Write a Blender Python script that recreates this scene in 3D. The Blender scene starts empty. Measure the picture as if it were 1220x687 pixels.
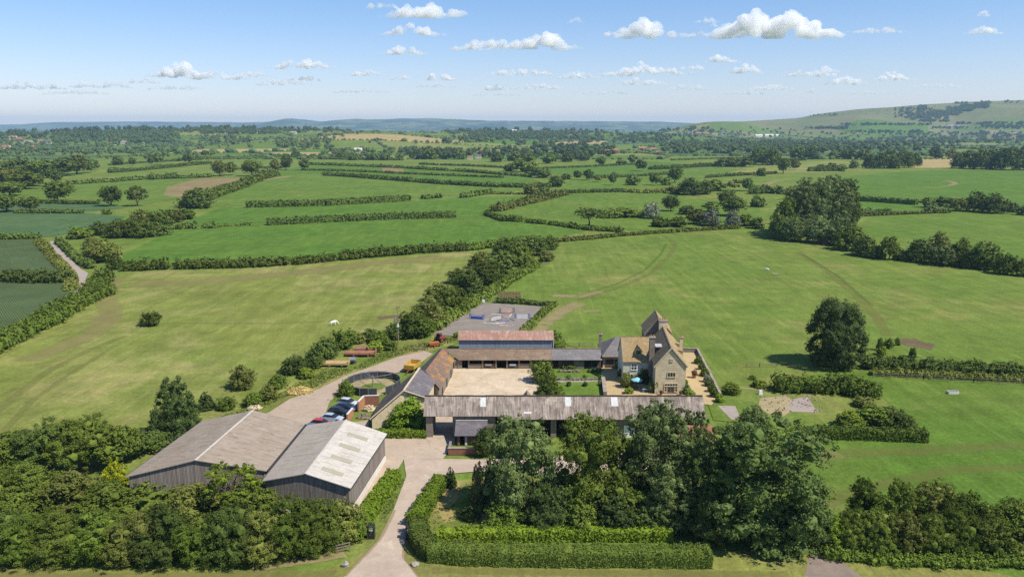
import bpy, math, random
import numpy as np
from mathutils import Vector, Matrix

R = math.radians
scene = bpy.context.scene
COL = scene.collection

# ------------------------------------------------------------------ camera, sky, sun, exposure
CAM_H, F_PX, CX, CY, HORIZON = 55.0, 939.0, 610.0, 343.5, 151.0
PITCH = math.atan((CY - HORIZON) / F_PX)
cam_data = bpy.data.cameras.new("camera")
cam = bpy.data.objects.new("camera", cam_data)
COL.objects.link(cam)
cam.location = (0, 0, CAM_H)
cam.rotation_euler = (math.pi / 2 - PITCH, 0, 0)
cam_data.sensor_width = 36.0
cam_data.lens = F_PX / 1220.0 * 36.0
cam_data.clip_start = 1.0
cam_data.clip_end = 90000.0
scene.camera = cam

SUN_EL, SUN_AZ = 52.0, 116.0          # azimuth clockwise from +Y
sun_data = bpy.data.lights.new("sun", 'SUN')
sun_data.energy = 4.6
sun_data.angle = R(0.53)
sun_data.color = (1.0, 0.955, 0.87)
sun = bpy.data.objects.new("sun", sun_data)
COL.objects.link(sun)
sdir = Vector((math.sin(R(SUN_AZ)) * math.cos(R(SUN_EL)), math.cos(R(SUN_AZ)) * math.cos(R(SUN_EL)), math.sin(R(SUN_EL))))
sun.rotation_euler = sdir.to_track_quat('Z', 'Y').to_euler()

world = bpy.data.worlds.new("World")
scene.world = world
world.use_nodes = True
wn, wl = world.node_tree.nodes, world.node_tree.links
wn.clear()
w_out = wn.new('ShaderNodeOutputWorld'); w_bg = wn.new('ShaderNodeBackground'); w_sky = wn.new('ShaderNodeTexSky')
w_sky.sky_type = 'NISHITA'; w_sky.sun_disc = False
w_sky.sun_elevation = R(SUN_EL); w_sky.sun_rotation = R(SUN_AZ)
w_sky.altitude = 100; w_sky.air_density = 1.0; w_sky.dust_density = 0.25; w_sky.ozone_density = 1.6
w_bg.inputs['Strength'].default_value = 0.106
w_tint = wn.new('ShaderNodeMix'); w_tint.data_type = 'RGBA'; w_tint.blend_type = 'MULTIPLY'; w_tint.inputs[0].default_value = 1.0
w_geo = wn.new('ShaderNodeTexCoord'); w_sep = wn.new('ShaderNodeSeparateXYZ'); w_rng = wn.new('ShaderNodeMapRange'); w_col = wn.new('ShaderNodeMix'); w_col.data_type = 'RGBA'
wl.new(w_geo.outputs['Generated'], w_sep.inputs[0]); wl.new(w_sep.outputs[2], w_rng.inputs[0]); w_rng.inputs[1].default_value = 0.0; w_rng.inputs[2].default_value = 0.17
w_col.inputs[6].default_value = (0.92, 0.86, 1.04, 1); w_col.inputs[7].default_value = (0.62, 0.79, 1.02, 1)   # milky near the horizon, deeper blue above
wl.new(w_rng.outputs[0], w_col.inputs[0]); wl.new(w_col.outputs[2], w_tint.inputs[7])
wl.new(w_sky.outputs[0], w_tint.inputs[6]); wl.new(w_tint.outputs[2], w_bg.inputs[0]); wl.new(w_bg.outputs[0], w_out.inputs[0])

scene.view_settings.view_transform = 'Standard'
scene.view_settings.look = 'None'
scene.view_settings.exposure = 0.45
scene.view_settings.gamma = 1.0
scene.view_settings.use_curve_mapping = False
scene.render.engine = 'CYCLES'
cy = scene.cycles
cy.max_bounces = 10; cy.diffuse_bounces = 3; cy.glossy_bounces = 2; cy.transmission_bounces = 3
cy.volume_bounces = 8; cy.transparent_max_bounces = 12
cy.use_denoising = False
try:
    cy.denoiser = 'OPENIMAGEDENOISE'; cy.denoising_input_passes = 'RGB_ALBEDO_NORMAL'
except Exception:
    pass
cy.sample_clamp_indirect = 4.0

# ------------------------------------------------------------------ surveying helpers
_c, _s = math.cos(PITCH), math.sin(PITCH)

def ray(px, py):
    u = (px - CX) / F_PX; v = (CY - py) / F_PX
    return (u, _c + v * _s, -_s + v * _c)

def G(px, py, z=0.0):                       # the point of a sight line at height z
    d = ray(px, py); t = (z - CAM_H) / d[2]
    return Vector((d[0] * t, d[1] * t, z))

def D(px, py, y):                           # the point of a sight line at distance y
    d = ray(px, py); t = y / d[1]
    return Vector((d[0] * t, y, CAM_H + d[2] * t))

def fwd(p):
    return p[1] * _c - (p[2] - CAM_H) * _s

# ------------------------------------------------------------------ object helpers
def tag(o, label=None, cat=None, group=None, kind=None):
    if label: o['label'] = label
    if cat: o['category'] = cat
    if group: o['group'] = group
    if kind: o['kind'] = kind
    return o

def thing(name, label, cat, loc=(0, 0, 0), rz=0.0, group=None):
    o = bpy.data.objects.new(name, None)
    o.empty_display_size = 0.3
    COL.objects.link(o)
    o.location = loc; o.rotation_euler = (0, 0, rz)
    return tag(o, label, cat, group)

def origin_of(o):
    v = Vector((0, 0, 0))
    while o is not None:
        v += o.location; o = o.parent
    return v

def mesh_obj(name, me, parent=None):
    o = bpy.data.objects.new(name, me)
    COL.objects.link(o)
    if parent is not None: o.parent = parent
    return o

def copy_tree(o, parent=None):
    c = o.copy(); COL.objects.link(c)
    if parent is not None: c.parent = parent
    for ch in list(o.children): copy_tree(ch, c)
    return c

class MB:
    """collects polygons in world metres, with metre UVs, and links them as ONE mesh object"""
    def __init__(self):
        self.v, self.f, self.uv, self.mi, self.M = [], [], [], [], None
    def poly(self, pts, mi=0, uv=None):
        pts = [Vector(p) for p in pts]
        if uv is None:
            e = (pts[1] - pts[0]); L = e.length or 1.0; ex = e / L
            n = Vector((0, 0, 0))
            for i in range(1, len(pts) - 1): n += (pts[i] - pts[0]).cross(pts[i + 1] - pts[0])
            n = n.normalized() if n.length > 1e-9 else Vector((0, 0, 1))
            ey = n.cross(ex)
            uv = [((p - pts[0]).dot(ex), (p - pts[0]).dot(ey)) for p in pts]
        if self.M is not None: pts = [self.M @ p for p in pts]
        k = len(self.v)
        self.v += [tuple(p) for p in pts]; self.f.append(tuple(range(k, k + len(pts))))
        self.uv += uv; self.mi.append(mi)
    def prism(self, bottom, top, mi=0, caps=True):
        n = len(bottom)
        for i in range(n):
            j = (i + 1) % n
            self.poly([bottom[i], bottom[j], top[j], top[i]], mi)
        if caps:
            self.poly(top, mi); self.poly(list(reversed(bottom)), mi)
    def box(self, a, b, mi=0):
        x0, y0, z0 = a; x1, y1, z1 = b
        bt = [(x0, y0, z0), (x1, y0, z0), (x1, y1, z0), (x0, y1, z0)]
        tp = [(x, y, z1) for x, y, _ in bt]
        self.prism(bt, tp, mi)
    def bar(self, p, q, w, h=None, mi=0):     # a beam from p to q
        p, q = Vector(p), Vector(q); h = h or w
        d = (q - p).normalized()
        up = Vector((0, 0, 1)) if abs(d.z) < 0.95 else Vector((1, 0, 0))
        s = d.cross(up).normalized() * w / 2; t = s.cross(d).normalized() * h / 2
        self.prism([p - s - t, p + s - t, p + s + t, p - s + t], [q - s - t, q + s - t, q + s + t, q - s + t], mi)
    def slab(self, e0, e1, r1, r0, t, mi=0):  # roof slope: top surface e0-e1 (eave) r1-r0 (ridge), thickness below
        P = [Vector(p) for p in (e0, e1, r1, r0)]
        n = (P[1] - P[0]).cross(P[3] - P[0]).normalized()
        if n.z < 0: n = -n
        Q = [p - n * t for p in P]
        self.poly(P, mi); self.poly(list(reversed(Q)), mi)
        for i in range(4):
            j = (i + 1) % 4
            self.poly([Q[i], Q[j], P[j], P[i]], mi)
    def cyl(self, p, q, r0, r1=None, n=10, mi=0, caps=True):
        p, q = Vector(p), Vector(q); r1 = r0 if r1 is None else r1
        d = (q - p).normalized(); up = Vector((0, 0, 1)) if abs(d.z) < 0.9 else Vector((1, 0, 0))
        s = d.cross(up).normalized(); t = d.cross(s)
        A = [p + (s * math.cos(2 * math.pi * i / n) + t * math.sin(2 * math.pi * i / n)) * r0 for i in range(n)]
        B = [q + (s * math.cos(2 * math.pi * i / n) + t * math.sin(2 * math.pi * i / n)) * r1 for i in range(n)]
        self.prism(A, B, mi, caps)
    def build(self, name, mats, parent=None, smooth=False):
        off = origin_of(parent) if parent is not None else Vector((0, 0, 0))
        me = bpy.data.meshes.new(name)
        me.from_pydata([(x - off.x, y - off.y, z - off.z) for x, y, z in self.v], [], self.f)
        ul = me.uv_layers.new(name="UVMap")
        ul.data.foreach_set("uv", np.array(self.uv, dtype=np.float32).ravel())
        for m in (mats if isinstance(mats, (list, tuple)) else [mats]): me.materials.append(m)
        me.polygons.foreach_set("material_index", self.mi)
        if smooth: me.polygons.foreach_set("use_smooth", [True] * len(self.f))
        me.update()
        return mesh_obj(name, me, parent)

# ------------------------------------------------------------------ node helpers / materials
class NT:
    def __init__(self, name, rough=0.9, spec=0.2):
        self.m = bpy.data.materials.new(name); self.m.use_nodes = True
        self.n, self.l = self.m.node_tree.nodes, self.m.node_tree.links
        self.b = self.n['Principled BSDF']; self.out = self.n['Material Output']
        self.b.inputs['Roughness'].default_value = rough
        self.b.inputs['Specular IOR Level'].default_value = spec
    def new(self, t, **kw):
        x = self.n.new(t)
        for k, v in kw.items(): setattr(x, k, v)
        return x
    def inp(self, sock, v):
        if hasattr(v, 'is_output') or isinstance(v, bpy.types.NodeSocket): self.l.new(v, sock)
        elif isinstance(v, (tuple, list)) and len(v) == 3 and sock.type == 'RGBA': sock.default_value = (*v, 1)
        else: sock.default_value = v
    def pos(self): return self.new('ShaderNodeNewGeometry').outputs['Position']
    def uvc(self): return self.new('ShaderNodeUVMap').outputs[0]
    def obj(self): return self.new('ShaderNodeTexCoord').outputs['Object']
    def mapv(self, vec, scale=(1, 1, 1), rot=(0, 0, 0)):
        x = self.new('ShaderNodeMapping'); self.l.new(vec, x.inputs[0])
        x.inputs['Scale'].default_value = scale; x.inputs['Rotation'].default_value = rot
        return x.outputs[0]
    def noise(self, vec, scale, detail=3.0, rough=0.55, dist=0.0):
        x = self.new('ShaderNodeTexNoise'); self.l.new(vec, x.inputs['Vector'])
        x.inputs['Scale'].default_value = scale; x.inputs['Detail'].default_value = detail
        x.inputs['Roughness'].default_value = rough; x.inputs['Distortion'].default_value = dist
        return x.outputs['Fac']
    def voro(self, vec, scale, feature='F1', out='Distance'):
        x = self.new('ShaderNodeTexVoronoi', feature=feature); self.l.new(vec, x.inputs['Vector'])
        x.inputs['Scale'].default_value = scale
        return x.outputs[out]
    def wave(self, vec, scale, axis='X', dist=0.0, detail=2.0):
        x = self.new('ShaderNodeTexWave', bands_direction=axis); self.l.new(vec, x.inputs['Vector'])
        x.inputs['Scale'].default_value = scale; x.inputs['Distortion'].default_value = dist
        x.inputs['Detail'].default_value = detail
        return x.outputs['Fac']
    def rng(self, v, a, b, c=0.0, d=1.0, smooth=True):
        x = self.new('ShaderNodeMapRange'); x.clamp = True
        if smooth: x.interpolation_type = 'SMOOTHSTEP'
        self.inp(x.inputs[0], v)
        for i, q in zip((1, 2, 3, 4), (a, b, c, d)): self.inp(x.inputs[i], q)
        return x.outputs[0]
    def mix(self, f, a, b, mode='MIX'):
        x = self.new('ShaderNodeMix', data_type='RGBA', blend_type=mode)
        self.inp(x.inputs[0], f); self.inp(x.inputs[6], a); self.inp(x.inputs[7], b)
        return x.outputs[2]
    def math(self, op, a, b=0.0):
        x = self.new('ShaderNodeMath', operation=op); self.inp(x.inputs[0], a); self.inp(x.inputs[1], b)
        return x.outputs[0]
    def brick(self, vec, c1, c2, cm, scale=1.0, w=0.3, h=0.1, mortar=0.01, bias=0.0):
        x = self.new('ShaderNodeTexBrick'); self.l.new(vec, x.inputs['Vector'])
        self.inp(x.inputs['Color1'], c1); self.inp(x.inputs['Color2'], c2); self.inp(x.inputs['Mortar'], cm)
        x.inputs['Scale'].default_value = scale; x.inputs['Brick Width'].default_value = w
        x.inputs['Row Height'].default_value = h; x.inputs['Mortar Size'].default_value = mortar
        x.inputs['Bias'].default_value = bias
        return x.outputs['Color'], x.outputs['Fac']
    def shade(self, col, lo, hi, fac):        # multiply a colour by a value lo..hi
        g = self.rng(fac, 0.25, 0.75, lo, hi, False)
        return self.mix(1.0, col, self.comb(g), 'MULTIPLY')
    def comb(self, g):
        x = self.new('ShaderNodeCombineColor')
        for i in range(3): self.l.new(g, x.inputs[i])
        return x.outputs[0]
    def color(self, c): self.inp(self.b.inputs['Base Color'], c); return self
    def bump(self, h, strength=0.4, dist=0.05):
        x = self.new('ShaderNodeBump'); self.inp(x.inputs['Height'], h)
        x.inputs['Strength'].default_value = strength; x.inputs['Distance'].default_value = dist
        self.l.new(x.outputs[0], self.b.inputs['Normal']); return self
    def alpha(self, a): self.inp(self.b.inputs['Alpha'], a); return self

def flat(name, col, rough=0.6, spec=0.3, metal=0.0, var=0.12, scale=1.5):
    t = NT(name, rough, spec); n = t.noise(t.obj(), scale, 4)
    t.color(t.shade(col, 1 - var, 1 + var, n)); t.b.inputs['Metallic'].default_value = metal
    return t.m

def grass(name, a, b, dry=None, dry_amt=0.0, streak=None, streak_amt=0.0, streak_w=2.2, big=0.02):
    """pasture: two greens in drifts, dry patches, mowing or grazing streaks, fine mottling"""
    t = NT(name, 1.0, 0.05); p = t.pos()
    n1 = t.noise(p, big, 4, 0.6, 0.4); n2 = t.noise(p, 0.16, 4, 0.65); n3 = t.noise(p, 1.3, 3, 0.7)
    c = t.mix(t.rng(n1, 0.35, 0.65), a, b)
    if dry is not None:
        m = t.math('ADD', t.math('MULTIPLY', n1, 0.55), t.math('MULTIPLY', t.noise(p, 0.05, 6, 0.7, 1.2), 0.45))
        c = t.mix(t.rng(m, 0.62 - dry_amt * 0.3, 0.72), c, dry)
    if streak is not None:
        sv = t.mapv(p, (1.0 / streak_w, 1.0 / 34.0, 1.0), (0, 0, streak))
        sn = t.noise(sv, 1.0, 5, 0.65, .5)
        c = t.shade(c, 1 - streak_amt, 1 + streak_amt, sn)
        if dry is not None:
            c = t.mix(t.rng(sn, 0.55, 0.75, 0, 0.5 * dry_amt + 0.12), c, dry)
    c = t.shade(c, 0.78, 1.22, n2); c = t.shade(c, 0.74, 1.26, n3); c = t.shade(c, .88, 1.12, t.noise(p, .035, 3, .6, .8))
    t.color(c)
    t.bump(t.math('ADD', n3, t.math('MULTIPLY', n2, 2.0)), 0.5, 0.25)
    return t.m

M = {}
M['pasture'] = grass('pasture_grass', (.110, .162, .027), (.136, .172, .034), (.225, .20, .066), 0.40, R(35), .18)
M['meadow'] = grass('meadow_grass', (.166, .184, .040), (.134, .172, .033), (.30, .25, .098), 0.60, R(-42), .20, 3.6)
M['mown'] = grass('mown_verge_grass', (.180, .178, .047), (.150, .166, .037), (.27, .22, .095), 0.45, R(88), .18, 1.2, .06)
M['lush'] = grass('lush_grass', (.076, .143, .020), (.090, .151, .023), (.12, .16, .03), 0.2, R(80), .18, 4.0)
M['lush2'] = grass('lush_grass_light', (.094, .152, .023), (.110, .160, .027), (.15, .17, .04), 0.3, R(70), .18, 4.0)
M['paddock'] = grass('paddock_grass', (.080, .142, .020), (.102, .152, .025), (.185, .175, .058), 0.22, R(85), .18, 3.0, .03)
M['rough'] = grass('rough_grass', (.120, .158, .029), (.165, .165, .043), (.31, .235, .105), 0.55, None, 0, 2, .08)
M['lawn'] = grass('lawn_grass', (.095, .155, .022), (.108, .16, .025), None, 0, R(90), .10, 1.0)
M['brown_field'] = grass('bare_field', (.22, .155, .08), (.165, .16, .052), (.28, .17, .105), .5, R(80), .12, 5)
M['stubble'] = grass('ripe_field', (.33, .25, .10), (.30, .235, .10), None, 0, R(80), .1, 5)
M['blue_crop'] = grass('blue_green_crop', (.062, .112, .042), (.076, .120, .045), None, 0, R(60), .1, 4)
M['far_land'] = grass('far_farmland', (.075, .11, .03), (.13, .14, .045), (.16, .15, .06), .4, None, 0, 5, .004)

def crop_rows(name, ang, w):
    t = NT(name, 1.0, 0.05); p = t.pos()
    wv = t.wave(t.mapv(p, (1, 1, 1), (0, 0, ang)), 1.0 / w, 'X', 1.2, 2)
    n = t.noise(p, 0.08, 4); n3 = t.noise(p, 1.0, 3)
    c = t.mix(t.rng(wv, .25, .8), (.105, .11, .05), (.062, .125, .040))
    c = t.shade(c, .82, 1.18, n); c = t.shade(c, .85, 1.15, n3)
    t.color(c).bump(wv, .7, .4); return t.m
M['maize'] = crop_rows('maize_rows', R(8), 1.9)
M['maize2'] = crop_rows('maize_rows_oblique', R(-38), 2.0)

def gravel(name, a, b, fine=6.0, stain=None, sharp=.1):
    t = NT(name, .95, .15); p = t.pos()
    c = t.mix(t.rng(t.noise(p, .22, 5, .65, .5), .3, .7), a, b)
    c = t.shade(c, .82, 1.16, t.noise(p, fine, 3, .8)); c = t.shade(c, .92, 1.08, t.noise(p, 1.1, 4))
    if stain: c = t.mix(t.rng(t.noise(p, .35, 5, .6, 1.0), .56, .70, 0, .75), c, stain)
    t.color(c).bump(t.noise(p, fine, 3, .8), .4, .05); return t.m
M['gravel'] = gravel('gravel', (.44, .345, .262), (.37, .285, .215), 5, (.52, .425, .32))
M['concrete'] = gravel('yard_concrete', (.44, .345, .255), (.385, .30, .215), 3, (.31, .24, .17))
M['track'] = gravel('farm_track', (.40, .305, .225), (.345, .262, .19), 4, (.30, .24, .15))
M['yard_sand'] = gravel('yard_sand', (.56, .455, .32), (.44, .34, .22), 2, (.34, .25, .15))
M['terrace'] = gravel('terrace_gravel', (.44, .325, .165), (.40, .30, .155), 5, (.36, .27, .14))
M['arena'] = gravel('arena_surface', (.195, .165, .138), (.23, .195, .16), 3, (.29, .24, .19))
M['slab'] = gravel('old_slab', (.33, .27, .225), (.28, .23, .19), 3, (.14, .13, .06))
M['pale_dirt'] = gravel('pale_dirt', (.36, .28, .15), (.28, .23, .11), 3, (.14, .14, .045))
M['soil'] = gravel('reddish_soil', (.135, .095, .062), (.16, .11, .07), 2, (.10, .10, .03))
M['lane'] = gravel('lane_surface', (.34, .28, .235), (.31, .255, .21), 2)
M['drive_old'] = gravel('worn_tarmac', (.19, .148, .118), (.24, .185, .145), 4, (.29, .225, .165))
M['straw_ground'] = gravel('dry_straw', (.33, .24, .09), (.24, .19, .07), 3, (.13, .15, .03))

def faded(name, col, col2, amount=.8, seed=0.0):
    """worn ground whose edge thins out into the grass (UV: v across, 0..1)"""
    t = NT(name, 1, .05); p = t.pos()
    n = t.noise(p, .45, 5, .7, .6); n2 = t.noise(p, 2.2, 3, .7)
    t.color(t.shade(t.mix(t.rng(t.noise(p, .2, 4), .35, .65), col, col2), .82, 1.18, n2))
    sep = t.new('ShaderNodeSeparateXYZ'); t.l.new(t.uvc(), sep.inputs[0])
    d = t.math('MULTIPLY', t.math('MULTIPLY', sep.outputs[1], t.math('SUBTRACT', 1.0, sep.outputs[1])), 4.0)
    d = t.math('ADD', d, t.math('MULTIPLY', t.math('SUBTRACT', n, .5), 1.7))
    t.alpha(t.math('MULTIPLY', t.rng(d, .22, .75), amount)); return t.m
M['worn_grass'] = faded('worn_grass', (.175, .175, .05), (.20, .18, .06), .30)
M['worn_dirt'] = faded('worn_dirt', (.33, .26, .13), (.27, .22, .10), .66)
M['worn_soil'] = faded('worn_soil', (.14, .10, .06), (.17, .12, .07), .8)
M['dark_tread'] = faded('wheel_tread', (.085, .125, .022), (.09, .13, .024), .25)
M['dry_patch'] = faded('dry_patch', (.29, .235, .10), (.25, .215, .085), .42)

# --- building surfaces (UV metres)
def sheet_roof(name, a, b, streak=.35, pitch=.15, stain=None, lichen=None, rows=1.6):
    t = NT(name, .85, .2); u = t.uvc()
    big = t.noise(u, .25, 5, .65, .5); st = t.noise(t.mapv(u, (2.2, .22, 1)), 1.0, 4, .7)
    c = t.mix(t.rng(big, .3, .7), a, b); c = t.shade(c, 1 - streak, 1 + streak * .7, st)
    if streak > .5: c = t.mix(t.rng(t.noise(t.mapv(u, (3.6, .30, 1)), 1.0, 3, .7), .47, .62, 0, .8), c, tuple(q * .42 for q in b))
    if stain: c = t.mix(t.rng(t.noise(t.mapv(u, (1.3, .5, 1)), .8, 5, .7), .5, .66, 0, .85), c, stain)
    if lichen: c = t.mix(t.rng(t.noise(u, .33, 5, .65, .4), .5, .66, 0, .8), c, lichen)
    wv = t.wave(u, 1.0 / pitch / 6.28 * 3.14, 'X')
    jl, jf = t.brick(t.mapv(u, (1, 1, 1)), (1, 1, 1), (.93, .93, .93), (.80, .80, .80), 1.0, 1.05, rows, .03)
    c = t.mix(1.0, c, jl, 'MULTIPLY')
    t.color(c).bump(wv, .5, .06); return t.m
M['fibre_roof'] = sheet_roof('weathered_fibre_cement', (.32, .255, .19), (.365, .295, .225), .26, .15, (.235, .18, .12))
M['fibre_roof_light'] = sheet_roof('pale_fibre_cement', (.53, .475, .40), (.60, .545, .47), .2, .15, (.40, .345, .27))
M['fibre_roof_shaded'] = sheet_roof('shaded_fibre_cement', (.38, .32, .26), (.42, .36, .295), .2, .15, (.30, .25, .185))  # smaller barn's left slope, with its shade put into the colour
M['old_roof'] = sheet_roof('streaky_old_sheet_roof', (.36, .295, .24), (.27, .215, .175), .6, .3, (.46, .38, .30), (.15, .12, .095), 1.5)
M['rust_roof'] = sheet_roof('rusty_sheet_roof', (.33, .17, .115), (.40, .245, .185), .3, .15, (.46, .34, .285))
M['blue_sheet'] = sheet_roof('blue_grey_sheet', (.25, .28, .35), (.31, .335, .39), .3, .2, None, None, 9)
M['pale_sheet'] = sheet_roof('pale_rooflight_sheet', (.66, .64, .58), (.60, .58, .52), .08)
M['moss_sheet'] = sheet_roof('mossy_rooflight_sheet', (.37, .335, .24), (.41, .37, .275), .12)

def tiles(name, a, b, mortar, w=.28, h=.16, lichen=None, lich2=None, amt=.8):
    t = NT(name, .9, .15); u = t.uvc()
    c, f = t.brick(u, a, b, mortar, 1, w, h, .014)
    c = t.shade(c, .75, 1.25, t.noise(u, 2.3, 4, .7)); c = t.shade(c, .8, 1.2, t.noise(u, .35, 4, .6))
    if lichen: c = t.mix(t.rng(t.noise(u, .28, 5, .7, .6), .47, .62, 0, amt), c, lichen)
    if lich2: c = t.mix(t.rng(t.noise(t.mapv(u, (1, 1, 1), (0, 0, 1)), .5, 5, .7), .55, .7, 0, .7), c, lich2)
    t.color(c).bump(t.math('SUBTRACT', 1.0, f), .6, .03); return t.m
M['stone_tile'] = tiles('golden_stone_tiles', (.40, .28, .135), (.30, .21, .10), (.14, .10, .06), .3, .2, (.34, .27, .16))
M['stone_tile_dark'] = tiles('brown_and_shaded_stone_tiles', (.30, .225, .14), (.235, .178, .113), (.10, .08, .055), .3, .2, (.22, .18, .11))  # brown tiles; on the house's left slopes the tone stands for shade
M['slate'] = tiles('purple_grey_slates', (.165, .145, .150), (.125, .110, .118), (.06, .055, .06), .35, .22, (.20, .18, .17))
M['shaded_slate'] = tiles('shade_darkened_slates', (.115, .095, .085), (.09, .075, .068), (.045, .04, .036), .35, .22, (.14, .115, .085))  # for slopes turned from the sun: their shade is in the colour
M['slate_grey'] = tiles('blue_grey_slates', (.20, .185, .18), (.17, .155, .155), (.10, .09, .09), .35, .22, (.235, .215, .195))
M['clay_tile'] = tiles('lichened_clay_tiles', (.245, .165, .11), (.19, .13, .09), (.09, .06, .04), .25, .18, (.27, .20, .13), (.17, .14, .12))
M['orange_tile'] = tiles('orange_lichen_tiles', (.22, .15, .11), (.17, .12, .095), (.08, .06, .045), .25, .18, (.37, .185, .055), None, .95)
M['red_tile'] = tiles('red_clay_tiles', (.36, .17, .10), (.30, .14, .085), (.12, .06, .04), .25, .18, (.36, .24, .16))

def masonry(name, a, b, mortar, w, h, m=.012, rnd=.2, ivy=None):
    t = NT(name, .95, .15); u = t.uvc()
    c, f = t.brick(u, a, b, mortar, 1, w, h, m)
    c = t.shade(c, 1 - rnd, 1 + rnd, t.noise(u, 1.6, 5, .7)); c = t.shade(c, .85, 1.15, t.noise(u, .3, 4))
    t.color(c).bump(t.math('SUBTRACT', 1.0, f), .5, .03); return t.m
M['stone'] = masonry('coursed_limestone', (.60, .49, .32), (.52, .42, .275), (.45, .365, .24), .5, .2)
M['stone_grey'] = masonry('grey_rubble_stone', (.27, .225, .175), (.20, .168, .135), (.16, .135, .11), .45, .18)
M['brick'] = masonry('red_brick', (.36, .135, .075), (.27, .105, .065), (.24, .17, .13), .225, .075)
M['orange_brick'] = masonry('orange_brick', (.52, .225, .11), (.43, .18, .09), (.33, .2, .13), .225, .075)
M['render'] = flat('cream_render', (.58, .53, .42), .9, .1, 0, .1, 1.2)
M['skylight'] = flat('clouded_skylight', (.52, .51, .48), .5, .3, 0, .22, 3)
M['white'] = flat('white_paint', (.78, .77, .73), .5, .3, 0, .06)
M['pale_concrete'] = flat('pale_concrete', (.60, .56, .49), .9, .1, 0, .12, 1.0)

def boards(name, a, b, w=.16, gap=.5):
    t = NT(name, .9, .15); u = t.uvc()
    x = t.new('ShaderNodeTexBrick'); t.l.new(t.mapv(u, (1, 1, 1), (0, 0, math.pi / 2)), x.inputs['Vector'])
    t.inp(x.inputs['Color1'], a); t.inp(x.inputs['Color2'], b); t.inp(x.inputs['Mortar'], tuple(q * (1 - gap) for q in b))
    x.inputs['Scale'].default_value = 1; x.inputs['Brick Width'].default_value = 7.0
    x.inputs['Row Height'].default_value = w; x.inputs['Mortar Size'].default_value = .022
    c = t.shade(x.outputs['Color'], .62, 1.42, t.noise(t.mapv(u, (3.2, .12, 1)), 1.0, 4, .75))
    t.color(c).bump(t.math('SUBTRACT', 1.0, x.outputs['Fac']), .7, .04); return t.m
M['boards'] = boards('weathered_grey_boards', (.30, .25, .21), (.19, .155, .13), .2, .7)
M['brown_boards'] = boards('brown_boards', (.16, .105, .065), (.12, .08, .05), .18, .6)
M['dark'] = flat('painted_interior_shade', (.018, .016, .014), .9, .05)  # near-black panels that stand in for the shade inside openings
M['glass'] = flat('window_glass', (.02, .024, .028), .08, .6, 0, .2)
M['timber'] = flat('grey_timber', (.22, .18, .13), .9, .1, 0, .25, 3)
M['dark_timber'] = flat('dark_timber', (.07, .055, .042), .9, .1, 0, .25, 3)
M['steel'] = flat('galvanised_steel', (.36, .37, .38), .45, .5, .6, .1, 2)
M['dark_sheet'] = flat('dark_rubber_sheet', (.045, .047, .052), .7, .3, 0, .2, 1)
M['rust'] = flat('rusty_steel', (.30, .125, .07), .85, .2, 0, .4, 1.0)
M['rust_dull'] = flat('dull_rust_steel', (.25, .125, .085), .85, .2, 0, .35, 1.0)
M['buff'] = flat('buff_boards', (.42, .28, .13), .9, .1, 0, .25, 1.2)
M['yellow'] = flat('yellow_paint', (.46, .29, .05), .5, .4, 0, .2, 1.5)
M['orange'] = flat('orange_paint', (.45, .14, .04), .45, .4, 0, .2, 1.5)
M['red_paint'] = flat('red_paint', (.30, .06, .045), .4, .4, 0, .12, 2)
M['blue_paint'] = flat('blue_paint', (.03, .10, .42), .45, .4, 0, .1, 2)
M['green_paint'] = flat('green_paint', (.02, .09, .06), .5, .4, 0, .1, 2)
M['pink_paint'] = flat('pink_paint', (.60, .28, .24), .5, .4, 0, .1, 2)
M['teal_cloth'] = flat('teal_cloth', (.23, .50, .55), .9, .1, 0, .06, 2)
M['pale_cloth'] = flat('pale_cloth', (.62, .64, .66), .9, .1, 0, .06, 2)
M['rubber'] = flat('black_rubber', (.02, .02, .02), .85, .2)
M['black'] = flat('black_board', (.022, .022, .024), .6, .3)
M['terracotta'] = flat('terracotta', (.30, .15, .09), .8, .2)
M['rock'] = flat('pale_rock', (.30, .26, .22), .95, .1, 0, .45, 4)
M['log'] = flat('split_logs', (.50, .40, .26), .9, .1, 0, .4, 3)
M['straw'] = flat('straw_heap', (.40, .30, .11), 1, .05, 0, .4, 1.2)
M['lead'] = flat('lead_sheet', (.42, .42, .43), .6, .3, 0, .1, 2)
M['fleece'] = flat('white_fleece', (.72, .70, .64), .95, .1, 0, .1, 4)
M['bark'] = flat('bark', (.095, .075, .058), .95, .1, 0, .4, 5)
M['bark_pale'] = flat('pale_bark', (.20, .17, .14), .95, .1, 0, .4, 5)

def car_paint(name, col):
    t = NT(name, .28, .5); t.b.inputs['Coat Weight'].default_value = .6; t.b.inputs['Coat Roughness'].default_value = .08
    t.color(t.shade(col, .93, 1.07, t.noise(t.obj(), 2.0, 3))); return t.m
for k, c in dict(car_silver=(.52, .53, .54), car_navy=(.02, .03, .065), car_black=(.015, .019, .03), car_blue=(.36, .43, .50),
                 car_red=(.45, .015, .02), car_slate=(.07, .10, .15)).items():
    M[k] = car_paint(k.replace('car_', '') + '_car_paint', c)

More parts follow.
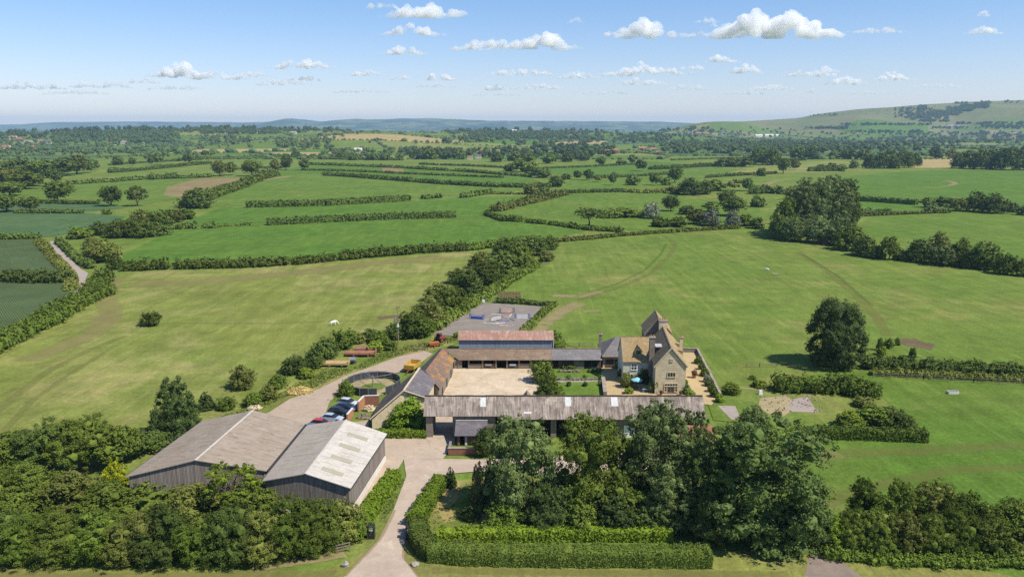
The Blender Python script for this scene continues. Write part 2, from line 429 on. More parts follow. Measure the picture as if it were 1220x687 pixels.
def leaf(name, a, b, warm=None, trans=.13):
    """foliage: leaves vary singly, in clumps and from plant to plant; some light passes through"""
    t = NT(name, .7, .12)
    geo = t.new('ShaderNodeNewGeometry'); oi = t.new('ShaderNodeObjectInfo')
    n = t.noise(geo.outputs['Position'], .45, 3, .6)
    f = t.math('ADD', t.math('MULTIPLY', geo.outputs['Random Per Island'], .55), t.math('MULTIPLY', n, .55))
    c = t.mix(t.rng(f, .2, .9, 0, 1, False), a, b)
    if warm: c = t.mix(t.rng(t.noise(geo.outputs['Position'], .22, 3), .52, .7, 0, .6), c, warm)
    v = t.rng(oi.outputs['Random'], 0, 1, .66, 1.30, False)
    c = t.mix(1.0, c, t.comb(v), 'MULTIPLY')
    t.color(c)
    tr = t.new('ShaderNodeBsdfTranslucent'); t.l.new(t.mix(1.0, c, (1.15, 1.35, .6), 'MULTIPLY'), tr.inputs[0])
    mx = t.new('ShaderNodeMixShader'); mx.inputs[0].default_value = trans
    t.l.new(t.b.outputs[0], mx.inputs[1]); t.l.new(tr.outputs[0], mx.inputs[2]); t.l.new(mx.outputs[0], t.out.inputs[0])
    return t.m
LEAF = dict(
    oak=leaf('oak_leaves', (0.080, 0.116, 0.017), (0.154, 0.190, 0.027)),
    dark=leaf('dark_leaves', (0.067, 0.103, 0.021), (0.133, 0.174, 0.031)),
    light=leaf('light_leaves', (0.143, 0.200, 0.019), (0.243, 0.295, 0.032)),
    olive=leaf('olive_leaves', (0.108, 0.130, 0.025), (0.182, 0.193, 0.038), (0.182, 0.165, 0.047)),
    grey=leaf('grey_green_leaves', (0.090, 0.128, 0.036), (0.160, 0.196, 0.061)),
    poplar=leaf('poplar_leaves', (0.108, 0.152, 0.046), (0.182, 0.220, 0.079)),
    silver=leaf('silvery_leaves', (0.176, 0.198, 0.116), (0.286, 0.308, 0.210)),
    conifer=leaf('conifer_needles', (0.046, 0.078, 0.019), (0.097, 0.134, 0.032), None, .1),
    blue=leaf('deep_green_leaves', (0.057, 0.092, 0.021), (0.116, 0.156, 0.040), None, .15),
    bright=leaf('yellow_green_leaves', (0.261, 0.306, 0.015), (0.451, 0.459, 0.025)),
    hedge=leaf('hedge_leaves', (0.073, 0.119, 0.015), (0.147, 0.191, 0.024), (0.121, 0.140, 0.028)),
    front=leaf('tight_hedge_leaves', (0.074, 0.113, 0.016), (0.142, 0.179, 0.030)),
    clipped=leaf('clipped_hedge_leaves', (0.099, 0.156, 0.011), (0.172, 0.230, 0.018)),
    lime=leaf('fresh_green_leaves', (0.162, 0.266, 0.019), (0.266, 0.367, 0.032)),
    brown=leaf('brownish_leaves', (0.173, 0.142, 0.044), (0.290, 0.215, 0.066)),
    far=leaf('distant_leaves', (.062, .094, .030), (.105, .136, .042)),
    lavender=leaf('lavender', (0.232, 0.224, 0.142), (0.371, 0.326, 0.236)),
    red=leaf('copper_leaves', (0.139, 0.062, 0.040), (0.254, 0.122, 0.063)),
    weeds=leaf('rough_weeds', (0.116, 0.165, 0.025), (0.198, 0.226, 0.042), (0.242, 0.220, 0.074)),
)
# ------------------------------------------------------------------ terrain
def sstep(a, b, x):
    t = min(1.0, max(0.0, (x - a) / (b - a))); return t * t * (3 - 2 * t)

ESC = [(700, 0), (760, 4), (800, 20), (835, 55), (873, 84), (943, 107), (970, 135), (1009, 157), (1046, 167), (1093, 189), (1138, 204), (1197, 212), (1330, 218), (1800, 225), (3000, 200)]
def interp(tab, x):
    if x <= tab[0][0]: return tab[0][1]
    for (a, p), (b, q) in zip(tab, tab[1:]):
        if x <= b: return p + (q - p) * (x - a) / (b - a)
    return tab[-1][1]

HILLS = [(-1150, 3050, 900, 480, 46), (-430, 2350, 330, 330, 33), (120, 3500, 700, 500, 34), (1010, 4150, 260, 300, 48), (-2300, 3600, 700, 500, 26), (620, 2900, 300, 350, 14)]
def hills_z(x, y):
    if y < 1380: return 0.0
    h = 0.0
    for cx, cyy, sx, sy, a in HILLS:
        h += a * math.exp(-((x - cx) / sx) ** 2 - ((y - cyy) / sy) ** 2)
    px = CX + F_PX * x / max(y, 1)
    e = interp(ESC, px)
    if e > 0:
        wob = 140 * math.sin(px * .035) + 60 * math.sin(px * .09 + 1)
        h += e * sstep(3350 + wob, 4950 + wob * .3, y) * (1 - 0.35 * sstep(5300, 7000, y)) + e * .05 * math.sin(x * .006 + y * .004) * sstep(3500, 4200, y) * (1 - sstep(4500, 4950, y))
    return h * sstep(1380, 1900, y)

def T(px, py):                               # where a sight line meets the rolling land
    d = ray(px, py); t = 60.0; last = t
    while t < 9000:
        x, y, z = d[0] * t, d[1] * t, CAM_H + d[2] * t
        if z <= hills_z(x, y):
            lo, hi = last, t
            for _ in range(12):
                m = (lo + hi) / 2
                if CAM_H + d[2] * m <= hills_z(d[0] * m, d[1] * m): hi = m
                else: lo = m
            return Vector((d[0] * hi, d[1] * hi, hills_z(d[0] * hi, d[1] * hi)))
        last = t; t *= 1.01
    return None

# far rolling farmland: one sheet of jittered fields that follows the hills
rng = np.random.default_rng(7); random.seed(11)
def far_fields():
    xs = np.arange(-5200, 7201, 210.0); ys = [1380.]
    while ys[-1] < 7400: ys.append(ys[-1] + 170 + (ys[-1] - 1380) * .03)
    nx, ny, SUB = len(xs), len(ys), 4
    J = {}
    for j in range(ny):
        for i in range(nx):
            jx, jy = (rng.uniform(-60, 60), rng.uniform(-45, 45)) if 0 < j < ny - 1 else (0, 0)
            J[i, j] = (xs[i] + jx + (j % 2) * 100, ys[j] + jy)
    V, Fc, mi, edges, idx = [], [], [], [], {}
    def vid(x, y):
        k = (round(x, 2), round(y, 2))
        if k not in idx:
            idx[k] = len(V); V.append((x, y, hills_z(x, y)))
        return idx[k]
    for j in range(ny - 1):
        for i in range(nx - 1):
            a, b, c, d = J[i, j], J[i + 1, j], J[i + 1, j + 1], J[i, j + 1]
            px = CX + F_PX * a[0] / a[1]
            e = interp(ESC, px)
            if e > 60 and a[1] > 3250: m = 6 if a[1] > 3950 else int(rng.choice([6, 6, 2, 1, 0]))
            else: m = int(rng.choice([0, 0, 0, 0, 1, 1, 1, 1, 2, 2, 2, 2, 3, 3, 4, 4, 5]))
            mi_cell = m
            for q in range(SUB):
                for p in range(SUB):
                    def pt(s, t):
                        s /= SUB; t /= SUB
                        return ((a[0] * (1 - s) + b[0] * s) * (1 - t) + (d[0] * (1 - s) + c[0] * s) * t,
                                (a[1] * (1 - s) + b[1] * s) * (1 - t) + (d[1] * (1 - s) + c[1] * s) * t)
                    Fc.append([vid(*pt(p, q)), vid(*pt(p + 1, q)), vid(*pt(p + 1, q + 1)), vid(*pt(p, q + 1))]); mi.append(mi_cell)
            edges.append((a, b)); edges.append((a, d))
    me = bpy.data.meshes.new("far_farmland"); me.from_pydata(V, [], Fc)
    for k in ('lush', 'lush2', 'pasture', 'meadow', 'blue_crop', 'stubble'): me.materials.append(M[k])
    t = NT('downland_turf', 1, .05); p = t.pos()
    c = t.mix(t.rng(t.noise(p, .004, 5, .6), .35, .65), (.125, .142, .048), (.175, .168, .068))
    c = t.mix(t.rng(t.noise(p, .011, 5, .65), .55, .68, 0, .7), c, (.12, .145, .045))
    t.color(t.shade(c, .85, 1.15, t.noise(p, .05, 4))); me.materials.append(t.m)
    me.polygons.foreach_set("material_index", mi); me.polygons.foreach_set("use_smooth", [True] * len(Fc)); me.update()
    o = mesh_obj("far_farmland", me); tag(o, 'rolling patchwork farmland rising to the grassy escarpment', None, None, 'structure')
    return edges
FAR_EDGES = far_fields()

SHEETS = []
def sheet(name, pts, mat, z, label=None):
    mb = MB(); mb.poly([(p[0], p[1], z) for p in pts]); o = mb.build(name, mat)
    if o.data.polygons[0].normal.z < 0: o.data.flip_normals()
    if z > 0: SHEETS.append((z, len(SHEETS), o))
    return tag(o, label, None, None, 'structure')

sheet('ground', [(-30000, -400), (30000, -400), (30000, 32000), (-30000, 32000)], M['pasture'], -.10, 'broad green farmland plain reaching to the horizon')
sheet('far_plain', [(-26000, 7300), (26000, 7300), (26000, 31000), (-26000, 31000)], M['far_land'], -.02, 'hazy blue green plain in front of the distant hills')

def field(pix, mat, z, label, name='field'):
    return sheet(name, [G(*p) for p in pix], M[mat], z, label)

field([(-250, 470), (0, 415), (70, 385), (130, 345), (150, 322), (400, 311), (555, 300), (600, 318), (520, 372), (470, 405), (330, 470), (240, 505), (120, 520), (-300, 640)], 'meadow', .02, 'pale hay meadow with a lone round bush in it')
field([(120, 318), (205, 274), (320, 266), (400, 263), (545, 257), (580, 252), (640, 268), (700, 274), (640, 289), (555, 299), (150, 321)], 'lush', .03, 'bright green field behind the long meadow hedge')
field([(205, 272), (262, 247), (385, 245), (487, 238), (640, 233), (580, 252), (545, 256), (320, 265)], 'lush', .04, 'narrow green field between two broken hedges')
field([(250, 246), (270, 225), (320, 209), (395, 208), (500, 216), (652, 224), (585, 229), (487, 237), (385, 244)], 'lush2', .05, 'light green field sloping up to a chalky corner')
field([(575, 254), (600, 249), (690, 229), (790, 231), (905, 245), (905, 271), (790, 275), (700, 272)], 'lush2', .06, 'light green field around the spreading oak')
field([(600, 345), (660, 300), (790, 276), (905, 272), (985, 283), (1215, 331), (1700, 400), (1700, 470), (1220, 446), (1040, 436), (930, 470), (850, 470), (700, 418), (640, 400)], 'pasture', .02, 'wide grazed pasture behind the farmhouse')
field([(1015, 270), (1040, 258), (1130, 252), (1240, 257), (1500, 262), (1600, 340), (1215, 326), (1040, 296)], 'lush2', .03, 'green field behind the tree belt on the right')
field([(925, 238), (990, 212), (1080, 204), (1225, 202), (1500, 204), (1500, 250), (1225, 243), (1092, 242), (1019, 238)], 'lush', .05, 'green field with a curved chalk track')
field([(985, 252), (1019, 239), (1092, 243), (1240, 244), (1500, 252), (1500, 261), (1225, 256), (1130, 251), (1020, 258)], 'lush', .04, 'strip of green pasture along the stream')
field([(-200, 285), (45, 284), (84, 332), (-200, 334)], 'maize', .03, 'upper maize field with curving rows beside the lane')
field([(-300, 337), (86, 335), (92, 345), (60, 378), (0, 408), (-300, 480)], 'maize2', .03, 'lower maize field with slanting rows beside the lane')
field([(-200, 256), (20, 253), (98, 253), (150, 258), (120, 272), (60, 282), (-200, 284)], 'blue_crop', .04, 'blue green crop field beyond the maize')
field([(-300, 243), (49, 241), (115, 242), (150, 248), (98, 252), (20, 252), (-300, 256)], 'blue_crop', .05, 'thin strip of blue green crop between tree lines')
field([(-20, 226), (82, 219), (180, 214), (262, 211), (300, 210), (235, 233), (150, 247), (115, 241), (49, 240), (-60, 240)], 'lush2', .05, 'green field in front of the left oaks')
field([(200, 222), (235, 213), (300, 211), (245, 226), (215, 235), (195, 232)], 'brown_field', .07, 'bare brown field corner beside the diagonal hedge')
field([(60, 217), (131, 205), (250, 195), (262, 209), (180, 213), (82, 218)], 'pasture', .06, 'grassy field in front of the left copse')
field([(320, 208), (367, 196), (490, 200), (632, 211), (652, 222), (500, 215), (395, 207)], 'lush', .06, 'long green field below the far tree line')
field([(455, 199), (480, 199.5), (481, 205), (456, 204.5)], 'worn_soil' if False else 'brown_field', .09, 'small bare reddish patch in the long green field')
field([(650, 222), (690, 213), (760, 206), (853, 199), (925, 207), (841, 211), (792, 229), (720, 229), (670, 229)], 'lush2', .06, 'green field with dark bushes behind the spreading oak')
field([(640, 199), (775, 192), (853, 198), (760, 206), (690, 212), (650, 205)], 'lush', .07, 'far green field behind the dark bushes')
field([(800, 230), (841, 212), (930, 206), (985, 212), (925, 238), (905, 244)], 'pasture', .06, 'tussocky green field beside the poplar clump')
field([(845, 210), (900, 199), (1000, 190), (1040, 200), (985, 206), (925, 206)], 'meadow', .08, 'yellowish field beyond the poplar clump')
field([(1086, 200), (1100, 189), (1142, 189), (1135, 200)], 'stubble', .09, 'golden ripe field between dark copses')
field([(955, 447), (1040, 440), (1220, 447), (1700, 480), (1900, 720), (1225, 690), (985, 640), (960, 560), (950, 470)], 'paddock', .02, 'smooth green paddock right of the trees')
field([(-900, 740), (-200, 668), (60, 676), (380, 680), (420, 665), (455, 645), (480, 620), (600, 650), (985, 658), (1250, 668), (1900, 690), (1900, 900), (-900, 900)], 'mown', .015, 'mown roadside verge along the bottom edge')
field([(200, 530), (330, 478), (440, 424), (560, 395), (585, 380), (625, 392), (560, 405), (500, 423), (440, 440), (400, 455), (330, 490), (230, 560)], 'rough', .03, 'rough weedy strip between the meadow and the farm track')
field([(485, 630), (530, 574), (640, 560), (820, 560), (900, 600), (860, 645), (540, 645)], 'rough', .03, 'shady rough ground under the roadside trees', 'ground')
field([(840, 470), (940, 462), (1045, 468), (1100, 520), (950, 515), (900, 505), (850, 500)], 'pasture', .04, 'rough lawn around the old stone slabs', 'lawn')
field([(660, 440), (717, 440), (718, 474), (655, 474)], 'lawn', .05, 'small garden lawn split by a path', 'lawn')

def patch(name, pix, mat, z, label):
    return sheet(name, [G(*p) for p in pix], M[mat], z, label)

patch('farm_track', [(300, 500), (322, 490), (345, 475), (380, 463), (410.6, 448), (441, 437), (471.7, 425.5), (506, 418), (516, 421), (500, 433), (482, 442), (460, 446), (425, 450), (404, 466), (392, 480), (386, 497), (420, 503), (440, 500), (438, 512), (360, 515)], 'track', .06, 'pinkish gravel farm track behind the barns')
patch('yard', [(418, 605), (459, 520), (531, 520), (536, 494), (545, 494), (541, 527), (528, 546), (481, 547), (455, 590), (436, 612), (420, 622)], 'concrete', .065, 'pale concrete yard in front of the archway')
patch('yard', [(505, 524), (514, 500), (512, 493), (548, 493), (546, 500), (541, 530)], 'concrete', .063, 'concrete floor running through the archway')
patch('drive', [(481, 547), (528, 546.3), (575, 547), (640, 545), (830, 535), (830, 556), (640, 566), (569, 561), (536, 564), (520.5, 569), (499, 600), (488, 627.6), (481, 649), (482, 667), (499, 687), (520, 700), (530, 760), (360, 760), (390, 700), (412, 685), (451, 642.6), (469, 606.5), (484, 567)], 'gravel', .07, 'gravel drive curving down to the road')
patch('yard', [(540, 438.5), (634, 438.5), (648, 476), (640, 497), (523, 497), (526, 470)], 'yard_sand', .06, 'sunlit sandy stable yard')
patch('drive', [(955, 700), (963, 668), (966, 655), (988, 655), (1002, 668), (1034, 692), (1060, 760), (940, 760)], 'drive_old', .05, 'worn dark track leading to the field gate')
patch('terrace', [(814, 419.5), (832, 420), (856, 471), (848, 482), (822, 480), (770, 474), (770, 468.5), (817, 469), (812, 440)], 'terrace', .06, 'golden gravel terrace along the house')
patch('patio', [(716, 433), (746, 433), (775, 452), (778, 474), (722, 474), (717, 452)], 'terrace', .062, 'golden paved patio beside the house')
patch('path', [(659, 452), (717, 450.5), (717, 454.5), (659, 455.5)], 'slab', .07, 'narrow flagged path between the two lawns')
patch('arena', [(577, 360.5), (657, 365.5), (652, 372), (624, 396), (560, 402), (515, 398), (540, 380)], 'arena', .06, 'grey riding arena surface')
patch('lane', [(59, 288), (63, 287), (74, 299), (97, 321), (105, 325), (98, 345), (88, 349), (94, 333), (92, 325), (68, 303)], 'lane', .08, 'narrow pale country lane')
patch('slab', [(941, 476), (962, 472), (974, 491), (940, 490)], 'slab', .06, 'pinkish concrete slab of a vanished building')
patch('slab', [(906, 474), (935, 471), (948, 478), (940, 491), (928, 500), (915, 492), (903, 484)], 'pale_dirt', .055, 'broken floor of yellow rubble and grass')
patch('slab', [(855, 483), (876, 483), (882, 498), (872, 500)], 'slab', .06, 'small pale slab behind the dark trees')
patch('ground', [(520, 577), (545, 571), (552, 585), (536, 605), (548, 618), (530, 622), (516, 600)], 'straw_ground', .045, 'strip of dry straw coloured grass inside the hedge')
patch('ground', [(560, 618), (600, 600), (615, 622), (585, 636), (560, 634)], 'straw_ground', .046, 'dry grass under the birch like tree')

def strip(name, pix, w, mat, z, label, taper=False):
    """a ribbon on the ground along a surveyed line; UV v runs across it"""
    P = [G(*p) for p in pix]; Q = []
    for a, b in zip(P, P[1:]):
        n = max(1, int((b - a).length / 6))
        Q += [a.lerp(b, i / n) for i in range(n)]
    Q.append(P[-1]); mb = MB(); s = 0
    def side(i):
        t = (Q[min(i + 1, len(Q) - 1)] - Q[max(i - 1, 0)]).normalized()
        return Vector((t.y, -t.x, 0)) * w / 2
    for i in range(len(Q) - 1):
        a, b, na, nb = Q[i], Q[i + 1], side(i), side(i + 1); l = (b - a).length
        zz = Vector((0, 0, z))
        mb.poly([a + na + zz, b + nb + zz, b - nb + zz, a - na + zz], 0, [(s, 0), (s + l, 0), (s + l, 1), (s, 1)]); s += l
    o = mb.build(name, M[mat]); SHEETS.append((z, len(SHEETS), o))
    return tag(o, label, None, None, 'structure')

strip('path', [(690, 357), (740, 342), (775, 326), (797, 305), (806, 290), (790, 281)], 3.0, 'worn_grass', .08, 'worn grassy track swinging over the pasture')
strip('path', [(686, 353), (735, 338), (768, 322), (787, 303), (794, 290)], 1.6, 'dark_tread', .085, 'dark wheel tread over the pasture')
strip('path', [(659, 352), (690, 353), (715, 347)], 6, 'worn_dirt', .082, 'scuffed bare strip beside the arena')
strip('path', [(648, 386), (664, 374), (678, 366), (692, 361)], 7, 'worn_dirt', .083, 'bare earth path climbing past the arena')
strip('path', [(695, 371), (715, 370)], 3, 'worn_dirt', .084, 'small bare strip in the pasture')
strip('path', [(637, 401), (648, 388)], 5, 'worn_dirt', .0835, 'bare earth behind the rusty shed')
strip('path', [(950, 300), (985, 322), (1020, 352), (1045, 378), (1058, 400)], 4, 'worn_grass', .08, 'faint grassy track down the pasture')
strip('path', [(955, 302), (1000, 330), (1040, 365)], 1.8, 'dark_tread', .085, 'dark wheel line down the pasture')
strip('path', [(1075, 403), (1090, 410), (1112, 413)], 9, 'worn_soil', .08, 'reddish bare patch beside the saplings')
strip('path', [(195, 385), (260, 385), (330, 385), (400, 382), (455, 381)], 1.7, 'worn_grass', .06, 'thin trodden path over the hay meadow')
strip('path', [(450, 379), (480, 376)], 5, 'worn_soil', .061, 'trodden soil near the utility pole')
strip('path', [(-40, 520), (20, 470), (60, 440), (110, 415), (150, 400)], 3, 'worn_grass', .06, 'left wheel track over the hay meadow')
strip('path', [(-10, 530), (35, 480), (80, 447), (125, 420)], 2, 'worn_grass', .061, 'second wheel track over the hay meadow')
strip('path', [(160, 338), (230, 337), (300, 330), (380, 322), (440, 314), (530, 306)], 16, 'dry_patch', .058, 'dry yellow headland under the long hedge')
strip('path', [(105, 379), (140, 381)], 5, 'dry_patch', .059, 'dry scrape in the hay meadow')
strip('path', [(138, 330), (125, 352), (133, 375), (108, 400), (30, 430)], 9, 'dry_patch', .0585, 'dry headland beside the left hedge')
strip('path', [(1132, 221), (1139, 218.5), (1134, 216.5), (1126, 215)], 8, 'worn_dirt', .12, 'curving chalk track in the far field')
strip('path', [(1132, 221), (1120, 223), (1100, 224), (1080, 224)], 4, 'worn_dirt', .121, 'faint end of the curving chalk track')
strip('path', [(911, 221), (920, 216.5), (930, 215)], 10, 'worn_dirt', .12, 'pale track beside the poplar clump')
strip('path', [(322, 213), (345, 210)], 16, 'worn_dirt', .12, 'chalky scrape at the field corner')
strip('path', [(312, 215), (322, 213)], 10, 'worn_dirt', .121, 'second chalky scrape at the field corner')
strip('path', [(640, 290), (655, 305), (640, 318)], 7, 'worn_grass', .07, 'grassy track beside the shelter belt')
strip('path', [(880, 461), (905, 464), (930, 464)], 1.6, 'worn_dirt', .07, 'thin path behind the old slabs')
strip('path', [(960, 540), (985, 542), (1000, 540)], 6, 'dry_patch', .06, 'dry bare patch in the paddock corner')
strip('path', [(1000, 540), (1100, 536), (1220, 530)], 5, 'worn_grass', .055, 'darker band of grass over the paddock')
strip('path', [(960, 606), (1040, 580), (1130, 560), (1230, 556)], 4, 'worn_grass', .056, 'paler band of grass over the paddock')
strip('path', [(410, 686), (452, 642), (470, 607)], .9, 'dry_patch', .074, 'dry edge of the drive left')
strip('path', [(500, 686), (482, 664), (482, 648)], .9, 'dry_patch', .075, 'dry edge of the drive right')
strip('path', [(300, 676), (350, 668), (385, 664), (410, 658)], 3, 'worn_dirt', .05, 'bare earth in front of the thicket')
strip('path', [(0, 684), (200, 686), (400, 683)], 2.2, 'worn_grass', .05, 'mown stripe along the verge')
strip('path', [(515, 679), (700, 682), (940, 684)], 2.0, 'worn_grass', .05, 'mown stripe in front of the clipped hedge')

# ------------------------------------------------------------------ foliage meshes
def ico(sub=1):
    import bmesh
    bm = bmesh.new(); bmesh.ops.create_icosphere(bm, subdivisions=sub, radius=1.0)
    v = np.array([p.co[:] for p in bm.verts]); f = np.array([[q.index for q in p.verts] for p in bm.faces]); bm.free()
    return v, f
ICO1 = ico(1); ICO2 = ico(2)

def unit(a): return a / np.maximum(np.linalg.norm(a, axis=1, keepdims=True), 1e-9)

def leaf_cards(P, N, size, rg):
    """folded leaf sprays at P facing N: two vertices lifted so that no card is flat"""
    n = len(P); r = rg.normal(size=(n, 3)); s = unit(np.cross(N, r)); t = np.cross(N, s)
    sz = (size * rg.uniform(.6, 1.35, n))[:, None]
    asp = rg.uniform(.5, .85, n)[:, None]
    V = np.stack([P - t * sz * .5, P + s * sz * .5 * asp + N * sz * .16, P + t * sz * .5, P - s * sz * .5 * asp + N * sz * .16], 1).reshape(-1, 3)
    return V, np.arange(4 * n).reshape(n, 4)

def np_mesh(name, V, quads, tris=None, extra=None):
    F = quads.tolist()
    if tris is not None and len(tris): F += tris.tolist()
    me = bpy.data.meshes.new(name); me.from_pydata(V.tolist(), [], F); me.update()
    return me

def lobes_to_mesh(name, C, Rr, n_leaf, size, rg, core=.78, up=.25, ax=(1, 1, 1), out_c=None, droop=0.0):
    """a crown: lobes of leaf sprays round dark cores of the same foliage"""
    C = np.asarray(C); Rr = np.asarray(Rr); w = Rr ** 2; w = w / w.sum()
    k = rg.choice(len(C), n_leaf, p=w); d = unit(rg.normal(size=(n_leaf, 3)))
    oc = C.mean(0) if out_c is None else np.asarray(out_c)
    outw = unit(C[k] - oc + 1e-6); d = unit(d + outw * .45 + np.array([0, 0, .25]))
    ns = 13; sub = unit(rg.normal(size=(len(C) * ns, 3))).reshape(len(C), ns, 3)
    q = np.einsum('nij,nj->ni', sub[k], d); jj = q.argmax(1); cd = sub[k, jj]      # leaves gather into sprays
    d = unit(d * .42 + cd * .58); near = np.clip((np.einsum('ni,ni->n', d, cd) - .8) / .2, 0, 1)
    rr = Rr[k] * (.88 + .20 * near) * (1.0 + rg.normal(0, .13, n_leaf) + .18 * (rg.random(n_leaf) < .12))
    P = C[k] + d * rr[:, None] * np.asarray(ax); P[:, 2] = np.maximum(P[:, 2], .004)
    N = unit(d * .9 + np.array([0, 0, up]) + rg.normal(size=(n_leaf, 3)) * .42)
    V, Q = leaf_cards(P, N, size, rg)
    iv, it = ICO1
    Vs, Ts, off = [V], [], len(V)
    for c, r in zip(C, Rr):
        nv = iv * (r * core * rg.uniform(.85, 1.08, (len(iv), 1))) * np.asarray(ax) + c
        nv[:, 2] = np.maximum(nv[:, 2], .0)
        Vs.append(nv); Ts.append(it + off); off += len(nv)
    return np_mesh(name, np.vstack(Vs), Q, np.vstack(Ts))

def crown_points(shape, rg):
    C, Rr = [], []
    if shape == 'round':
        for _ in range(34):
            d = rg.normal(size=3); d /= np.linalg.norm(d); d[2] = max(d[2], -.75)
            q = rg.uniform(.55, .86); r = rg.uniform(.105, .185)
            C.append((d[0] * q * .42, d[1] * q * .42, .57 + d[2] * q * .36)); Rr.append(r)
        for _ in range(5): C.append((rg.uniform(-.15, .15), rg.uniform(-.15, .15), rg.uniform(.4, .75))); Rr.append(.2)
    elif shape == 'bush':
        for _ in range(32):
            d = rg.normal(size=3); d /= np.linalg.norm(d); d[2] = abs(d[2]) if rg.random() < .8 else d[2] * .3
            q = rg.uniform(.6, .9); r = rg.uniform(.10, .19)
            C.append((d[0] * q * .42, d[1] * q * .42, .20 + max(d[2], -.1) * q * .72)); Rr.append(r)
        for _ in range(7): C.append((rg.uniform(-.22, .22), rg.uniform(-.22, .22), rg.uniform(.12, .5))); Rr.append(.22)
    elif shape == 'dome':                      # leafy to the ground, lobed like cauliflower
        for _ in range(74):
            a = rg.uniform(0, 6.283); z = rg.uniform(.03, .93); env = .47 * math.sqrt(max(0, 1 - (max(0, z - .38) / .64) ** 2.3)) * (.84 + .16 * min(1, z / .3))
            q = rg.uniform(.62, .96); r = rg.uniform(.08, .15)
            C.append((math.cos(a) * env * q * .93, math.sin(a) * env * q * .93, max(r * .6, z - r * .3))); Rr.append(r)
        for i in range(9): C.append((rg.uniform(-.12, .12), rg.uniform(-.12, .12), .1 + i * .08)); Rr.append(.2)
    elif shape == 'tall':
        for i in range(46):
            z = rg.uniform(.12, .93); a = rg.uniform(0, 6.283); env = .44 * math.sin(math.pi * min(.97, (z * .86 + .13))) ** .6
            q = rg.uniform(.45, .82); r = rg.uniform(.07, .125)
            C.append((math.cos(a) * env * q, math.sin(a) * env * q, z)); Rr.append(r)
        for i in range(6): C.append((rg.uniform(-.1, .1), rg.uniform(-.1, .1), .2 + i * .12)); Rr.append(.13)
    elif shape == 'open':                      # airy tree with gaps: lobes on separate limbs
        for i in range(30):
            d = rg.normal(size=3); d /= np.linalg.norm(d); d[2] = max(d[2], -.6)
            q = rg.uniform(.7, 1.0); r = rg.uniform(.075, .135)
            C.append((d[0] * q * .42, d[1] * q * .42, .60 + d[2] * q * .36)); Rr.append(r)
    elif shape == 'spread':
        for i in range(34):
            a = rg.uniform(0, 6.283); q = rg.uniform(.1, .43); z = .62 + rg.uniform(-.08, .22) * (1 - q)
            C.append((math.cos(a) * q, math.sin(a) * q, z)); Rr.append(rg.uniform(.09, .15))
    elif shape == 'cone':
        for i in range(110):
            z = rg.uniform(0, 1) ** 1.25 * .94 + .03; env = .47 * (1 - z) ** .56 + .015; a = rg.uniform(0, 6.283)
            C.append((math.cos(a) * env * .8, math.sin(a) * env * .8, z)); Rr.append(.03 + .06 * (1 - z) * rg.uniform(.6, 1.2))
        for i in range(8): C.append((0, 0, .08 + i * .1)); Rr.append(.32 * (1 - i * .105))
    elif shape == 'egg':
        for i in range(130):
            z = rg.uniform(.04, .96); env = .47 * (math.sin(math.pi * (z * .80 + .14))) ** .55; a = rg.uniform(0, 6.283)
            C.append((math.cos(a) * env * .83, math.sin(a) * env * .86, z * .95)); Rr.append(rg.uniform(.045, .075))
        for i in range(8): C.append((0, 0, .12 + i * .1)); Rr.append(.34 - abs(i - 3.5) * .03)
    return np.array(C), np.array(Rr)

def trunk_mesh(shape, C, rg):
    mb = MB(); r0 = .032 if shape != 'bush' else .02
    top = {'cone': .9, 'egg': .85, 'tall': .8, 'bush': .35}.get(shape, .55)
    pts = [Vector((rg.normal(0, .008) * i, rg.normal(0, .008) * i, top * i / 4)) for i in range(5)]; pts[0].z = -.02
    for i in range(4): mb.cyl(pts[i], pts[i + 1], r0 * (1 - .17 * i) * (1.25 if i == 0 else 1), r0 * (1 - .17 * (i + 1)), 7)
    for i in rg.choice(len(C), min(9, len(C)), replace=False):
        c = Vector(C[i]); z0 = max(.08, min(top * .95, c.z - .22)); a = pts[0].lerp(pts[4], z0 / top)
        mid = a.lerp(c, .5) + Vector((0, 0, .02)); mb.cyl(a, mid, r0 * .42, r0 * .3, 5); mb.cyl(mid, c, r0 * .3, r0 * .12, 5)
    me = bpy.data.meshes.new('trunk'); me.from_pydata(mb.v, [], mb.f); me.update()
    return me

CACHE = {}
LODS = {0: (25000, .0215), 1: (7500, .039), 2: (2600, .062), 3: (420, .135), 4: (110, .22)}
def crown_variant(shape, lod, k):
    key = (shape, lod, k)
    if key not in CACHE:
        rg = np.random.default_rng(['round', 'bush', 'tall', 'open', 'spread', 'cone', 'egg', 'dome'].index(shape) * 1000 + lod * 100 + k)
        C, Rr = crown_points(shape, rg)
        n, s = LODS[lod]; core = .60
        if shape == 'open': core = .5
        if shape == 'dome': core = .62
        if shape in ('cone', 'egg'): core = .76; s *= .8; n = int(n * 1.4)
        if lod >= 3: core = .84
        CACHE[key] = (lobes_to_mesh('crown', C, Rr, n, s, rg, core, .25 if shape != 'egg' else .6, {'dome': (1, 1, .66), 'tall': (1, 1, .6), 'open': (1.05, 1.05, .66)}.get(shape, (1, 1, 1)), (0, 0, .3 if shape == 'bush' else .5)), trunk_mesh(shape, C, rg))
    return CACHE[key]

NVAR = {0: 3, 1: 4, 2: 4, 3: 4, 4: 4}
_used = [0]
def slot(o, mat):
    if not o.data.materials: o.data.materials.append(mat)
    o.material_slots[0].link = 'OBJECT'; o.material_slots[0].material = mat

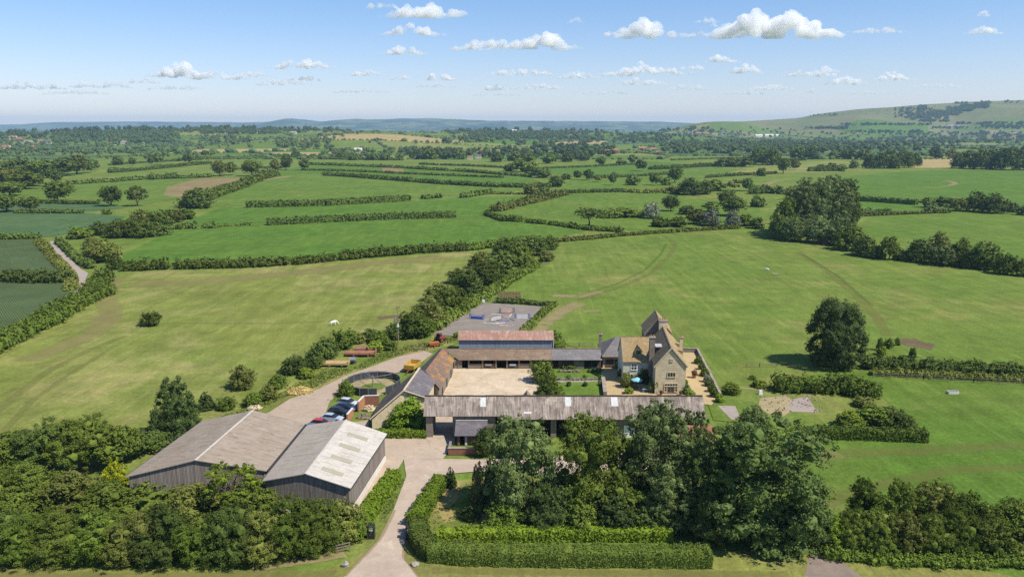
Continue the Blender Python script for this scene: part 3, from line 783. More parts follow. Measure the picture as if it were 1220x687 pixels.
def plant(name, label, cat, p, h, w, shape, kind, lod, group=None, bark='bark'):
    k = _used[0] % NVAR[lod]; _used[0] += 1
    cm, tm = crown_variant(shape, lod, k)
    rz = random.uniform(0, 6.28)
    if lod <= 2:
        t = thing(name, label, cat, p, rz, group); t.scale = (w, w, h)
        c = mesh_obj('crown', cm, t); slot(c, LEAF[kind])
        if shape != 'bush' or lod == 0:
            b = mesh_obj('trunk', tm, t); slot(b, M[bark])
    else:
        t = mesh_obj(name, cm); slot(t, LEAF[kind]); t.location = p; t.rotation_euler = (0, 0, rz); t.scale = (w, w, h)
        tag(t, label, cat, group)
    return t

def by_pixels(name, label, cat, spec, shape, kind, group=None, far=False, bark='bark'):
    px, base, top, wpx = spec[:4]
    p = T(px, base) if far else G(px, base)
    if p is None: return None
    d0 = fwd(p); w = wpx * d0 / F_PX
    if not far:
        sh = .38 if shape in ('bush', 'egg', 'cone', 'dome') else .22
        p = Vector((p.x * (1 + sh * w / p.y), p.y + sh * w, 0))
    q = D(px, top, p.y); h = max(q.z - p.z, .5)
    pxh = base - top
    lod = 0 if pxh > 62 else 1 if pxh > 34 else 2 if pxh > 17 else 3 if pxh > 8 else 4
    return plant(name, label, cat, p, h, w * 1.04, shape, kind, lod, group, bark)

ORD = ['first', 'second', 'third', 'fourth', 'fifth', 'sixth', 'seventh', 'eighth', 'ninth', 'tenth', 'eleventh', 'twelfth', 'thirteenth', 'fourteenth', 'fifteenth', 'sixteenth', 'seventeenth', 'eighteenth', 'nineteenth', 'twentieth']
def row(name, cat, desc, where, shape, kind, specs, group, far=False, bark='bark'):
    """a row of plants; each label counts along the row from its left end"""
    specs = sorted(specs); n = len(specs)
    for i, s in enumerate(specs):
        kk = s[4] if len(s) > 4 else kind; sh = s[5] if len(s) > 5 else shape
        adj = {'dark': 'dark', 'light': 'light green', 'grey': 'grey green', 'silver': 'silvery', 'olive': 'olive green', 'oak': 'green', 'lime': 'fresh green', 'bright': 'yellow green', 'brown': 'brownish', 'conifer': 'dark', 'blue': 'deep green', 'hedge': 'green', 'poplar': 'pale green', 'front': 'green', 'far': 'dark'}.get(kk, 'green')
        place = 'leftmost' if i == 0 else 'rightmost' if i == n - 1 else ORD[i] + ' from left'
        lab = f'{adj} {desc} {where}' if n == 1 else f'{adj} {desc}, {place} {where}'
        by_pixels(name, lab, cat, s, sh, kk, group, far, bark)

# ------------------------------------------------------------------ hedges
def hedge(label, pix, h, w, kind='hedge', rough=.5, name='hedge', group=None, cat='hedge', z0=0.0, leaf_k=1.0, world=None):
    P = [G(*p) for p in pix] if world is None else [Vector(p) for p in world]
    rg = np.random.default_rng(int(abs(P[0].x) * 131 + abs(P[0].y) * 17) % 2 ** 31)
    L = sum((b - a).length for a, b in zip(P, P[1:])); dist = sum(fwd(p) for p in P) / len(P)
    ls = min(2.2, max(.22, 3.0 * dist / F_PX)) * leaf_k
    cum = [0]
    for a, b in zip(P, P[1:]): cum.append(cum[-1] + (b - a).length)
    def at(s):
        s = min(max(s, 0), L)
        for i in range(len(P) - 1):
            if s <= cum[i + 1] or i == len(P) - 2:
                f = (s - cum[i]) / max(cum[i + 1] - cum[i], 1e-6); t = (P[i + 1] - P[i]).normalized()
                return P[i].lerp(P[i + 1], f), Vector((t.y, -t.x, 0))
    if rough > .35:                                # wild hedge: overlapping lobes of varied size
        C, Rr = [], []; s = 0
        while s < L:
            c, n = at(s); hh = h * rg.uniform(1 - rough * .6, 1 + rough * .3) * (.82 + .26 * math.sin(s * .11 + P[0].x) * math.sin(s * .043 + 1.3)); ww = w * rg.uniform(.62, 1.05)
            if dist > 280 and s > w and s < L - w and rg.random() < .03: s += w * rg.uniform(.3, .8); continue
            big = min(hh, ww) * .5
            C.append((c.x + n.x * rg.normal(0, .1 * w), c.y + n.y * rg.normal(0, .1 * w), hh - big * .95)); Rr.append(big)
            for sd in (-1, 1):
                r = ww * .36 * rg.uniform(.8, 1.15); q = sd * (ww * .5 - r * .8) + rg.normal(0, .06 * w)
                C.append((c.x + n.x * q, c.y + n.y * q, min(r * .75, hh * .5))); Rr.append(r)
                C.append((c.x + n.x * q * .8, c.y + n.y * q * .8, hh * .55 * rg.uniform(.8, 1.15))); Rr.append(r * .9)
            s += max(big * .85, .5)
        area = sum(2 * math.pi * r * r for r in Rr) * .55
        nl = int(min(26000, max(60, area / (ls * ls) * 2.0)))
        me = lobes_to_mesh(name, np.array(C), np.array(Rr), nl, ls, rg, .70, .3, (1, 1, 1), None)
        o = mesh_obj(name, me)
    else:                                          # clipped hedge: straight sides, fine leaf skin
        V, T3, Q4 = [], [], []; step = max(.5, ls); ns = max(2, int(L / step)); prof = [(-.5, 0), (-.52, .5), (-.46, .93), (-.3, 1.0), (.3, 1.0), (.46, .93), (.52, .5), (.5, 0)]
        ring = []
        for i in range(ns + 1):
            c, n = at(L * i / ns); k = len(V); jh = h * (1 + rg.normal(0, .04 + rough * .1)); jw = w * (1 + rg.normal(0, .04 + rough * .1))
            for a, b in prof: V.append((c.x + n.x * a * jw * .84, c.y + n.y * a * jw * .84, max(0, b * jh * .90)))
            ring.append(k)
        for i in range(ns):
            for j in range(len(prof) - 1): Q4.append([ring[i] + j, ring[i] + j + 1, ring[i + 1] + j + 1, ring[i + 1] + j])
        for e in (ring[0], ring[-1]): Q4.append([e, e + 1, e + 2, e + 3]); Q4.append([e + 3, e + 4, e + 5, e + 6]); Q4.append([e, e + 3, e + 6, e + 7])
        area = L * (2 * h + w) + 2 * w * h; nl = int(min(26000, max(80, area / (ls * ls) * 2.3)))
        ss = rg.random(nl) * L; t = rg.random(nl) * (2 * h + w); PP = np.zeros((nl, 3)); NN = np.zeros((nl, 3))
        for i in range(nl):
            c, n = at(ss[i]); u = t[i]
            bump = 1 + .05 * math.sin(ss[i] * 1.7 + math.sin(ss[i] * .63) * 2) * (1 + 2 * rough)
            if u < h: a, b, m = -.5, u / h, (-n.x, -n.y, .15)
            elif u > h + w: a, b, m = .5, (u - h - w) / h, (n.x, n.y, .15)
            else: a, b, m = (u - h) / w - .5, 1.0, (0, 0, 1)
            rr = bump * (1 + rg.normal(0, .035)) * (1 - .12 * max(0, b - .8) * 5 * (abs(a) > .44))
            PP[i] = (c.x + n.x * a * w * rr, c.y + n.y * a * w * rr, b * h * rr); NN[i] = m
        for e, sg in ((0, -1), (L, 1)):            # the hedge's two ends
            c, n = at(e); tt = Vector((-n.y, n.x, 0)) * sg
            ne = max(6, int(w * h / (ls * ls) * 2.3)); a = rg.uniform(-.5, .5, ne); b = rg.random(ne)
            PP = np.vstack([PP, np.stack([c.x + n.x * a * w, c.y + n.y * a * w, b * h], 1)]); NN = np.vstack([NN, np.tile((tt.x, tt.y, .1), (ne, 1))])
        NN = unit(NN + rg.normal(size=NN.shape) * .5)
        Vl, Ql = leaf_cards(PP, NN, ls, rg)
        me = np_mesh(name, np.vstack([Vl, np.array(V)]), np.vstack([Ql, np.array(Q4) + len(Vl)]))
        o = mesh_obj(name, me)
    o.data.materials.append(LEAF[kind])
    if z0: o.location.z = z0
    return tag(o, label, cat, group)
# ------------------------------------------------------------------ hedges of the field pattern
hedge('wild bushy hedge along the left edge of the hay meadow', [(-40, 440), (0, 414), (30, 400), (62, 384), (92, 364), (126, 350)], 3.8, 7.0, 'hedge', .7)
hedge('long wild hedge along the far side of the hay meadow', [(151, 322), (220, 320), (300, 318), (360, 314), (420, 308), (500, 301), (556, 298)], 4.2, 5.5, 'oak', .6)
hedge('continuation of the long wild hedge up to the shelter belt', [(556, 298), (600, 293), (640, 288)], 3.6, 5, 'hedge', .5)
hedge('dark hedge on the right of the country lane', [(70, 289.5), (85, 303), (98, 314), (109, 320)], 3.2, 3.6, 'dark', .45)
hedge('low hedge on the left of the country lane', [(47, 288), (60, 304), (74, 318), (86, 334), (84, 346)], 1.0, 4, 'olive', .45)
hedge('scrubby bank below the bend of the lane', [(106, 350), (117, 341), (126, 330)], 2.6, 6, 'hedge', .6)
hedge('short thick hedge between the two maize fields', [(7, 334), (40, 335), (76, 335)], 4.6, 7, 'dark', .55)
hedge('low hedge along the top of the upper maize field', [(-20, 285), (20, 284.5), (45, 284)], 2.6, 4, 'hedge', .5)
hedge('clipped dark hedge, left piece, between the two green fields', [(205, 273), (230, 272), (258, 271)], 3.2, 5, 'dark', .4)
hedge('thin hedge beside the left piece of the clipped dark hedge', [(262, 270), (300, 268)], 1.2, 2, 'olive', .4)
hedge('clipped dark hedge, long middle piece, between the two green fields', [(319, 268), (360, 266), (400, 264), (470, 261), (543, 259)], 3.6, 5, 'dark', .3)
hedge('clipped dark hedge with a gap below the sloping field', [(294, 247), (345, 246), (386, 245)], 4.0, 6, 'dark', .3)
hedge('clipped dark hedge right of the gap below the sloping field', [(388, 245), (440, 242), (487, 239)], 4.0, 6, 'dark', .35)
hedge('small tuft of hedge between the clipped hedge pieces', [(504, 237), (525, 235.5)], 3.4, 5, 'dark', .5)
hedge('short dark hedge at the right end of the sloping field', [(550, 235.5), (568, 233), (586, 230)], 3.8, 6, 'dark', .4)
hedge('thin hedge joining the short dark hedge to the brook', [(586, 231), (625, 231.5), (645, 231)], 1.4, 3, 'olive', .4)
hedge('low hedge on the brook below the spreading oak, left piece', [(580, 256), (600, 263), (622, 264)], 3.6, 5, 'hedge', .5)
hedge('low hedge on the brook below the spreading oak, middle piece', [(628, 265), (660, 268), (700, 274), (740, 276)], 2.6, 4, 'hedge', .5)
hedge('low hedge on the brook below the spreading oak, right piece', [(640, 289), (680, 287), (740, 281), (800, 277), (880, 272)], 1.6, 3, 'olive', .5)
hedge('overgrown bank left of the oak field', [(590, 252), (612, 246), (650, 237), (672, 232)], 2.4, 9, 'olive', .5)
hedge('neat low hedge along the top of the oak field', [(670, 230.5), (705, 229.5), (742, 228.5)], 2.6, 4, 'dark', .25)
hedge('high clipped hedge running into the willow thicket', [(722, 260), (745, 259), (767, 259)], 5.0, 7, 'oak', .4)
hedge('tall hedge climbing beside the brown field', [(222, 247), (250, 236), (280, 226), (310, 214), (328, 209)], 6, 11, 'oak', .5)
hedge('long dark hedge along the top of the sloping field', [(387, 209), (420, 211), (470, 215), (520, 219), (580, 222.5), (655, 224)], 4.4, 7, 'dark', .5)
hedge('low hedge above the left copse field', [(82, 220), (130, 217), (180, 213), (230, 212), (252, 211)], 3.6, 6, 'dark', .45)
hedge('hedge behind the far left field', [(131, 206), (170, 203), (210, 199), (250, 195)], 4.4, 7, 'dark', .5)
hedge('dark bushy clump in the low left hedge', [(180, 214), (195, 213), (210, 212.5)], 6, 9, 'dark', .5)
hedge('hedge below the row of left oaks', [(49, 242), (80, 243), (118, 243)], 2.6, 4, 'dark', .5)
hedge('hedge in front of the row of left oaks', [(20, 254), (60, 254), (98, 254)], 2.4, 4, 'dark', .5)
hedge('small bush in the blue green crop edge', [(124, 255), (133, 255)], 3.4, 5, 'hedge', .5)
hedge('straight far hedge under the scattered trees', [(367, 196), (420, 198), (470, 200), (560, 205), (632, 211)], 3.4, 6, 'dark', .4)
hedge('second straight far hedge over the bare patch', [(360, 203), (410, 204), (455, 206), (500, 208), (600, 212)], 2.2, 4, 'olive', .4)
hedge('far hedge at the foot of the wooded hill', [(240, 190), (290, 189), (340, 187), (400, 190), (480, 191)], 3.6, 8, 'dark', .5)
hedge('hedge crossing the tussocky field', [(841, 212), (870, 210), (925, 207)], 3.4, 5, 'dark', .4)
hedge('dark hedge below the yellowish field', [(775, 202), (800, 201), (830, 199), (853, 198)], 5, 8, 'dark', .5)
hedge('low hedge right of the neat oak field hedge', [(745, 229), (770, 230), (792, 229)], 3, 5, 'olive', .45)
hedge('hedge beside the poplar clump', [(896, 231), (915, 230), (930, 231)], 6, 9, 'dark', .45)
hedge('straight hedge right of the poplar clump', [(1016, 239), (1050, 241), (1092, 244)], 3.6, 5, 'dark', .25)
hedge('lower thin hedge right of the poplar clump', [(1012, 258), (1060, 256), (1130, 253.5)], 1.6, 3, 'olive', .4)
hedge('round bush pair in the lower thin hedge', [(1025, 257), (1040, 256.5)], 4.2, 7, 'grey', .5)
hedge('dark bush in the lower thin hedge', [(1048, 255), (1060, 254.5)], 4.2, 6, 'dark', .5)
hedge('pale scrub between the two far thickets', [(1106, 253), (1124, 252)], 4.2, 7, 'grey', .5)
hedge('hedge on the rise left of the golden field', [(965, 204), (985, 204), (1003, 203)], 6, 10, 'dark', .5)
hedge('thick hedge in front of the fenced paddock', [(1034, 438), (1080, 440), (1150, 443), (1222, 446)], 2.8, 4.2, 'dark', .4)
hedge('lower hedge along the paddock fence', [(1040, 446), (1100, 449), (1222, 455)], 1.5, 2.4, 'olive', .45)
hedge('thick hedge below the big round evergreen', [(929, 465), (965, 466), (1010, 469), (1046, 473)], 3.6, 5.2, 'hedge', .38)
hedge('low trimmed hedge closing the slab garden', [(952, 521), (1000, 521.5), (1050, 523), (1103, 525)], 2.0, 2.2, 'hedge', .15)
hedge('thick clipped roadside hedge along the bottom', [(512, 664), (560, 668), (640, 669.5), (740, 670), (846, 671)], 2.15, 2.7, 'front', .20, leaf_k=.72)
hedge('rounded corner of the clipped roadside hedge by the gate pillar', [(497, 632), (499, 645), (506, 657), (515, 664)], 2.1, 2.6, 'front', .22, leaf_k=.75)
hedge('bright inner hedge behind the roadside hedge', [(520, 643), (580, 642), (660, 641), (740, 641), (800, 641)], 1.6, 2.0, 'clipped', .25)
hedge('bright clipped hedge on the right side of the drive', [(494, 627), (503, 612), (514, 595), (525, 577)], 1.8, 2.4, 'clipped', .15)
hedge('bright clipped hedge on the left side of the drive', [(432, 625), (446, 605), (458, 588), (469, 571)], 1.8, 2.3, 'clipped', .15)
hedge('bright clipped hedge in front of the slate barn', [(449, 520), (478, 520), (508, 520)], 1.3, 1.8, 'clipped', .15)
hedge('wild trimmed belt along the left side of the riding arena', [(514, 394), (538, 379), (564, 362), (596, 343), (638, 317)], 2.4, 4.5, 'oak', .4)
hedge('dark low hedge along the far side of the riding arena', [(593, 360), (620, 361.5), (656, 365)], 1.6, 2.4, 'dark', .4)
hedge('low hedge along the right side of the riding arena', [(660, 364), (645, 376), (630, 390), (622, 398)], 1.3, 2.4, 'weeds', .4)
hedge('tall weeds beside the rusty shed', [(660, 402), (663, 412), (668, 418)], 2.2, 3, 'hedge', .5)

for i, pts in enumerate(([(648, 201), (700, 199), (760, 196)], [(690, 206), (730, 204), (775, 202)], [(700, 213), (745, 211), (795, 208)], [(800, 191), (860, 189), (930, 188)], [(255, 203), (300, 201), (345, 199)],
                         [(260, 198), (310, 196), (360, 194)], [(380, 193), (430, 193.5), (500, 195)], [(500, 196), (560, 198), (620, 201)], [(130, 197), (180, 193.5), (240, 190.5)], [(640, 192), (700, 190), (780, 189)], [(860, 196), (900, 194), (960, 191)], [(500, 190.5), (560, 192), (610, 194)])):
    if i in (1, 5, 6, 9, 11): continue
    hedge(['far hedge level with the small dark bushes behind the oak field', 'lower far hedge left of the dark roundish hedge bush', 'broken far hedge just above the neat oak field', 'far hedge under the long dark woodland belt', 'short far hedge left of the far tree line', 'second short far hedge above the left hedge trees', 'far hedge below the pale barn roof', 'far hedge above the long green field', 'far hedge above the far left field trees', 'far hedge below the brick farmhouses', 'far hedge crossing the yellowish field', 'far hedge above the brook cottages'][i], pts, 2.2 + (i % 3) * .6, 4, 'dark', .6)

# ------------------------------------------------------------------ trees and bushes of the middle distance
GM = 'trees standing along the field hedges'
by_pixels('oak_tree', 'single spreading oak standing in the low brook hedge', 'tree', (702, 271, 247, 37), 'spread', 'dark')
by_pixels('bush', 'lone round bush in the middle of the hay meadow', 'bush', (180.5, 389.5, 368, 26), 'bush', 'oak')
by_pixels('bush', 'olive brown rounded bush standing behind the larger barn', 'bush', (290, 466, 430, 31), 'bush', 'olive')
by_pixels('evergreen_tree', 'big dense round evergreen standing alone in the pasture', 'tree', (993, 444, 359, 78), 'egg', 'conifer')
by_pixels('conifer_tree', 'dark pyramid conifer behind the corner of the left barn', 'tree', (212, 530, 447, 74), 'cone', 'conifer')
by_pixels('conifer_tree', 'small dark conifer at the foot of the pyramid conifer', 'tree', (246, 490, 466, 24), 'cone', 'conifer')
row('oak_tree', 'tree', 'hedgerow oak', 'beside the blue green crop', 'round', 'dark', [(8, 253, 231, 36), (36, 252, 234, 27), (69, 241, 216, 37, 'oak'), (133, 246, 221, 28), (164, 246, 221, 24, 'olive', 'open')], GM)
row('tree', 'tree', 'copse tree', 'in the copse on the left edge', 'round', 'dark', [(4, 222, 199, 42, 'olive'), (12, 234, 216, 40, 'oak'), (30, 226, 202, 38, 'oak'), (38, 222, 206, 38), (22, 210, 188, 42), (50, 213, 190, 36), (66, 219, 200, 24), (75, 210, 187, 34), (92, 208, 185, 30, 'olive'), (106, 206, 189, 20), (113, 203, 190, 13)], GM)
row('tree', 'tree', 'hedge tree', 'left of the sloping field', 'round', 'oak', [(237, 249, 221, 40, 'dark', 'bush'), (262, 210, 191, 20, 'olive'), (275, 209, 192, 18), (300, 210, 190, 26, 'oak'), (328, 206, 190, 18, 'olive'), (341, 203, 185, 17, 'dark'), (363, 203, 189, 14, 'dark'), (318, 209, 199, 22, 'grey', 'bush')], GM)
row('bush', 'bush', 'bush', 'where the left hedges meet', 'bush', 'hedge', [(95, 285, 268, 32), (118, 281, 262, 28, 'dark'), (145, 284, 257, 38, 'oak'), (168, 284, 258, 36), (188, 282, 263, 34, 'dark'), (170, 266, 247, 32, 'olive'), (190, 269, 247, 30), (207, 266, 247, 26, 'olive'), (220, 262, 246, 24), (110, 297, 281, 24, 'olive')], 'bushes where the left hedges meet')
row('tree', 'tree', 'leafy tree', 'at the bend of the country lane', 'bush', 'hedge', [(126, 314, 282, 40, 'olive'), (108, 311, 290, 20), (137, 322, 302, 20, 'oak')], 'trees at the bend of the lane')
row('tree', 'tree', 'small far tree', 'in the far left fields', 'round', 'dark', [(141, 200, 186, 16), (158, 198, 187, 10), (180, 197, 185, 8), (189, 196, 183, 13), (224, 195, 183, 13), (214, 192, 187, 5), (245, 187, 179, 12), (252, 186, 181, 9)], GM)
row('tree', 'tree', 'brookside tree', 'along the brook above the oak field', 'round', 'dark', [(632, 232, 217, 19, 'olive', 'bush'), (649, 231, 221, 17, 'dark', 'bush'), (608, 204, 194, 16, 'dark', 'bush'), (621, 205, 188, 26, 'oak', 'bush'), (634, 208, 191, 22, 'oak', 'bush'), (645, 212, 198, 25, 'dark', 'bush'), (662, 223, 208, 20, 'dark', 'bush'), (674, 214, 206, 14, 'olive', 'bush'), (688, 214, 203, 11), (701, 215, 201, 14)], GM)
row('tree', 'tree', 'dark hedge tree', 'in the hedges behind the oak field', 'round', 'dark', [(730, 221, 205, 10, 'grey'), (754, 221, 206, 19, 'dark', 'bush'), (780, 221, 206, 15), (793, 221, 210, 14, 'oak', 'bush'), (804, 218, 198, 19), (822, 233, 209, 32, 'dark', 'bush'), (837, 232, 211, 26, 'dark', 'bush'), (852, 228, 212, 26, 'oak', 'bush'), (874, 228, 213, 17, 'olive', 'open'), (890, 228, 211, 17), (764, 204, 190, 15), (753, 196, 184, 10), (740, 196, 189, 13, 'dark', 'bush'), (715, 198, 187, 14), (712, 217, 209, 10, 'olive'), (907, 210, 199, 13, 'dark', 'bush'), (933, 207, 187, 18, 'oak'), (947, 203, 190, 13, 'olive'), (803, 231, 220, 22, 'olive', 'bush')], GM)
row('tree', 'tree', 'thicket tree', 'in the willow thicket beside the brook', 'bush', 'hedge', [(745, 260, 246, 34, 'oak'), (776, 261, 237, 20, 'silver'), (787, 271, 256, 24, 'hedge'), (799, 252, 233, 22, 'dark', 'round'), (808, 271, 257, 24, 'oak'), (830, 268, 246, 26, 'olive'), (846, 270, 247, 26, 'silver'), (848, 253, 239, 22, 'dark'), (866, 244, 223, 24, 'dark'), (873, 258, 233, 34, 'dark', 'round'), (873, 270, 248, 20, 'silver'), (888, 270, 254, 24, 'hedge'), (901, 273, 258, 20, 'dark'), (903, 247, 231, 19, 'dark'), (818, 256, 244, 22, 'oak')], 'trees of the willow thicket')
GP = 'trees of the tall poplar clump'
row('poplar_tree', 'tree', 'tall tree', 'in the tall poplar clump', 'dome', 'poplar', [(934, 284, 232, 34, 'hedge', 'bush'), (949, 282, 217, 44), (966, 280, 209, 52, 'poplar', 'dome'), (987, 277, 206, 54, 'poplar', 'dome'), (1003, 272, 211, 36, 'oak', 'dome'), (1012, 270, 226, 26, 'oak', 'bush'), (927, 286, 250, 26, 'dark', 'bush'), (948, 289, 254, 34, 'grey', 'bush'), (975, 291, 254, 36, 'poplar', 'bush'), (960, 270, 224, 40, 'oak')], GP)
GB = 'trees of the belt right of the big pasture'
row('tree', 'tree', 'belt tree', 'right of the big pasture', 'bush', 'dark', [(998, 294, 262, 40, 'grey'), (1012, 300, 266, 40, 'oak'), (1031, 307, 278, 36), (1059, 310, 281, 24, 'oak', 'round'), (1074, 311, 294, 22), (1095, 314, 281, 36), (1122, 318, 286, 38, 'grey'), (1118, 303, 273, 26, 'olive'), (1142, 318, 279, 28, 'oak'), (1172, 323, 285, 42), (1196, 328, 297, 28, 'hedge'), (1217, 330, 306, 22, 'oak'), (1235, 330, 300, 24), (1045, 309, 292, 20, 'hedge'), (1155, 321, 298, 22, 'hedge')], GB)
row('tree', 'tree', 'thicket tree', 'in the far thicket below the chalk track', 'bush', 'dark', [(1106, 248, 234, 20), (1124, 248, 233, 26), (1143, 252, 234, 20, 'olive'), (1162, 253, 225, 30), (1183, 255, 227, 32), (1204, 253, 239, 20, 'grey'), (1218, 257, 243, 16, 'grey')], 'trees of the far thicket')
row('tree', 'tree', 'copse tree', 'in the dark copse behind the golden field', 'bush', 'dark', [(1141, 201, 180, 18), (1152, 201, 176, 22), (1166, 202, 174, 26, 'oak'), (1182, 202, 173, 26), (1198, 203, 172, 28), (1215, 203, 170, 28), (1230, 203, 170, 26), (1036, 201, 183, 18), (1048, 201, 179, 22), (1062, 201, 178, 26), (1078, 200, 178, 22, 'oak'), (1090, 198, 180, 16), (1114, 189, 173, 17), (1133, 189, 176, 14, 'olive'), (1017, 201, 190, 13), (995, 189, 178, 16), (1010, 188, 176, 18), (1028, 187, 178, 16)], GM)
row('tree', 'tree', 'far tree', 'beyond the poplar clump', 'bush', 'dark', [(860, 199, 187, 18), (872, 199, 186, 20, 'oak'), (886, 199, 185, 22), (903, 196, 173, 22), (918, 197, 172, 24), (950, 189, 172, 20, 'oak'), (966, 190, 172, 20), (1012, 190, 175, 22), (1030, 191, 177, 20, 'oak'), (978, 204, 195, 14, 'oak'), (990, 204, 193, 14), (1003, 204, 195, 14, 'oak'), (1060, 189, 176, 16), (1076, 188, 177, 14, 'oak')], GM)
row('tree', 'tree', 'far tree', 'in the valley left of centre', 'bush', 'dark', [(408, 190, 179, 14), (421, 191, 180, 13, 'oak'), (442, 191, 181, 12), (460, 191, 181, 14), (498, 189, 176, 16), (512, 190, 175, 18, 'oak'), (530, 190, 178, 15), (548, 190, 177, 17), (592, 193, 180, 16), (612, 192, 178, 18), (630, 193, 180, 16, 'oak'), (655, 195, 181, 17), (676, 193, 180, 16), (696, 191, 179, 16), (385, 188, 179, 12), (352, 187, 178, 12)], GM)
# shelter belt between hay meadow and riding arena
row('tree', 'tree', 'wild tree', 'left of the riding arena', 'bush', 'oak', [(452, 412, 392, 24, 'hedge'), (470, 405, 382, 30, 'dark'), (493, 404, 364, 46, 'oak'), (512, 392, 352, 46, 'olive'), (505, 404, 378, 30, 'hedge'), (537, 376, 336, 44, 'oak'), (520, 362, 334, 36, 'olive'), (558, 358, 318, 44, 'dark'), (548, 340, 318, 34, 'oak'), (580, 342, 305, 44, 'oak'), (600, 328, 296, 40, 'dark'), (575, 322, 297, 36, 'olive'), (618, 318, 284, 38, 'oak'), (603, 305, 281, 34, 'hedge'), (637, 306, 279, 34, 'dark'), (655, 298, 278, 22, 'hedge'), (650, 312, 296, 20, 'olive'), (625, 300, 280, 26, 'grey')], 'trees of the shelter belt')
row('bush', 'bush', 'wild bush', 'above the farm track', 'bush', 'hedge', [(352, 448, 420, 34, 'dark'), (375, 440, 412, 26, 'dark'), (387, 430, 399, 36, 'dark'), (410, 417, 388, 36, 'hedge'), (425, 410, 393, 26, 'olive'), (441, 408, 390, 24, 'dark'), (332, 464, 444, 26, 'hedge'), (320, 478, 456, 26, 'olive'), (365, 452, 436, 22, 'light'), (448, 420, 404, 20, 'light'), (465, 418, 404, 20, 'hedge'), (302, 486, 466, 26, 'hedge'), (270, 490, 470, 24, 'hedge')], 'bushes of the rough bank')
# ------------------------------------------------------------------ wood at the lower left
GW = 'trees of the wood at the lower left'
row('tree', 'tree', 'wood tree', 'in the back row of the lower left wood', 'round', 'oak', [(-20, 580, 520, 80), (22, 570, 516, 84), (62, 568, 502, 84, 'dark'), (100, 566, 498, 84), (136, 560, 506, 70, 'oak'), (160, 548, 516, 50, 'dark'), (186, 540, 510, 40, 'dark', 'bush')], GW)
row('tree', 'tree', 'wood tree', 'in the middle row of the lower left wood', 'bush', 'oak', [(-10, 630, 556, 90), (40, 625, 548, 92, 'oak'), (88, 622, 560, 80, 'olive'), (130, 624, 572, 76), (185, 622, 570, 100, 'oak'), (236, 624, 574, 76, 'olive'), (281, 622, 551, 68, 'light', 'open'), (310, 634, 578, 60, 'oak')], GW)
row('bush', 'bush', 'edge bush', 'in the front row of the lower left wood', 'bush', 'hedge', [(-8, 676, 604, 86, 'dark'), (36, 678, 612, 74), (76, 679, 606, 76, 'oak'), (118, 679, 604, 84, 'hedge'), (160, 680, 610, 70, 'olive'), (200, 680, 598, 84, 'dark'), (240, 681, 612, 66, 'hedge'), (278, 681, 600, 76, 'dark'), (316, 678, 606, 70, 'olive'), (350, 672, 582, 76, 'hedge'), (385, 662, 590, 70, 'oak'), (408, 652, 592, 56, 'olive'), (368, 668, 622, 50, 'hedge'), (424, 646, 604, 40, 'hedge')], GW)
by_pixels('bush', 'bright yellow green bush between the wood and the left barn', 'bush', (140, 592, 545, 30), 'bush', 'bright')
by_pixels('bush', 'small yellow shoot at the edge of the lower left wood', 'bush', (128, 582, 556, 16), 'bush', 'bright')
by_pixels('bush', 'fresh yellow green bush behind the left gate pillar', 'bush', (438, 632, 600, 24), 'bush', 'lime')
# ------------------------------------------------------------------ roadside trees in front of the long barn
by_pixels('tree', 'tall grey green tree nearest the brick lean-to', 'tree', (620, 628, 493, 94), 'dome', 'grey', None, False, 'bark_pale')
by_pixels('tree', 'fresh green roadside tree between two grey green ones', 'tree', (703, 630, 493, 98), 'dome', 'oak')
by_pixels('tree', 'grey green tree before the right half of the long barn', 'tree', (781, 622, 474, 94), 'dome', 'grey', None, False, 'bark_pale')
by_pixels('oak_tree', 'huge dark green oak at the right end of the roadside trees', 'tree', (908, 668, 494, 156), 'dome', 'blue')
by_pixels('tree', 'low leafy tree under the slim green roadside tree', 'tree', (750, 636, 582, 50), 'dome', 'hedge')
by_pixels('tree', 'lower grey green tree left of the huge oak', 'tree', (797, 640, 556, 62), 'dome', 'grey')
by_pixels('tree', 'narrow shaded tree between the first two tall roadside trees', 'tree', (662, 636, 578, 50), 'dome', 'blue')  # deep green leaf colour stands in for the shade between the crowns
by_pixels('tree', 'dark tree leaning against the left of the huge oak', 'tree', (843, 640, 520, 74), 'dome', 'blue')
by_pixels('tree', 'deep green low tree under the huge oak, near the hedge end', 'tree', (850, 656, 572, 66), 'bush', 'blue')
by_pixels('tree', 'deep green low tree on the right flank of the huge oak', 'tree', (955, 660, 560, 64), 'bush', 'blue')
by_pixels('bush', 'light green bush beside the field gate', 'bush', (958, 656, 618, 38), 'bush', 'light')
by_pixels('tree', 'grey green sapling in front of the slab garden', 'tree', (896, 520, 478, 40), 'bush', 'grey')
by_pixels('tree', 'grey green tree over the end of the long barn', 'tree', (826, 588, 486, 46), 'open', 'grey')
by_pixels('tree', 'slim green tree between the fresh green and grey green trees', 'tree', (745, 600, 520, 44), 'open', 'oak')
by_pixels('conifer_tree', 'small slim conifer beside the gravel drive', 'conifer', (537, 582, 556, 18), 'cone', 'conifer')
by_pixels('conifer_tree', 'dark slender conifer left of the grey green tree', 'conifer', (583, 612, 546, 20), 'cone', 'conifer')
by_pixels('conifer_tree', 'reddish green conifer between the drive and the trees', 'conifer', (570, 600, 548, 24), 'cone', 'brown')
by_pixels('bush', 'small dark shrub on the dry grass inside the hedge', 'bush', (560, 622, 600, 26), 'bush', 'dark')
by_pixels('bush', 'dark leafy shrub beside the brick lean-to', 'bush', (579, 546, 506, 34), 'bush', 'dark')
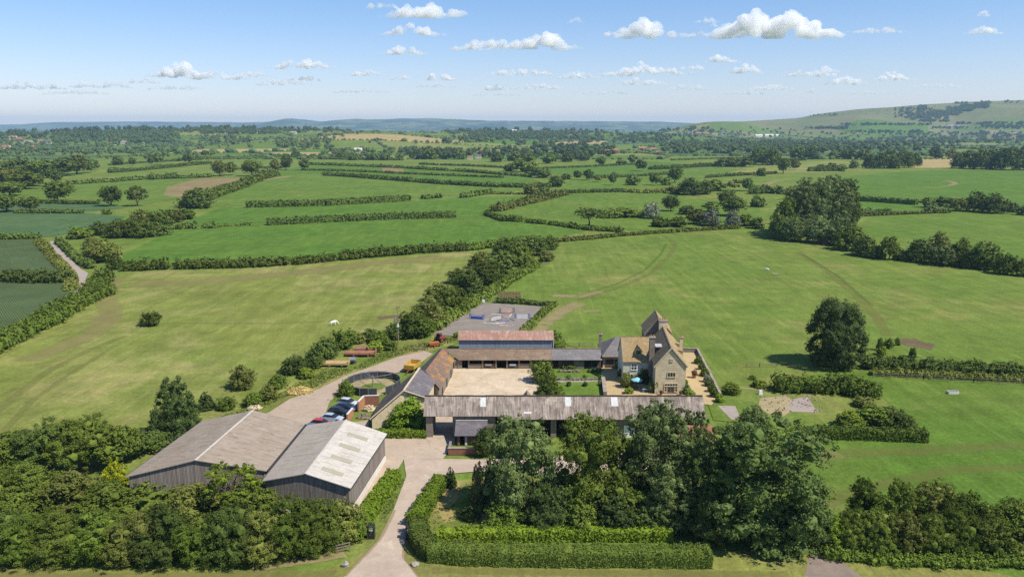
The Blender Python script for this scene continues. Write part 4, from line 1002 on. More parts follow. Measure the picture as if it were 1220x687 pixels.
row('bush', 'bush', 'shady undergrowth bush', 'under the roadside trees', 'bush', 'blue', [(600, 638, 590, 50, 'hedge'), (650, 640, 572, 58), (690, 641, 590, 52, 'oak'), (735, 640, 580, 56), (775, 641, 592, 50), (812, 643, 590, 54), (630, 610, 570, 46, 'dark'), (760, 608, 560, 44, 'dark')], 'undergrowth under the roadside trees')
# ------------------------------------------------------------------ thicket at the lower right
GR = 'trees of the thicket at the lower right'
row('tree', 'tree', 'rounded tree', 'above the lower right thicket', 'dome', 'oak', [(1026, 640, 568, 42, 'hedge'), (1068, 640, 569, 38), (1110, 640, 572, 54, 'olive'), (1150, 644, 585, 36), (1201, 650, 594, 48), (1228, 650, 597, 32, 'hedge'), (1046, 646, 588, 36), (1134, 648, 590, 36, 'hedge'), (1175, 650, 600, 36, 'oak')], GR)
row('bush', 'bush', 'thicket bush', 'in front of the lower right thicket', 'bush', 'oak', [(996, 661, 612, 34, 'light'), (1012, 664, 600, 48, 'oak'), (1040, 667, 604, 56), (1074, 668, 606, 56, 'olive'), (1106, 669, 606, 54), (1140, 669, 606, 56, 'hedge'), (1172, 670, 610, 56), (1204, 671, 616, 52, 'oak'), (1232, 671, 616, 44, 'hedge')], GR)
hedge('low bramble skirt along the foot of the lower right thicket', [(985, 662), (1040, 668), (1120, 671), (1235, 673)], 1.6, 2.6, 'hedge', .55)
row('bush', 'bush', 'garden bush', 'on the bank of the slab garden', 'bush', 'hedge', [(1012, 512, 486, 34, 'light'), (1040, 510, 480, 44, 'hedge'), (1062, 512, 484, 44, 'dark'), (1078, 516, 492, 28, 'dark'), (1030, 488, 472, 30, 'olive'), (1005, 512, 494, 24)], 'bushes on the bank of the slab garden')
row('sapling', 'sapling', 'sapling', 'beside the reddish bare patch', 'bush', 'hedge', [(1048, 418, 401, 9), (1058, 416, 401, 11), (1069, 412, 401, 7), (1050, 424, 411, 14, 'light'), (1087, 426, 413, 9)], 'saplings beside the bare patch')
row('bush', 'bush', 'round shrub', 'beside the terrace wall', 'bush', 'hedge', [(871, 472, 454, 24, 'light'), (897, 453, 446, 10), (904, 463, 452, 18, 'light')], 'shrubs behind the terrace wall')
by_pixels('tree', 'leafy tree in the stable yard corner', 'tree', (645, 458, 424, 30), 'bush', 'oak')
by_pixels('tree', 'leafy tree right behind the long barn ridge', 'tree', (655, 486, 442, 36), 'bush', 'hedge')
by_pixels('tree', 'fresh green tree against the gable of the slate barn', 'tree', (487, 515, 473, 58), 'bush', 'lime')
by_pixels('bush', 'dark bush at the left end of the round pen', 'bush', (413, 473, 449, 20), 'bush', 'hedge')
by_pixels('bush', 'weedy bush in the yard beside the shed corner', 'bush', (546, 403, 395, 14), 'bush', 'hedge')
# ------------------------------------------------------------------ far woods and far houses
def woods(label, polys, count, hpx, seed, name='woods', kind='far'):
    """a far-off wood that reads as one mass: many small crowns on the rolling land"""
    rg = np.random.default_rng(seed); V, Fq, Ft, off = [], [], [], 0
    tmpl = []
    for k in range(5):
        r2 = np.random.default_rng(k + 900); C, Rr = [], []
        for _ in range(7):
            d = r2.normal(size=3); d /= np.linalg.norm(d); d[2] = abs(d[2])
            C.append((d[0] * .27, d[1] * .27, .36 + d[2] * .34)); Rr.append(r2.uniform(.2, .28))
        me = lobes_to_mesh('t', np.array(C), np.array(Rr), 70, .20, r2, .95)
        v = np.array([q.co[:] for q in me.vertices]); q = [tuple(p.vertices) for p in me.polygons]
        tmpl.append((v, np.array([p for p in q if len(p) == 4]), np.array([p for p in q if len(p) == 3]))); bpy.data.meshes.remove(me)
    n = 0; guard = 0
    while n < count and guard < count * 30:
        guard += 1
        x0, x1, y0, y1 = polys[int(rg.integers(len(polys)))]
        p = T(rg.uniform(x0, x1), rg.uniform(y0, y1))
        if p is None: continue
        h = rg.uniform(hpx[0], hpx[1]); w = h * rg.uniform(.8, 1.35)
        v, q, t = tmpl[int(rg.integers(5))]; a = rg.uniform(0, 6.28); c, s = math.cos(a), math.sin(a)
        vv = np.stack([(v[:, 0] * c - v[:, 1] * s) * w + p.x, (v[:, 0] * s + v[:, 1] * c) * w + p.y, v[:, 2] * h + p.z - .3], 1)
        V.append(vv); Fq.append(q + off); Ft.append(t + off); off += len(vv); n += 1
    if not V: return
    o = mesh_obj(name, np_mesh(name, np.vstack(V), np.vstack(Fq), np.vstack(Ft))); o.data.materials.append(LEAF[kind])
    return tag(o, label, None, None, 'stuff')

woods('dark wood on the low left ridge', [(62, 215, 160, 172), (90, 200, 158, 164)], 480, (11, 17), 1)
woods('dark wooded crest along the top of the left hill', [(195, 420, 154.5, 158.5), (240, 330, 155, 160)], 380, (10, 15), 2)
woods('trees around the far left village', [(0, 65, 163, 186), (60, 250, 173, 186)], 148, (9, 14), 3)
woods('belt of trees over the left middle hill', [(238, 300, 163, 173), (330, 395, 168, 178), (395, 500, 180, 190)], 161, (10, 15), 4)
woods('broad dark wood behind the middle farms', [(530, 790, 158, 171), (560, 700, 158, 166)], 540, (11, 17), 5)
woods('band of trees along the middle brook', [(480, 610, 180, 190), (600, 700, 172, 192), (660, 730, 174, 188)], 204, (10, 15), 6)
woods('long dark belt of woodland right of the centre', [(790, 1000, 170, 184), (800, 960, 172, 180)], 380, (12, 17), 7)
woods('woodland below the escarpment', [(960, 1135, 164, 182), (1060, 1220, 160, 172)], 350, (11, 16), 8)
woods('trees among the far village houses', [(800, 965, 153, 164), (750, 830, 158, 170)], 161, (8, 13), 9)
woods('tree belts at the foot of the escarpment', [(960, 1010, 152.5, 154), (1000, 1110, 148.5, 149.6), (1110, 1225, 152.5, 154), (1020, 1100, 156.5, 158.5), (1140, 1230, 147, 148.2), (960, 1230, 158, 161), (1170, 1230, 150, 152), (1095, 1130, 144, 145.5)], 480, (9, 14), 10)
woods('dark scrub on the steep escarpment', [(1066, 1112, 129, 141), (1080, 1112, 134, 143), (1112, 1130, 132, 142), (1128, 1146, 128.5, 138), (1144, 1162, 125.5, 133), (1160, 1178, 124, 129), (1094, 1104, 127, 131)], 760, (8, 15), 11)
woods('beech clump and scrub along the escarpment crest', [(1196, 1214, 120.8, 123), (1138, 1152, 122.6, 124), (958, 998, 136.5, 139), (1168, 1180, 121.8, 123.5)], 105, (7, 13), 12)
woods('reddish scrub on the upper escarpment', [(1000, 1075, 128, 137), (1040, 1130, 127, 131)], 43, (3, 6), 13, 'woods', 'red')
woods('small trees dotted over the middle distance', [(270, 620, 158, 185), (700, 800, 160, 186), (0, 300, 173, 190)], 124, (6, 12), 14)
woods('hazy trees dotted over the far plain', [(0, 420, 152.5, 157), (500, 860, 154, 158), (0, 120, 152.5, 165)], 260, (12, 22), 15)

def far_hedges():
    """hedgerows of the far fields, grown along the field edges: uncountable, one object"""
    rg = np.random.default_rng(5); C, Rr = [], []
    V, Q, off = [], [], 0
    for a, b in FAR_EDGES:
        if a[1] > 5200 or rg.random() < .28: continue
        if abs(a[0]) > .72 * a[1] + 100: continue
        px = CX + F_PX * a[0] / a[1]
        if interp(ESC, px) > 55 and a[1] > 3700: continue
        L = math.dist(a, b); n = int(L / 9)
        for i in range(n):
            t = (i + rg.random()) / n; x = a[0] + (b[0] - a[0]) * t; y = a[1] + (b[1] - a[1]) * t
            r = rg.uniform(1.6, 3.0) if rg.random() < .9 else rg.uniform(4, 6.5)
            C.append((x, y, hills_z(x, y) + r * .55, r))
    C = np.array(C); iv, it = ICO1
    for x, y, z, r in C:
        V.append(iv * np.array([r * 1.5, r * 1.5, r]) * rg.uniform(.75, 1.2, (len(iv), 1)) + (x, y, z)); Q.append(it + off); off += len(iv)
    me = np_mesh('hedgerow_foliage', np.vstack(V), np.vstack(Q)); o = mesh_obj('hedgerow_foliage', me); o.data.materials.append(LEAF['far'])
    tag(o, 'net of far hedgerows between the small distant fields', None, None, 'stuff')
far_hedges()

def hills():
    """blue ridges 12 to 16 km away"""
    for lab, y0, tab, seed in (
        ('low blue hill range along the left horizon', 15000, [(-400, 149.5), (0, 149), (60, 148.5), (85, 146), (170, 145.3), (300, 146.3), (335, 145.5), (360, 144.5), (420, 147), (520, 148), (700, 151)], 1),
        ('nearer blue ridge with a rounded hill at the centre', 12500, [(300, 152), (330, 147), (348, 143.5), (362, 141.8), (378, 143), (395, 145.5), (420, 143.4), (433, 142), (445, 143.2), (480, 142), (505, 141.6), (540, 143), (580, 144.5), (640, 144.6), (720, 145), (780, 145.6), (815, 147.5), (850, 150), (900, 152)], 2)):
        V, Fc = [], []; nx, ny = 160, 14; rg = np.random.default_rng(seed)
        ph = rg.uniform(0, 6, 6)
        x0, x1 = tab[0][0], tab[-1][0]
        for j in range(ny + 1):
            for i in range(nx + 1):
                px = x0 + (x1 - x0) * i / nx; crest = CAM_H + (HORIZON - interp(tab, px)) * y0 / F_PX + 3.2
                t = j / ny; y = y0 - 2600 + 3600 * t; x = (px - CX) / F_PX * y0
                prof = sstep(0, .72, t) * (1 - .6 * sstep(.74, 1, t))
                wob = 1 + .10 * math.sin(px * .06 + ph[0] + t * 4) * (1 - prof) + .012 * math.sin(px * .21 + ph[1])
                V.append((x + 120 * math.sin(t * 5 + px * .02), y, -8 + (crest + 8) * prof * wob))
        for j in range(ny):
            for i in range(nx):
                a = j * (nx + 1) + i; Fc.append((a, a + 1, a + nx + 2, a + nx + 1))
        me = bpy.data.meshes.new('hills'); me.from_pydata(V, [], Fc); me.polygons.foreach_set('use_smooth', [True] * len(Fc))
        t = NT('distant_hill_land', 1, .05); p = t.pos()
        c = t.mix(t.rng(t.noise(p, .0016, 5, .7), .45, .55), (.035, .055, .02), (.12, .135, .05))
        c = t.mix(t.rng(t.noise(p, .004, 4, .7), .5, .56, 0, .8), c, (.03, .045, .02))
        t.color(c); me.materials.append(t.m)
        tag(mesh_obj('hills', me), lab, None, None, 'structure')
hills()

def small_house(label, px, py, wpx, wall, roof, group, hk=.55, rz=0.0, chimney=True, far=True):
    p = T(px, py) if far else G(px, py)
    if p is None: return
    w = max(5, wpx * fwd(p) / F_PX); d = min(max(w * .6, 5), 14); h = max(3.0, min(w * hk * .55, 6.5))
    t = thing('house' if chimney else 'farm_shed', label, 'house' if chimney else 'shed', p, rz, group)
    mb = MB(); x, y = w / 2, d / 2; rh = d * .38
    mb.prism([(-x, -y, -1), (x, -y, -1), (x, y, -1), (-x, y, -1)], [(-x, -y, h), (x, -y, h), (x, y, h), (-x, y, h)], 0, False)
    for s in (-1, 1): mb.poly([(s * x, -y, h), (s * x, y, h), (s * x, 0, h + rh)])
    o = mb.build('wall', M[wall]); o.parent = t
    mb = MB()
    for s in (-1, 1):
        mb.slab((-x - .3, s * (y + .4), h - .25), (x + .3, s * (y + .4), h - .25), (x + .3, 0, h + rh + .08), (-x - .3, 0, h + rh + .08), .2)
    r = mb.build('roof', M[roof]); r.parent = t
    mb = MB(); n = max(2, int(w / 3.5))
    for i in range(n):
        cx = -x + (i + .5) * w / n
        for z in ((.9, h * .62) if h > 4.4 else (1.0,)): mb.box((cx - .5, -y - .05, z), (cx + .5, -y + .1, z + 1.1))
    if chimney:
        o = mb.build('window', M['glass']); o.parent = t
        mb = MB(); mb.box((x * .6, -.4, h + rh * .5), (x * .6 + .8, .4, h + rh + 1.1)); o = mb.build('chimney', M['brick']); o.parent = r
FH = [ # px, py, width px, wall, roof, label
    (8, 178, 9, 'render', 'red_tile', 'cream house on the left edge of the far left village'), (16, 166, 8, 'render', 'red_tile', 'cream house highest in the far left village'),
    (24, 168, 7, 'brick', 'red_tile', 'brick house beside the highest far left houses'), (34, 172, 9, 'render', 'fibre_roof', 'wide cream house in the middle of the far left village'),
    (48, 171, 8, 'render', 'red_tile', 'cream house right of the village middle at far left'), (57, 171, 7, 'render', 'slate', 'cream house with dark roof at far left'),
    (2, 181, 7, 'white', 'red_tile', 'white house at the extreme left edge'), (38, 178, 7, 'brick', 'red_tile', 'brick house low in the far left village'), (148, 172, 7, 'render', 'fibre_roof', 'pale building beside the left ridge wood'), (135, 173, 6, 'render', 'red_tile', 'pale cottage beside the left ridge wood'),
    (267, 158, 5, 'white', 'slate', 'white house on the left hill crest'), (308, 158.5, 6, 'white', 'slate', 'second white house on the left hill crest'), (350, 160, 6, 'render', 'fibre_roof', 'pale farmhouse on the hill right of the crest houses'),
    (427, 182, 9, 'render', 'pale_sheet', 'pale barn among the trees left of centre'), (484, 157, 6, 'white', 'slate', 'white house beside the dark central wood'), (612, 158, 8, 'white', 'pale_sheet', 'white house above the dark central wood'),
    (560, 190, 6, 'render', 'red_tile', 'cottage in the brook trees, left one'), (570, 189, 7, 'render', 'slate', 'cottage in the brook trees, right one'), (584, 188, 5, 'brick', 'red_tile', 'small brick cottage in the brook trees'), (602, 182, 6, 'brick', 'red_tile', 'brick house above the brook trees'), (575, 181, 5, 'render', 'red_tile', 'small cream house above the brook trees'),
    (724, 184, 9, 'brick', 'red_tile', 'brick farmhouse near the tan field'), (733, 183, 8, 'brick', 'red_tile', 'second brick farmhouse near the tan field'), (765, 180, 9, 'orange_brick', 'red_tile', 'orange brick house right of the tan field'), (778, 181, 8, 'orange_brick', 'red_tile', 'second orange brick house right of the tan field'), (784, 184, 6, 'render', 'red_tile', 'low cream house right of the tan field'),
    (812, 161, 8, 'white', 'slate', 'white house at the left of the hill village'), (822, 160, 7, 'render', 'slate', 'pale house in the left half of the hill village'), (832, 160.5, 7, 'brick', 'red_tile', 'brick house in the middle of the hill village'), (841, 161, 7, 'brick', 'red_tile', 'brick house right of the middle of the hill village'), (851, 162, 7, 'render', 'red_tile', 'cream house in the right half of the hill village'), (862, 161, 7, 'render', 'slate', 'pale house at the right of the hill village'),
    (1132, 150, 8, 'white', 'slate', 'white house at the foot of the escarpment'), (1140, 151, 6, 'white', 'slate', 'second white house at the foot of the escarpment'), (1183, 159, 9, 'render', 'red_tile', 'cream house in the right village'), (1195, 158, 7, 'render', 'slate', 'pale house in the right village'), (1212, 159, 8, 'white', 'slate', 'white house at the right edge'), (1205, 161, 6, 'brick', 'red_tile', 'brick house at the right edge'), (1176, 158, 6, 'render', 'red_tile', 'cream cottage left in the right village')]
for px, py, w, wall, roof, lab in FH: small_house(lab, px, py, w, wall, roof, 'far village houses', .9)
for px, py, w, lab in ((904, 163, 8, 'long white industrial shed below the escarpment, left one'), (916, 163, 10, 'long white industrial shed below the escarpment, middle one'), (927, 162.5, 6, 'pale blue industrial shed below the escarpment, right one')):
    small_house(lab, px, py, w, 'white', 'pale_sheet', 'industrial sheds below the escarpment', .35, 0, False)
# ------------------------------------------------------------------ farm buildings
def V2(p): return Vector((p[0], p[1], 0))
def up(p, z): return Vector((p[0], p[1], z))

def gable_block(t, A, B, C, Dd, ze, zr, wall, roof, over=.35, thick=.16, gover=.25, wall_name='wall', roof_name='roof', zb=0.0, roof_r=None, gable_mat=None):
    """A,B: the two corners of the near gable end; C,Dd: of the far one. Ridge runs from mid(AB) to mid(DC)."""
    A, B, C, Dd = (V2(p) for p in (A, B, C, Dd)); m0, m1 = (A + B) / 2, (C + Dd) / 2
    mb = MB()
    for a, b in ((B, C), (Dd, A)): mb.poly([up(a, zb), up(b, zb), up(b, ze), up(a, ze)])
    for a, b, m in ((A, B, m0), (C, Dd, m1)):
        mb.poly([up(a, zb), up(b, zb), up(b, ze), up(m, zr - .02), up(a, ze)], 1 if gable_mat else 0)
    w = mb.build(wall_name, [M[wall]] + ([M[gable_mat]] if gable_mat else []), t)
    rd = (m1 - m0).normalized() * gover
    res = [w]
    def slope(E0, E1):
        s0, s1 = (E0 - m0), (E1 - m1); k = over / s0.length; dz = (zr - ze)
        e0 = up(E0 + s0 * k - rd, ze - dz * k + thick); e1 = up(E1 + s1 * k + rd, ze - dz * k + thick)
        return e0, e1, up(m1 + rd, zr + thick), up(m0 - rd, zr + thick)
    mb = MB(); mb.slab(*slope(A, Dd), thick, 0)
    if roof_r:
        mb.slab(*slope(B, C), thick, 1)
        res.append(mb.build(roof_name, [M[roof], M[roof_r]], t))
    else:
        mb.slab(*slope(B, C), thick, 0); res.append(mb.build(roof_name, M[roof], t))
    return res, (m0, m1, slope)

def window(t, name, p, u, w, h, nx=2, ny=1, frame='timber', depth=.08):
    """p: lower left corner on the wall; u: horizontal direction seen from outside; frame proud of wall, pane set inside it"""
    u = Vector((u[0], u[1], 0)).normalized(); n = Vector((u.y, -u.x, 0)); z = Vector((0, 0, 1)); p = Vector(p)
    mb = MB(); b = .09
    def bx(a0, a1, b0, b1, d0, d1):
        q = [p + u * x + n * y + z * zz for zz in (b0, b1) for x, y in ((a0, d0), (a1, d0), (a1, d1), (a0, d1))]
        mb.prism(q[:4], q[4:])
    bx(-.05, b, 0, h, -.04, depth); bx(w - b, w + .05, 0, h, -.04, depth); bx(b, w - b, h - b, h + .05, -.04, depth); bx(-.1, w + .1, -.12, .0, -.04, depth + .06)
    for i in range(1, nx): bx(w * i / nx - .05, w * i / nx + .05, 0, h - b, -.03, depth - .01)
    for i in range(1, ny): bx(b, w - b, h * i / ny - .04, h * i / ny + .04, -.03, depth - .02)
    f = mb.build(name, M[frame], t)
    mb = MB(); q = [p + u * x + n * .02 + z * zz for x, zz in ((b, 0), (w - b, 0), (w - b, h - b), (b, h - b))]
    mb.poly(q); mb.build('pane', M['glass'], f)
    return f

def door(t, p, u, w, h, mat, name='door'):
    u = Vector((u[0], u[1], 0)).normalized(); n = Vector((u.y, -u.x, 0)); z = Vector((0, 0, 1)); p = Vector(p)
    mb = MB(); q = [p + u * x + n * y for x, y in ((0, -.02), (w, -.02), (w, .06), (0, .06))]
    mb.prism(q, [k + z * h for k in q]); return mb.build(name, M[mat], t)

# --- the two big barns
def portal_barn(label, pts, ze, zr, roof_l, roof_r, lights_l, lights_r, plinth, lmat):
    A, B, C, Dd = (V2(p) for p in pts); base = (A + B + C + Dd) / 4
    t = thing('barn', label, 'barn', base)
    gable_block(t, A, B, C, Dd, ze, zr, 'boards', roof_l, .4, .12, .3, roof_r=roof_r)
    m0, m1 = (A + B) / 2, (C + Dd) / 2
    mb = MB(); d = (m1 - m0).normalized(); s = (B - A).normalized()
    slope = (zr - ze) / ((B - A).length / 2)
    for sg in (-1, 1):
        a = up(m0 - d * .35, zr + .17); b = up(m1 + d * .35, zr + .17); o = s * sg * .2 - Vector((0, 0, .2 * slope))
        mb.slab(a + o, b + o, b, a, .05)
    mb.build('ridge_cap', M['fibre_roof_light'], t)
    for (E0, E1, lst, sg) in ((A, Dd, lights_l, -1), (B, C, lights_r, 1)):
        for f0, f1, g0, g1 in lst:
            def pt(f, g):
                q = m0.lerp(m1, f).lerp(E0.lerp(E1, f), g); return up(q, zr + (ze - zr) * g + .135)
            mb = MB(); mb.slab(pt(f0, g1), pt(f1, g1), pt(f1, g0), pt(f0, g0), .03); mb.build('rooflight', M[lmat], t)
    if plinth:
        for a, b in ((B, C), (C, Dd), (Dd, A), (A, B)):
            u = (b - a).normalized(); n = Vector((u.y, -u.x, 0)); mb = MB()
            q = [a - u * .09 - n * .05, b + u * .09 - n * .05, b + u * .09 + n * .09, a - u * .09 + n * .09]
            mb.prism([up(k, -.05) for k in q], [up(k, plinth) for k in q]); mb.build('plinth', M['pale_concrete'], t)
    for a, b in ((A, Dd), (B, C)):                      # eaves gutter
        o = (a - (m0 if a in (A, B) else m1)).normalized() * .45
        mb = MB(); mb.bar(up(a + o, ze - .06), up(b + o, ze - .06), .16, .14); mb.build('gutter', M['dark_sheet'], t)
    return t
Bf_l, Bf_r, Bb_r, Bb_l = G(316, 572, 4.7), G(415.5, 580, 4.7), G(458, 517, 4.7), G(368, 507, 4.7)
portal_barn('smaller barn with pale right roof slope and white plinth beside the drive', [Bf_l, Bf_r, Bb_r, Bb_l], 4.7, 6.3, 'fibre_roof_shaded', 'fibre_roof_light',  # darker left, paler right slope: sun and shade put into the colours
            [(.14, .19, .2, .75), (.36, .41, .2, .75), (.58, .63, .2, .75), (.79, .84, .2, .75)], [(.10, .16, .24, .74), (.32, .38, .24, .74), (.54, .60, .24, .74), (.76, .82, .24, .74)], .95, 'moss_sheet')
Af_l, Af_r, Ab_r, Ab_l = G(153.4, 567, 4.9), G(315, 560, 4.9), G(361, 505, 4.9), G(242.4, 502, 4.9)
portal_barn('larger grey roofed barn behind the wood, wider of the two barns', [Af_l, Af_r, Ab_r, Ab_l], 4.9, 7.0, 'fibre_roof', 'fibre_roof',
            [(.22, .25, .35, .7), (.47, .50, .35, .7), (.72, .75, .35, .7)], [], .6, 'moss_sheet')

# --- long old barn with the archway
t = thing('long_barn', 'long old barn with streaky grey roof and an open archway at its left end', 'barn', (10, 137, 0))
mb = MB()
mb.box((-15.5, 134.3, 0), (-14.3, 139.8, 4.2)); mb.build('pier', M['stone_grey'], t)
mb = MB(); mb.box((-10.7, 134.3, 0), (-9.5, 139.8, 4.2)); mb.build('pier', M['stone_grey'], t)
mb = MB()
mb.box((-9.5, 139.3, 0), (34.0, 139.8, 4.2)); mb.box((33.5, 134.3, 0), (34.0, 139.3, 4.2)); mb.box((-9.5, 134.3, 0), (-3.0, 134.8, 4.2))
for x in (2, 7.5, 13, 18.5, 24, 29.5): mb.box((x - .5, 134.3, 0), (x + .5, 134.8, 4.2))
mb.box((18.5, 134.32, 0), (23.5, 134.78, 4.2))
for x in (-15.5, 33.5):
    mb.prism([(x, 133.9, 4.2), (x + .5, 133.9, 4.2), (x + .5, 140.1, 4.2), (x, 140.1, 4.2)], [(x, 136.99, 6.72), (x + .5, 136.99, 6.72), (x + .5, 137.01, 6.72), (x, 137.01, 6.72)])
mb.build('wall', M['stone_grey'], t)
mb = MB(); mb.box((-3.0, 135.6, 0), (33.5, 135.8, 4.1)); mb.build('interior_shade', M['dark'], t)  # black panel painted as the shade behind the open bays
mb = MB()
for x in (-14.3, -12.5): mb.bar((x + .1, 134.5, 4.1), (x + 1.9, 134.5, 4.1), .25)
mb.bar((-14.3, 134.5, 4.12), (-10.7, 134.5, 4.12), .3); mb.bar((-3, 134.5, 4.1), (33.5, 134.5, 4.1), .3); mb.build('beam', M['dark_timber'], t)
mb = MB()
mb.slab((-15.9, 133.75, 4.22), (-2.0, 133.75, 4.22), (-2.0, 137, 6.95), (-15.9, 137, 6.95), .1)
mb.slab((-2.0, 133.25, 3.80), (34.8, 133.25, 3.80), (34.8, 137, 6.95), (-2.0, 137, 6.95), .1)
mb.slab((-15.9, 140.4, 4.1), (34.8, 140.4, 4.1), (34.8, 137, 6.95), (-15.9, 137, 6.95), .1)
mb.build('roof', M['old_roof'], t)
mb = MB()
for i in range(28):
    x = -15.9 + i * 1.81; mb.bar((x, 137, 6.98 + .03 * math.sin(i * 2.1)), (x + 1.79, 137, 6.98 + .03 * math.sin(i * 2.1 + .8)), .34, .1)
mb.build('ridge_cap', M['dark_timber'], t)
def on_front(x, g): return Vector((x, 137 + (133.25 - 137) * g, 6.95 + (3.80 - 6.95) * g + .03))
for px, w, g0, g1 in ((575.5, 1.0, .08, .47), (677, 1.1, .06, .45), (732.5, 1.2, .06, .45)):
    x = (px - CX) / F_PX * 142.5
    mb = MB(); mb.slab(on_front(x - w / 2, g1), on_front(x + w / 2, g1), on_front(x + w / 2, g0), on_front(x - w / 2, g0), .03); mb.build('skylight', M['skylight'], t)
x = (628.5 - CX) / F_PX * 142
mb = MB(); mb.slab(on_front(x - .7, .76), on_front(x + .7, .76), on_front(x + .7, .68), on_front(x - .7, .68), .03); mb.build('roof_patch', M['skylight'], t)
door(t, (20.2, 134.3, 0), (1, 0), 2.0, 2.3, 'white')

# --- brick lean-to and low garden wall before the long barn
t = thing('lean_to', 'small brick lean-to with slate roof against the long barn', 'outbuilding', (-7.5, 131.5, 0))
mb = MB(); mb.box((-9.6, 130.6, 0), (-9.2, 133.8, 2.15)); mb.box((-5.4, 130.6, 0), (-5.0, 133.8, 2.15)); mb.box((-9.2, 133.4, 0), (-5.4, 133.8, 2.9)); mb.box((-7.9, 130.9, 0), (-5.4, 131.1, 2.1)); mb.build('wall', M['brick'], t)
mb = MB(); mb.box((-8.3, 130.6, 0), (-7.9, 131.0, 2.1)); mb.build('post', M['pale_concrete'], t)
mb = MB(); mb.box((-9.2, 132.2, 0), (-7.9, 132.3, 2.1)); mb.build('interior_shade', M['dark'], t)  # black panel painted as the shade under the lean-to
mb = MB(); mb.slab((-10.1, 130.1, 1.98), (-4.4, 130.1, 1.98), (-4.4, 134.1, 3.35), (-10.1, 134.1, 3.35), .1); mb.build('roof', M['slate'], t)
mb = MB(); mb.box((-10.1, 133.9, 3.36), (-4.4, 134.2, 3.46)); mb.build('flashing', M['pale_concrete'], t)
t = thing('brick_wall', 'low red brick garden wall with stone coping before the lean-to', 'wall', (-8.6, 126.6, 0))
mb = MB(); mb.box((-10.9, 126.5, 0), (-6.2, 126.8, 1.15)); mb.build('wall', M['brick'], t)
mb = MB(); mb.box((-11.0, 126.42, 1.15), (-6.1, 126.88, 1.27)); mb.build('coping', M['slab'], t)
mb = MB(); mb.box((-11.0, 126.9, 0), (-10.6, 130.4, .9)); mb.build('side_wall', M['stone_grey'], t)
# --- red tiled outbuilding among the roadside trees
t = thing('outbuilding', 'red tiled brick outbuilding half hidden by the roadside trees', 'outbuilding', (31.5, 129, 0))
gable_block(t, (28.6, 131.2), (28.6, 126.6), (34.6, 126.6), (34.6, 131.2), 2.3, 4.3, 'brick', 'red_tile', .35)
door(t, (30.3, 126.6, 0), (1, 0), 1.2, 1.95, 'dark_timber')
# --- small porch roof behind the long barn
t = thing('porch', 'small stone porch with pitched roof rising behind the long barn', 'porch', (2.8, 145, 0))
gable_block(t, (1.3, 143.2), (4.6, 143.2), (4.6, 147.0), (1.3, 147.0), 2.3, 4.35, 'stone', 'stone_tile_dark', .25)

# --- slate barn and orange range on the left of the yard
sF, sB = D(481, 465, 140.5), D(500, 438, 154.5)
zr = (sF.z + sB.z) / 2
eR0, eR1 = D(508.5, 474, 142.5), D(519, 455, 153.0)
eL0, eL1 = D(440.5, 499.5, 138.0), D(456, 474, 149.6)
t = thing('slate_barn', 'stone barn with purple slate roof and a long catslide on the left', 'barn', (sF.x, 146, 0))
mb = MB()
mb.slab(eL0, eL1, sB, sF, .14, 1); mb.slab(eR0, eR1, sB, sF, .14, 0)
mb.build('roof', [M['slate'], M['shaded_slate']], t)  # left slope darkened in colour to read as shaded
mb = MB()
i0, i1 = Vector((.3, .3, 0)), Vector((-.3, -.3, 0))
a, b, c, d = eL0 + Vector((.35, .35, -.2)), eR0 + Vector((-.35, .35, -.2)), eR1 + Vector((-.35, -.3, -.2)), eL1 + Vector((.35, -.3, -.2))
mb.poly([up(a, 0), up(b, 0), b, sF + Vector((0, .4, -.2)), a]); mb.poly([up(b, 0), up(c, 0), c, b]); mb.poly([up(c, 0), up(d, 0), d, sB + Vector((0, -.4, -.2)), c]); mb.poly([up(d, 0), up(a, 0), a, d])
mb.build('wall', M['stone'], t)
mb = MB()
for e, r, k in ((eL0, sF, .06), (eR0, sF, .06)): mb.bar(e + Vector((0, -.06, .05)), r + Vector((0, -.06, .05)), .3, .14)
mb.build('verge', M['stone'], t)
mb = MB(); mb.bar(sF + Vector((0, 0, .06)), sB + Vector((0, 0, .06)), .34, .14); mb.build('ridge_cap', M['stone'], t)

oF, oB = D(507, 443, 155.5), D(528, 415.2, 176.5)
oR0, oR1 = D(524.5, 463.5, 152), D(541.5, 428.7, 172.6)
oL0, oL1 = D(496, 443, 164.2), D(524, 415.4, 182.0)
t = thing('byre', 'low byre with orange lichen on its tiles along the left of the yard', 'byre', (oF.x, 165, 0))
mb = MB(); mb.slab(oL0, oL1, oB, oF, .14, 1); mb.slab(oR0, oR1, oB, oF, .14, 0); mb.build('roof', [M['orange_tile'], M['shaded_slate']], t)  # left slope's shade is painted in with the darker slates
mb = MB(); a, b, c, d = oL0 + Vector((.3, .3, -.2)), oR0 + Vector((-.35, .1, -.2)), oR1 + Vector((-.35, -.1, -.2)), oL1 + Vector((.3, -.3, -.2))
mb.poly([up(a, 0), up(b, 0), b, oF + Vector((0, .3, -.25)), a]); mb.poly([up(b, 0), up(c, 0), c, b]); mb.poly([up(c, 0), up(d, 0), d, oB + Vector((0, -.3, -.25)), c]); mb.poly([up(d, 0), up(a, 0), a, d])
mb.build('wall', M['stone_grey'], t)
for f in (.2, .5, .8):
    p = (b.lerp(c, f)); door(t, (p.x + .03, p.y, 0), (c - b).to_2d().to_tuple(), 1.2, 1.8, 'dark_timber')
mb = MB(); mb.bar(oF + Vector((0, 0, .06)), oB + Vector((0, 0, .06)), .3, .12); mb.build('ridge_cap', M['red_tile'], t)

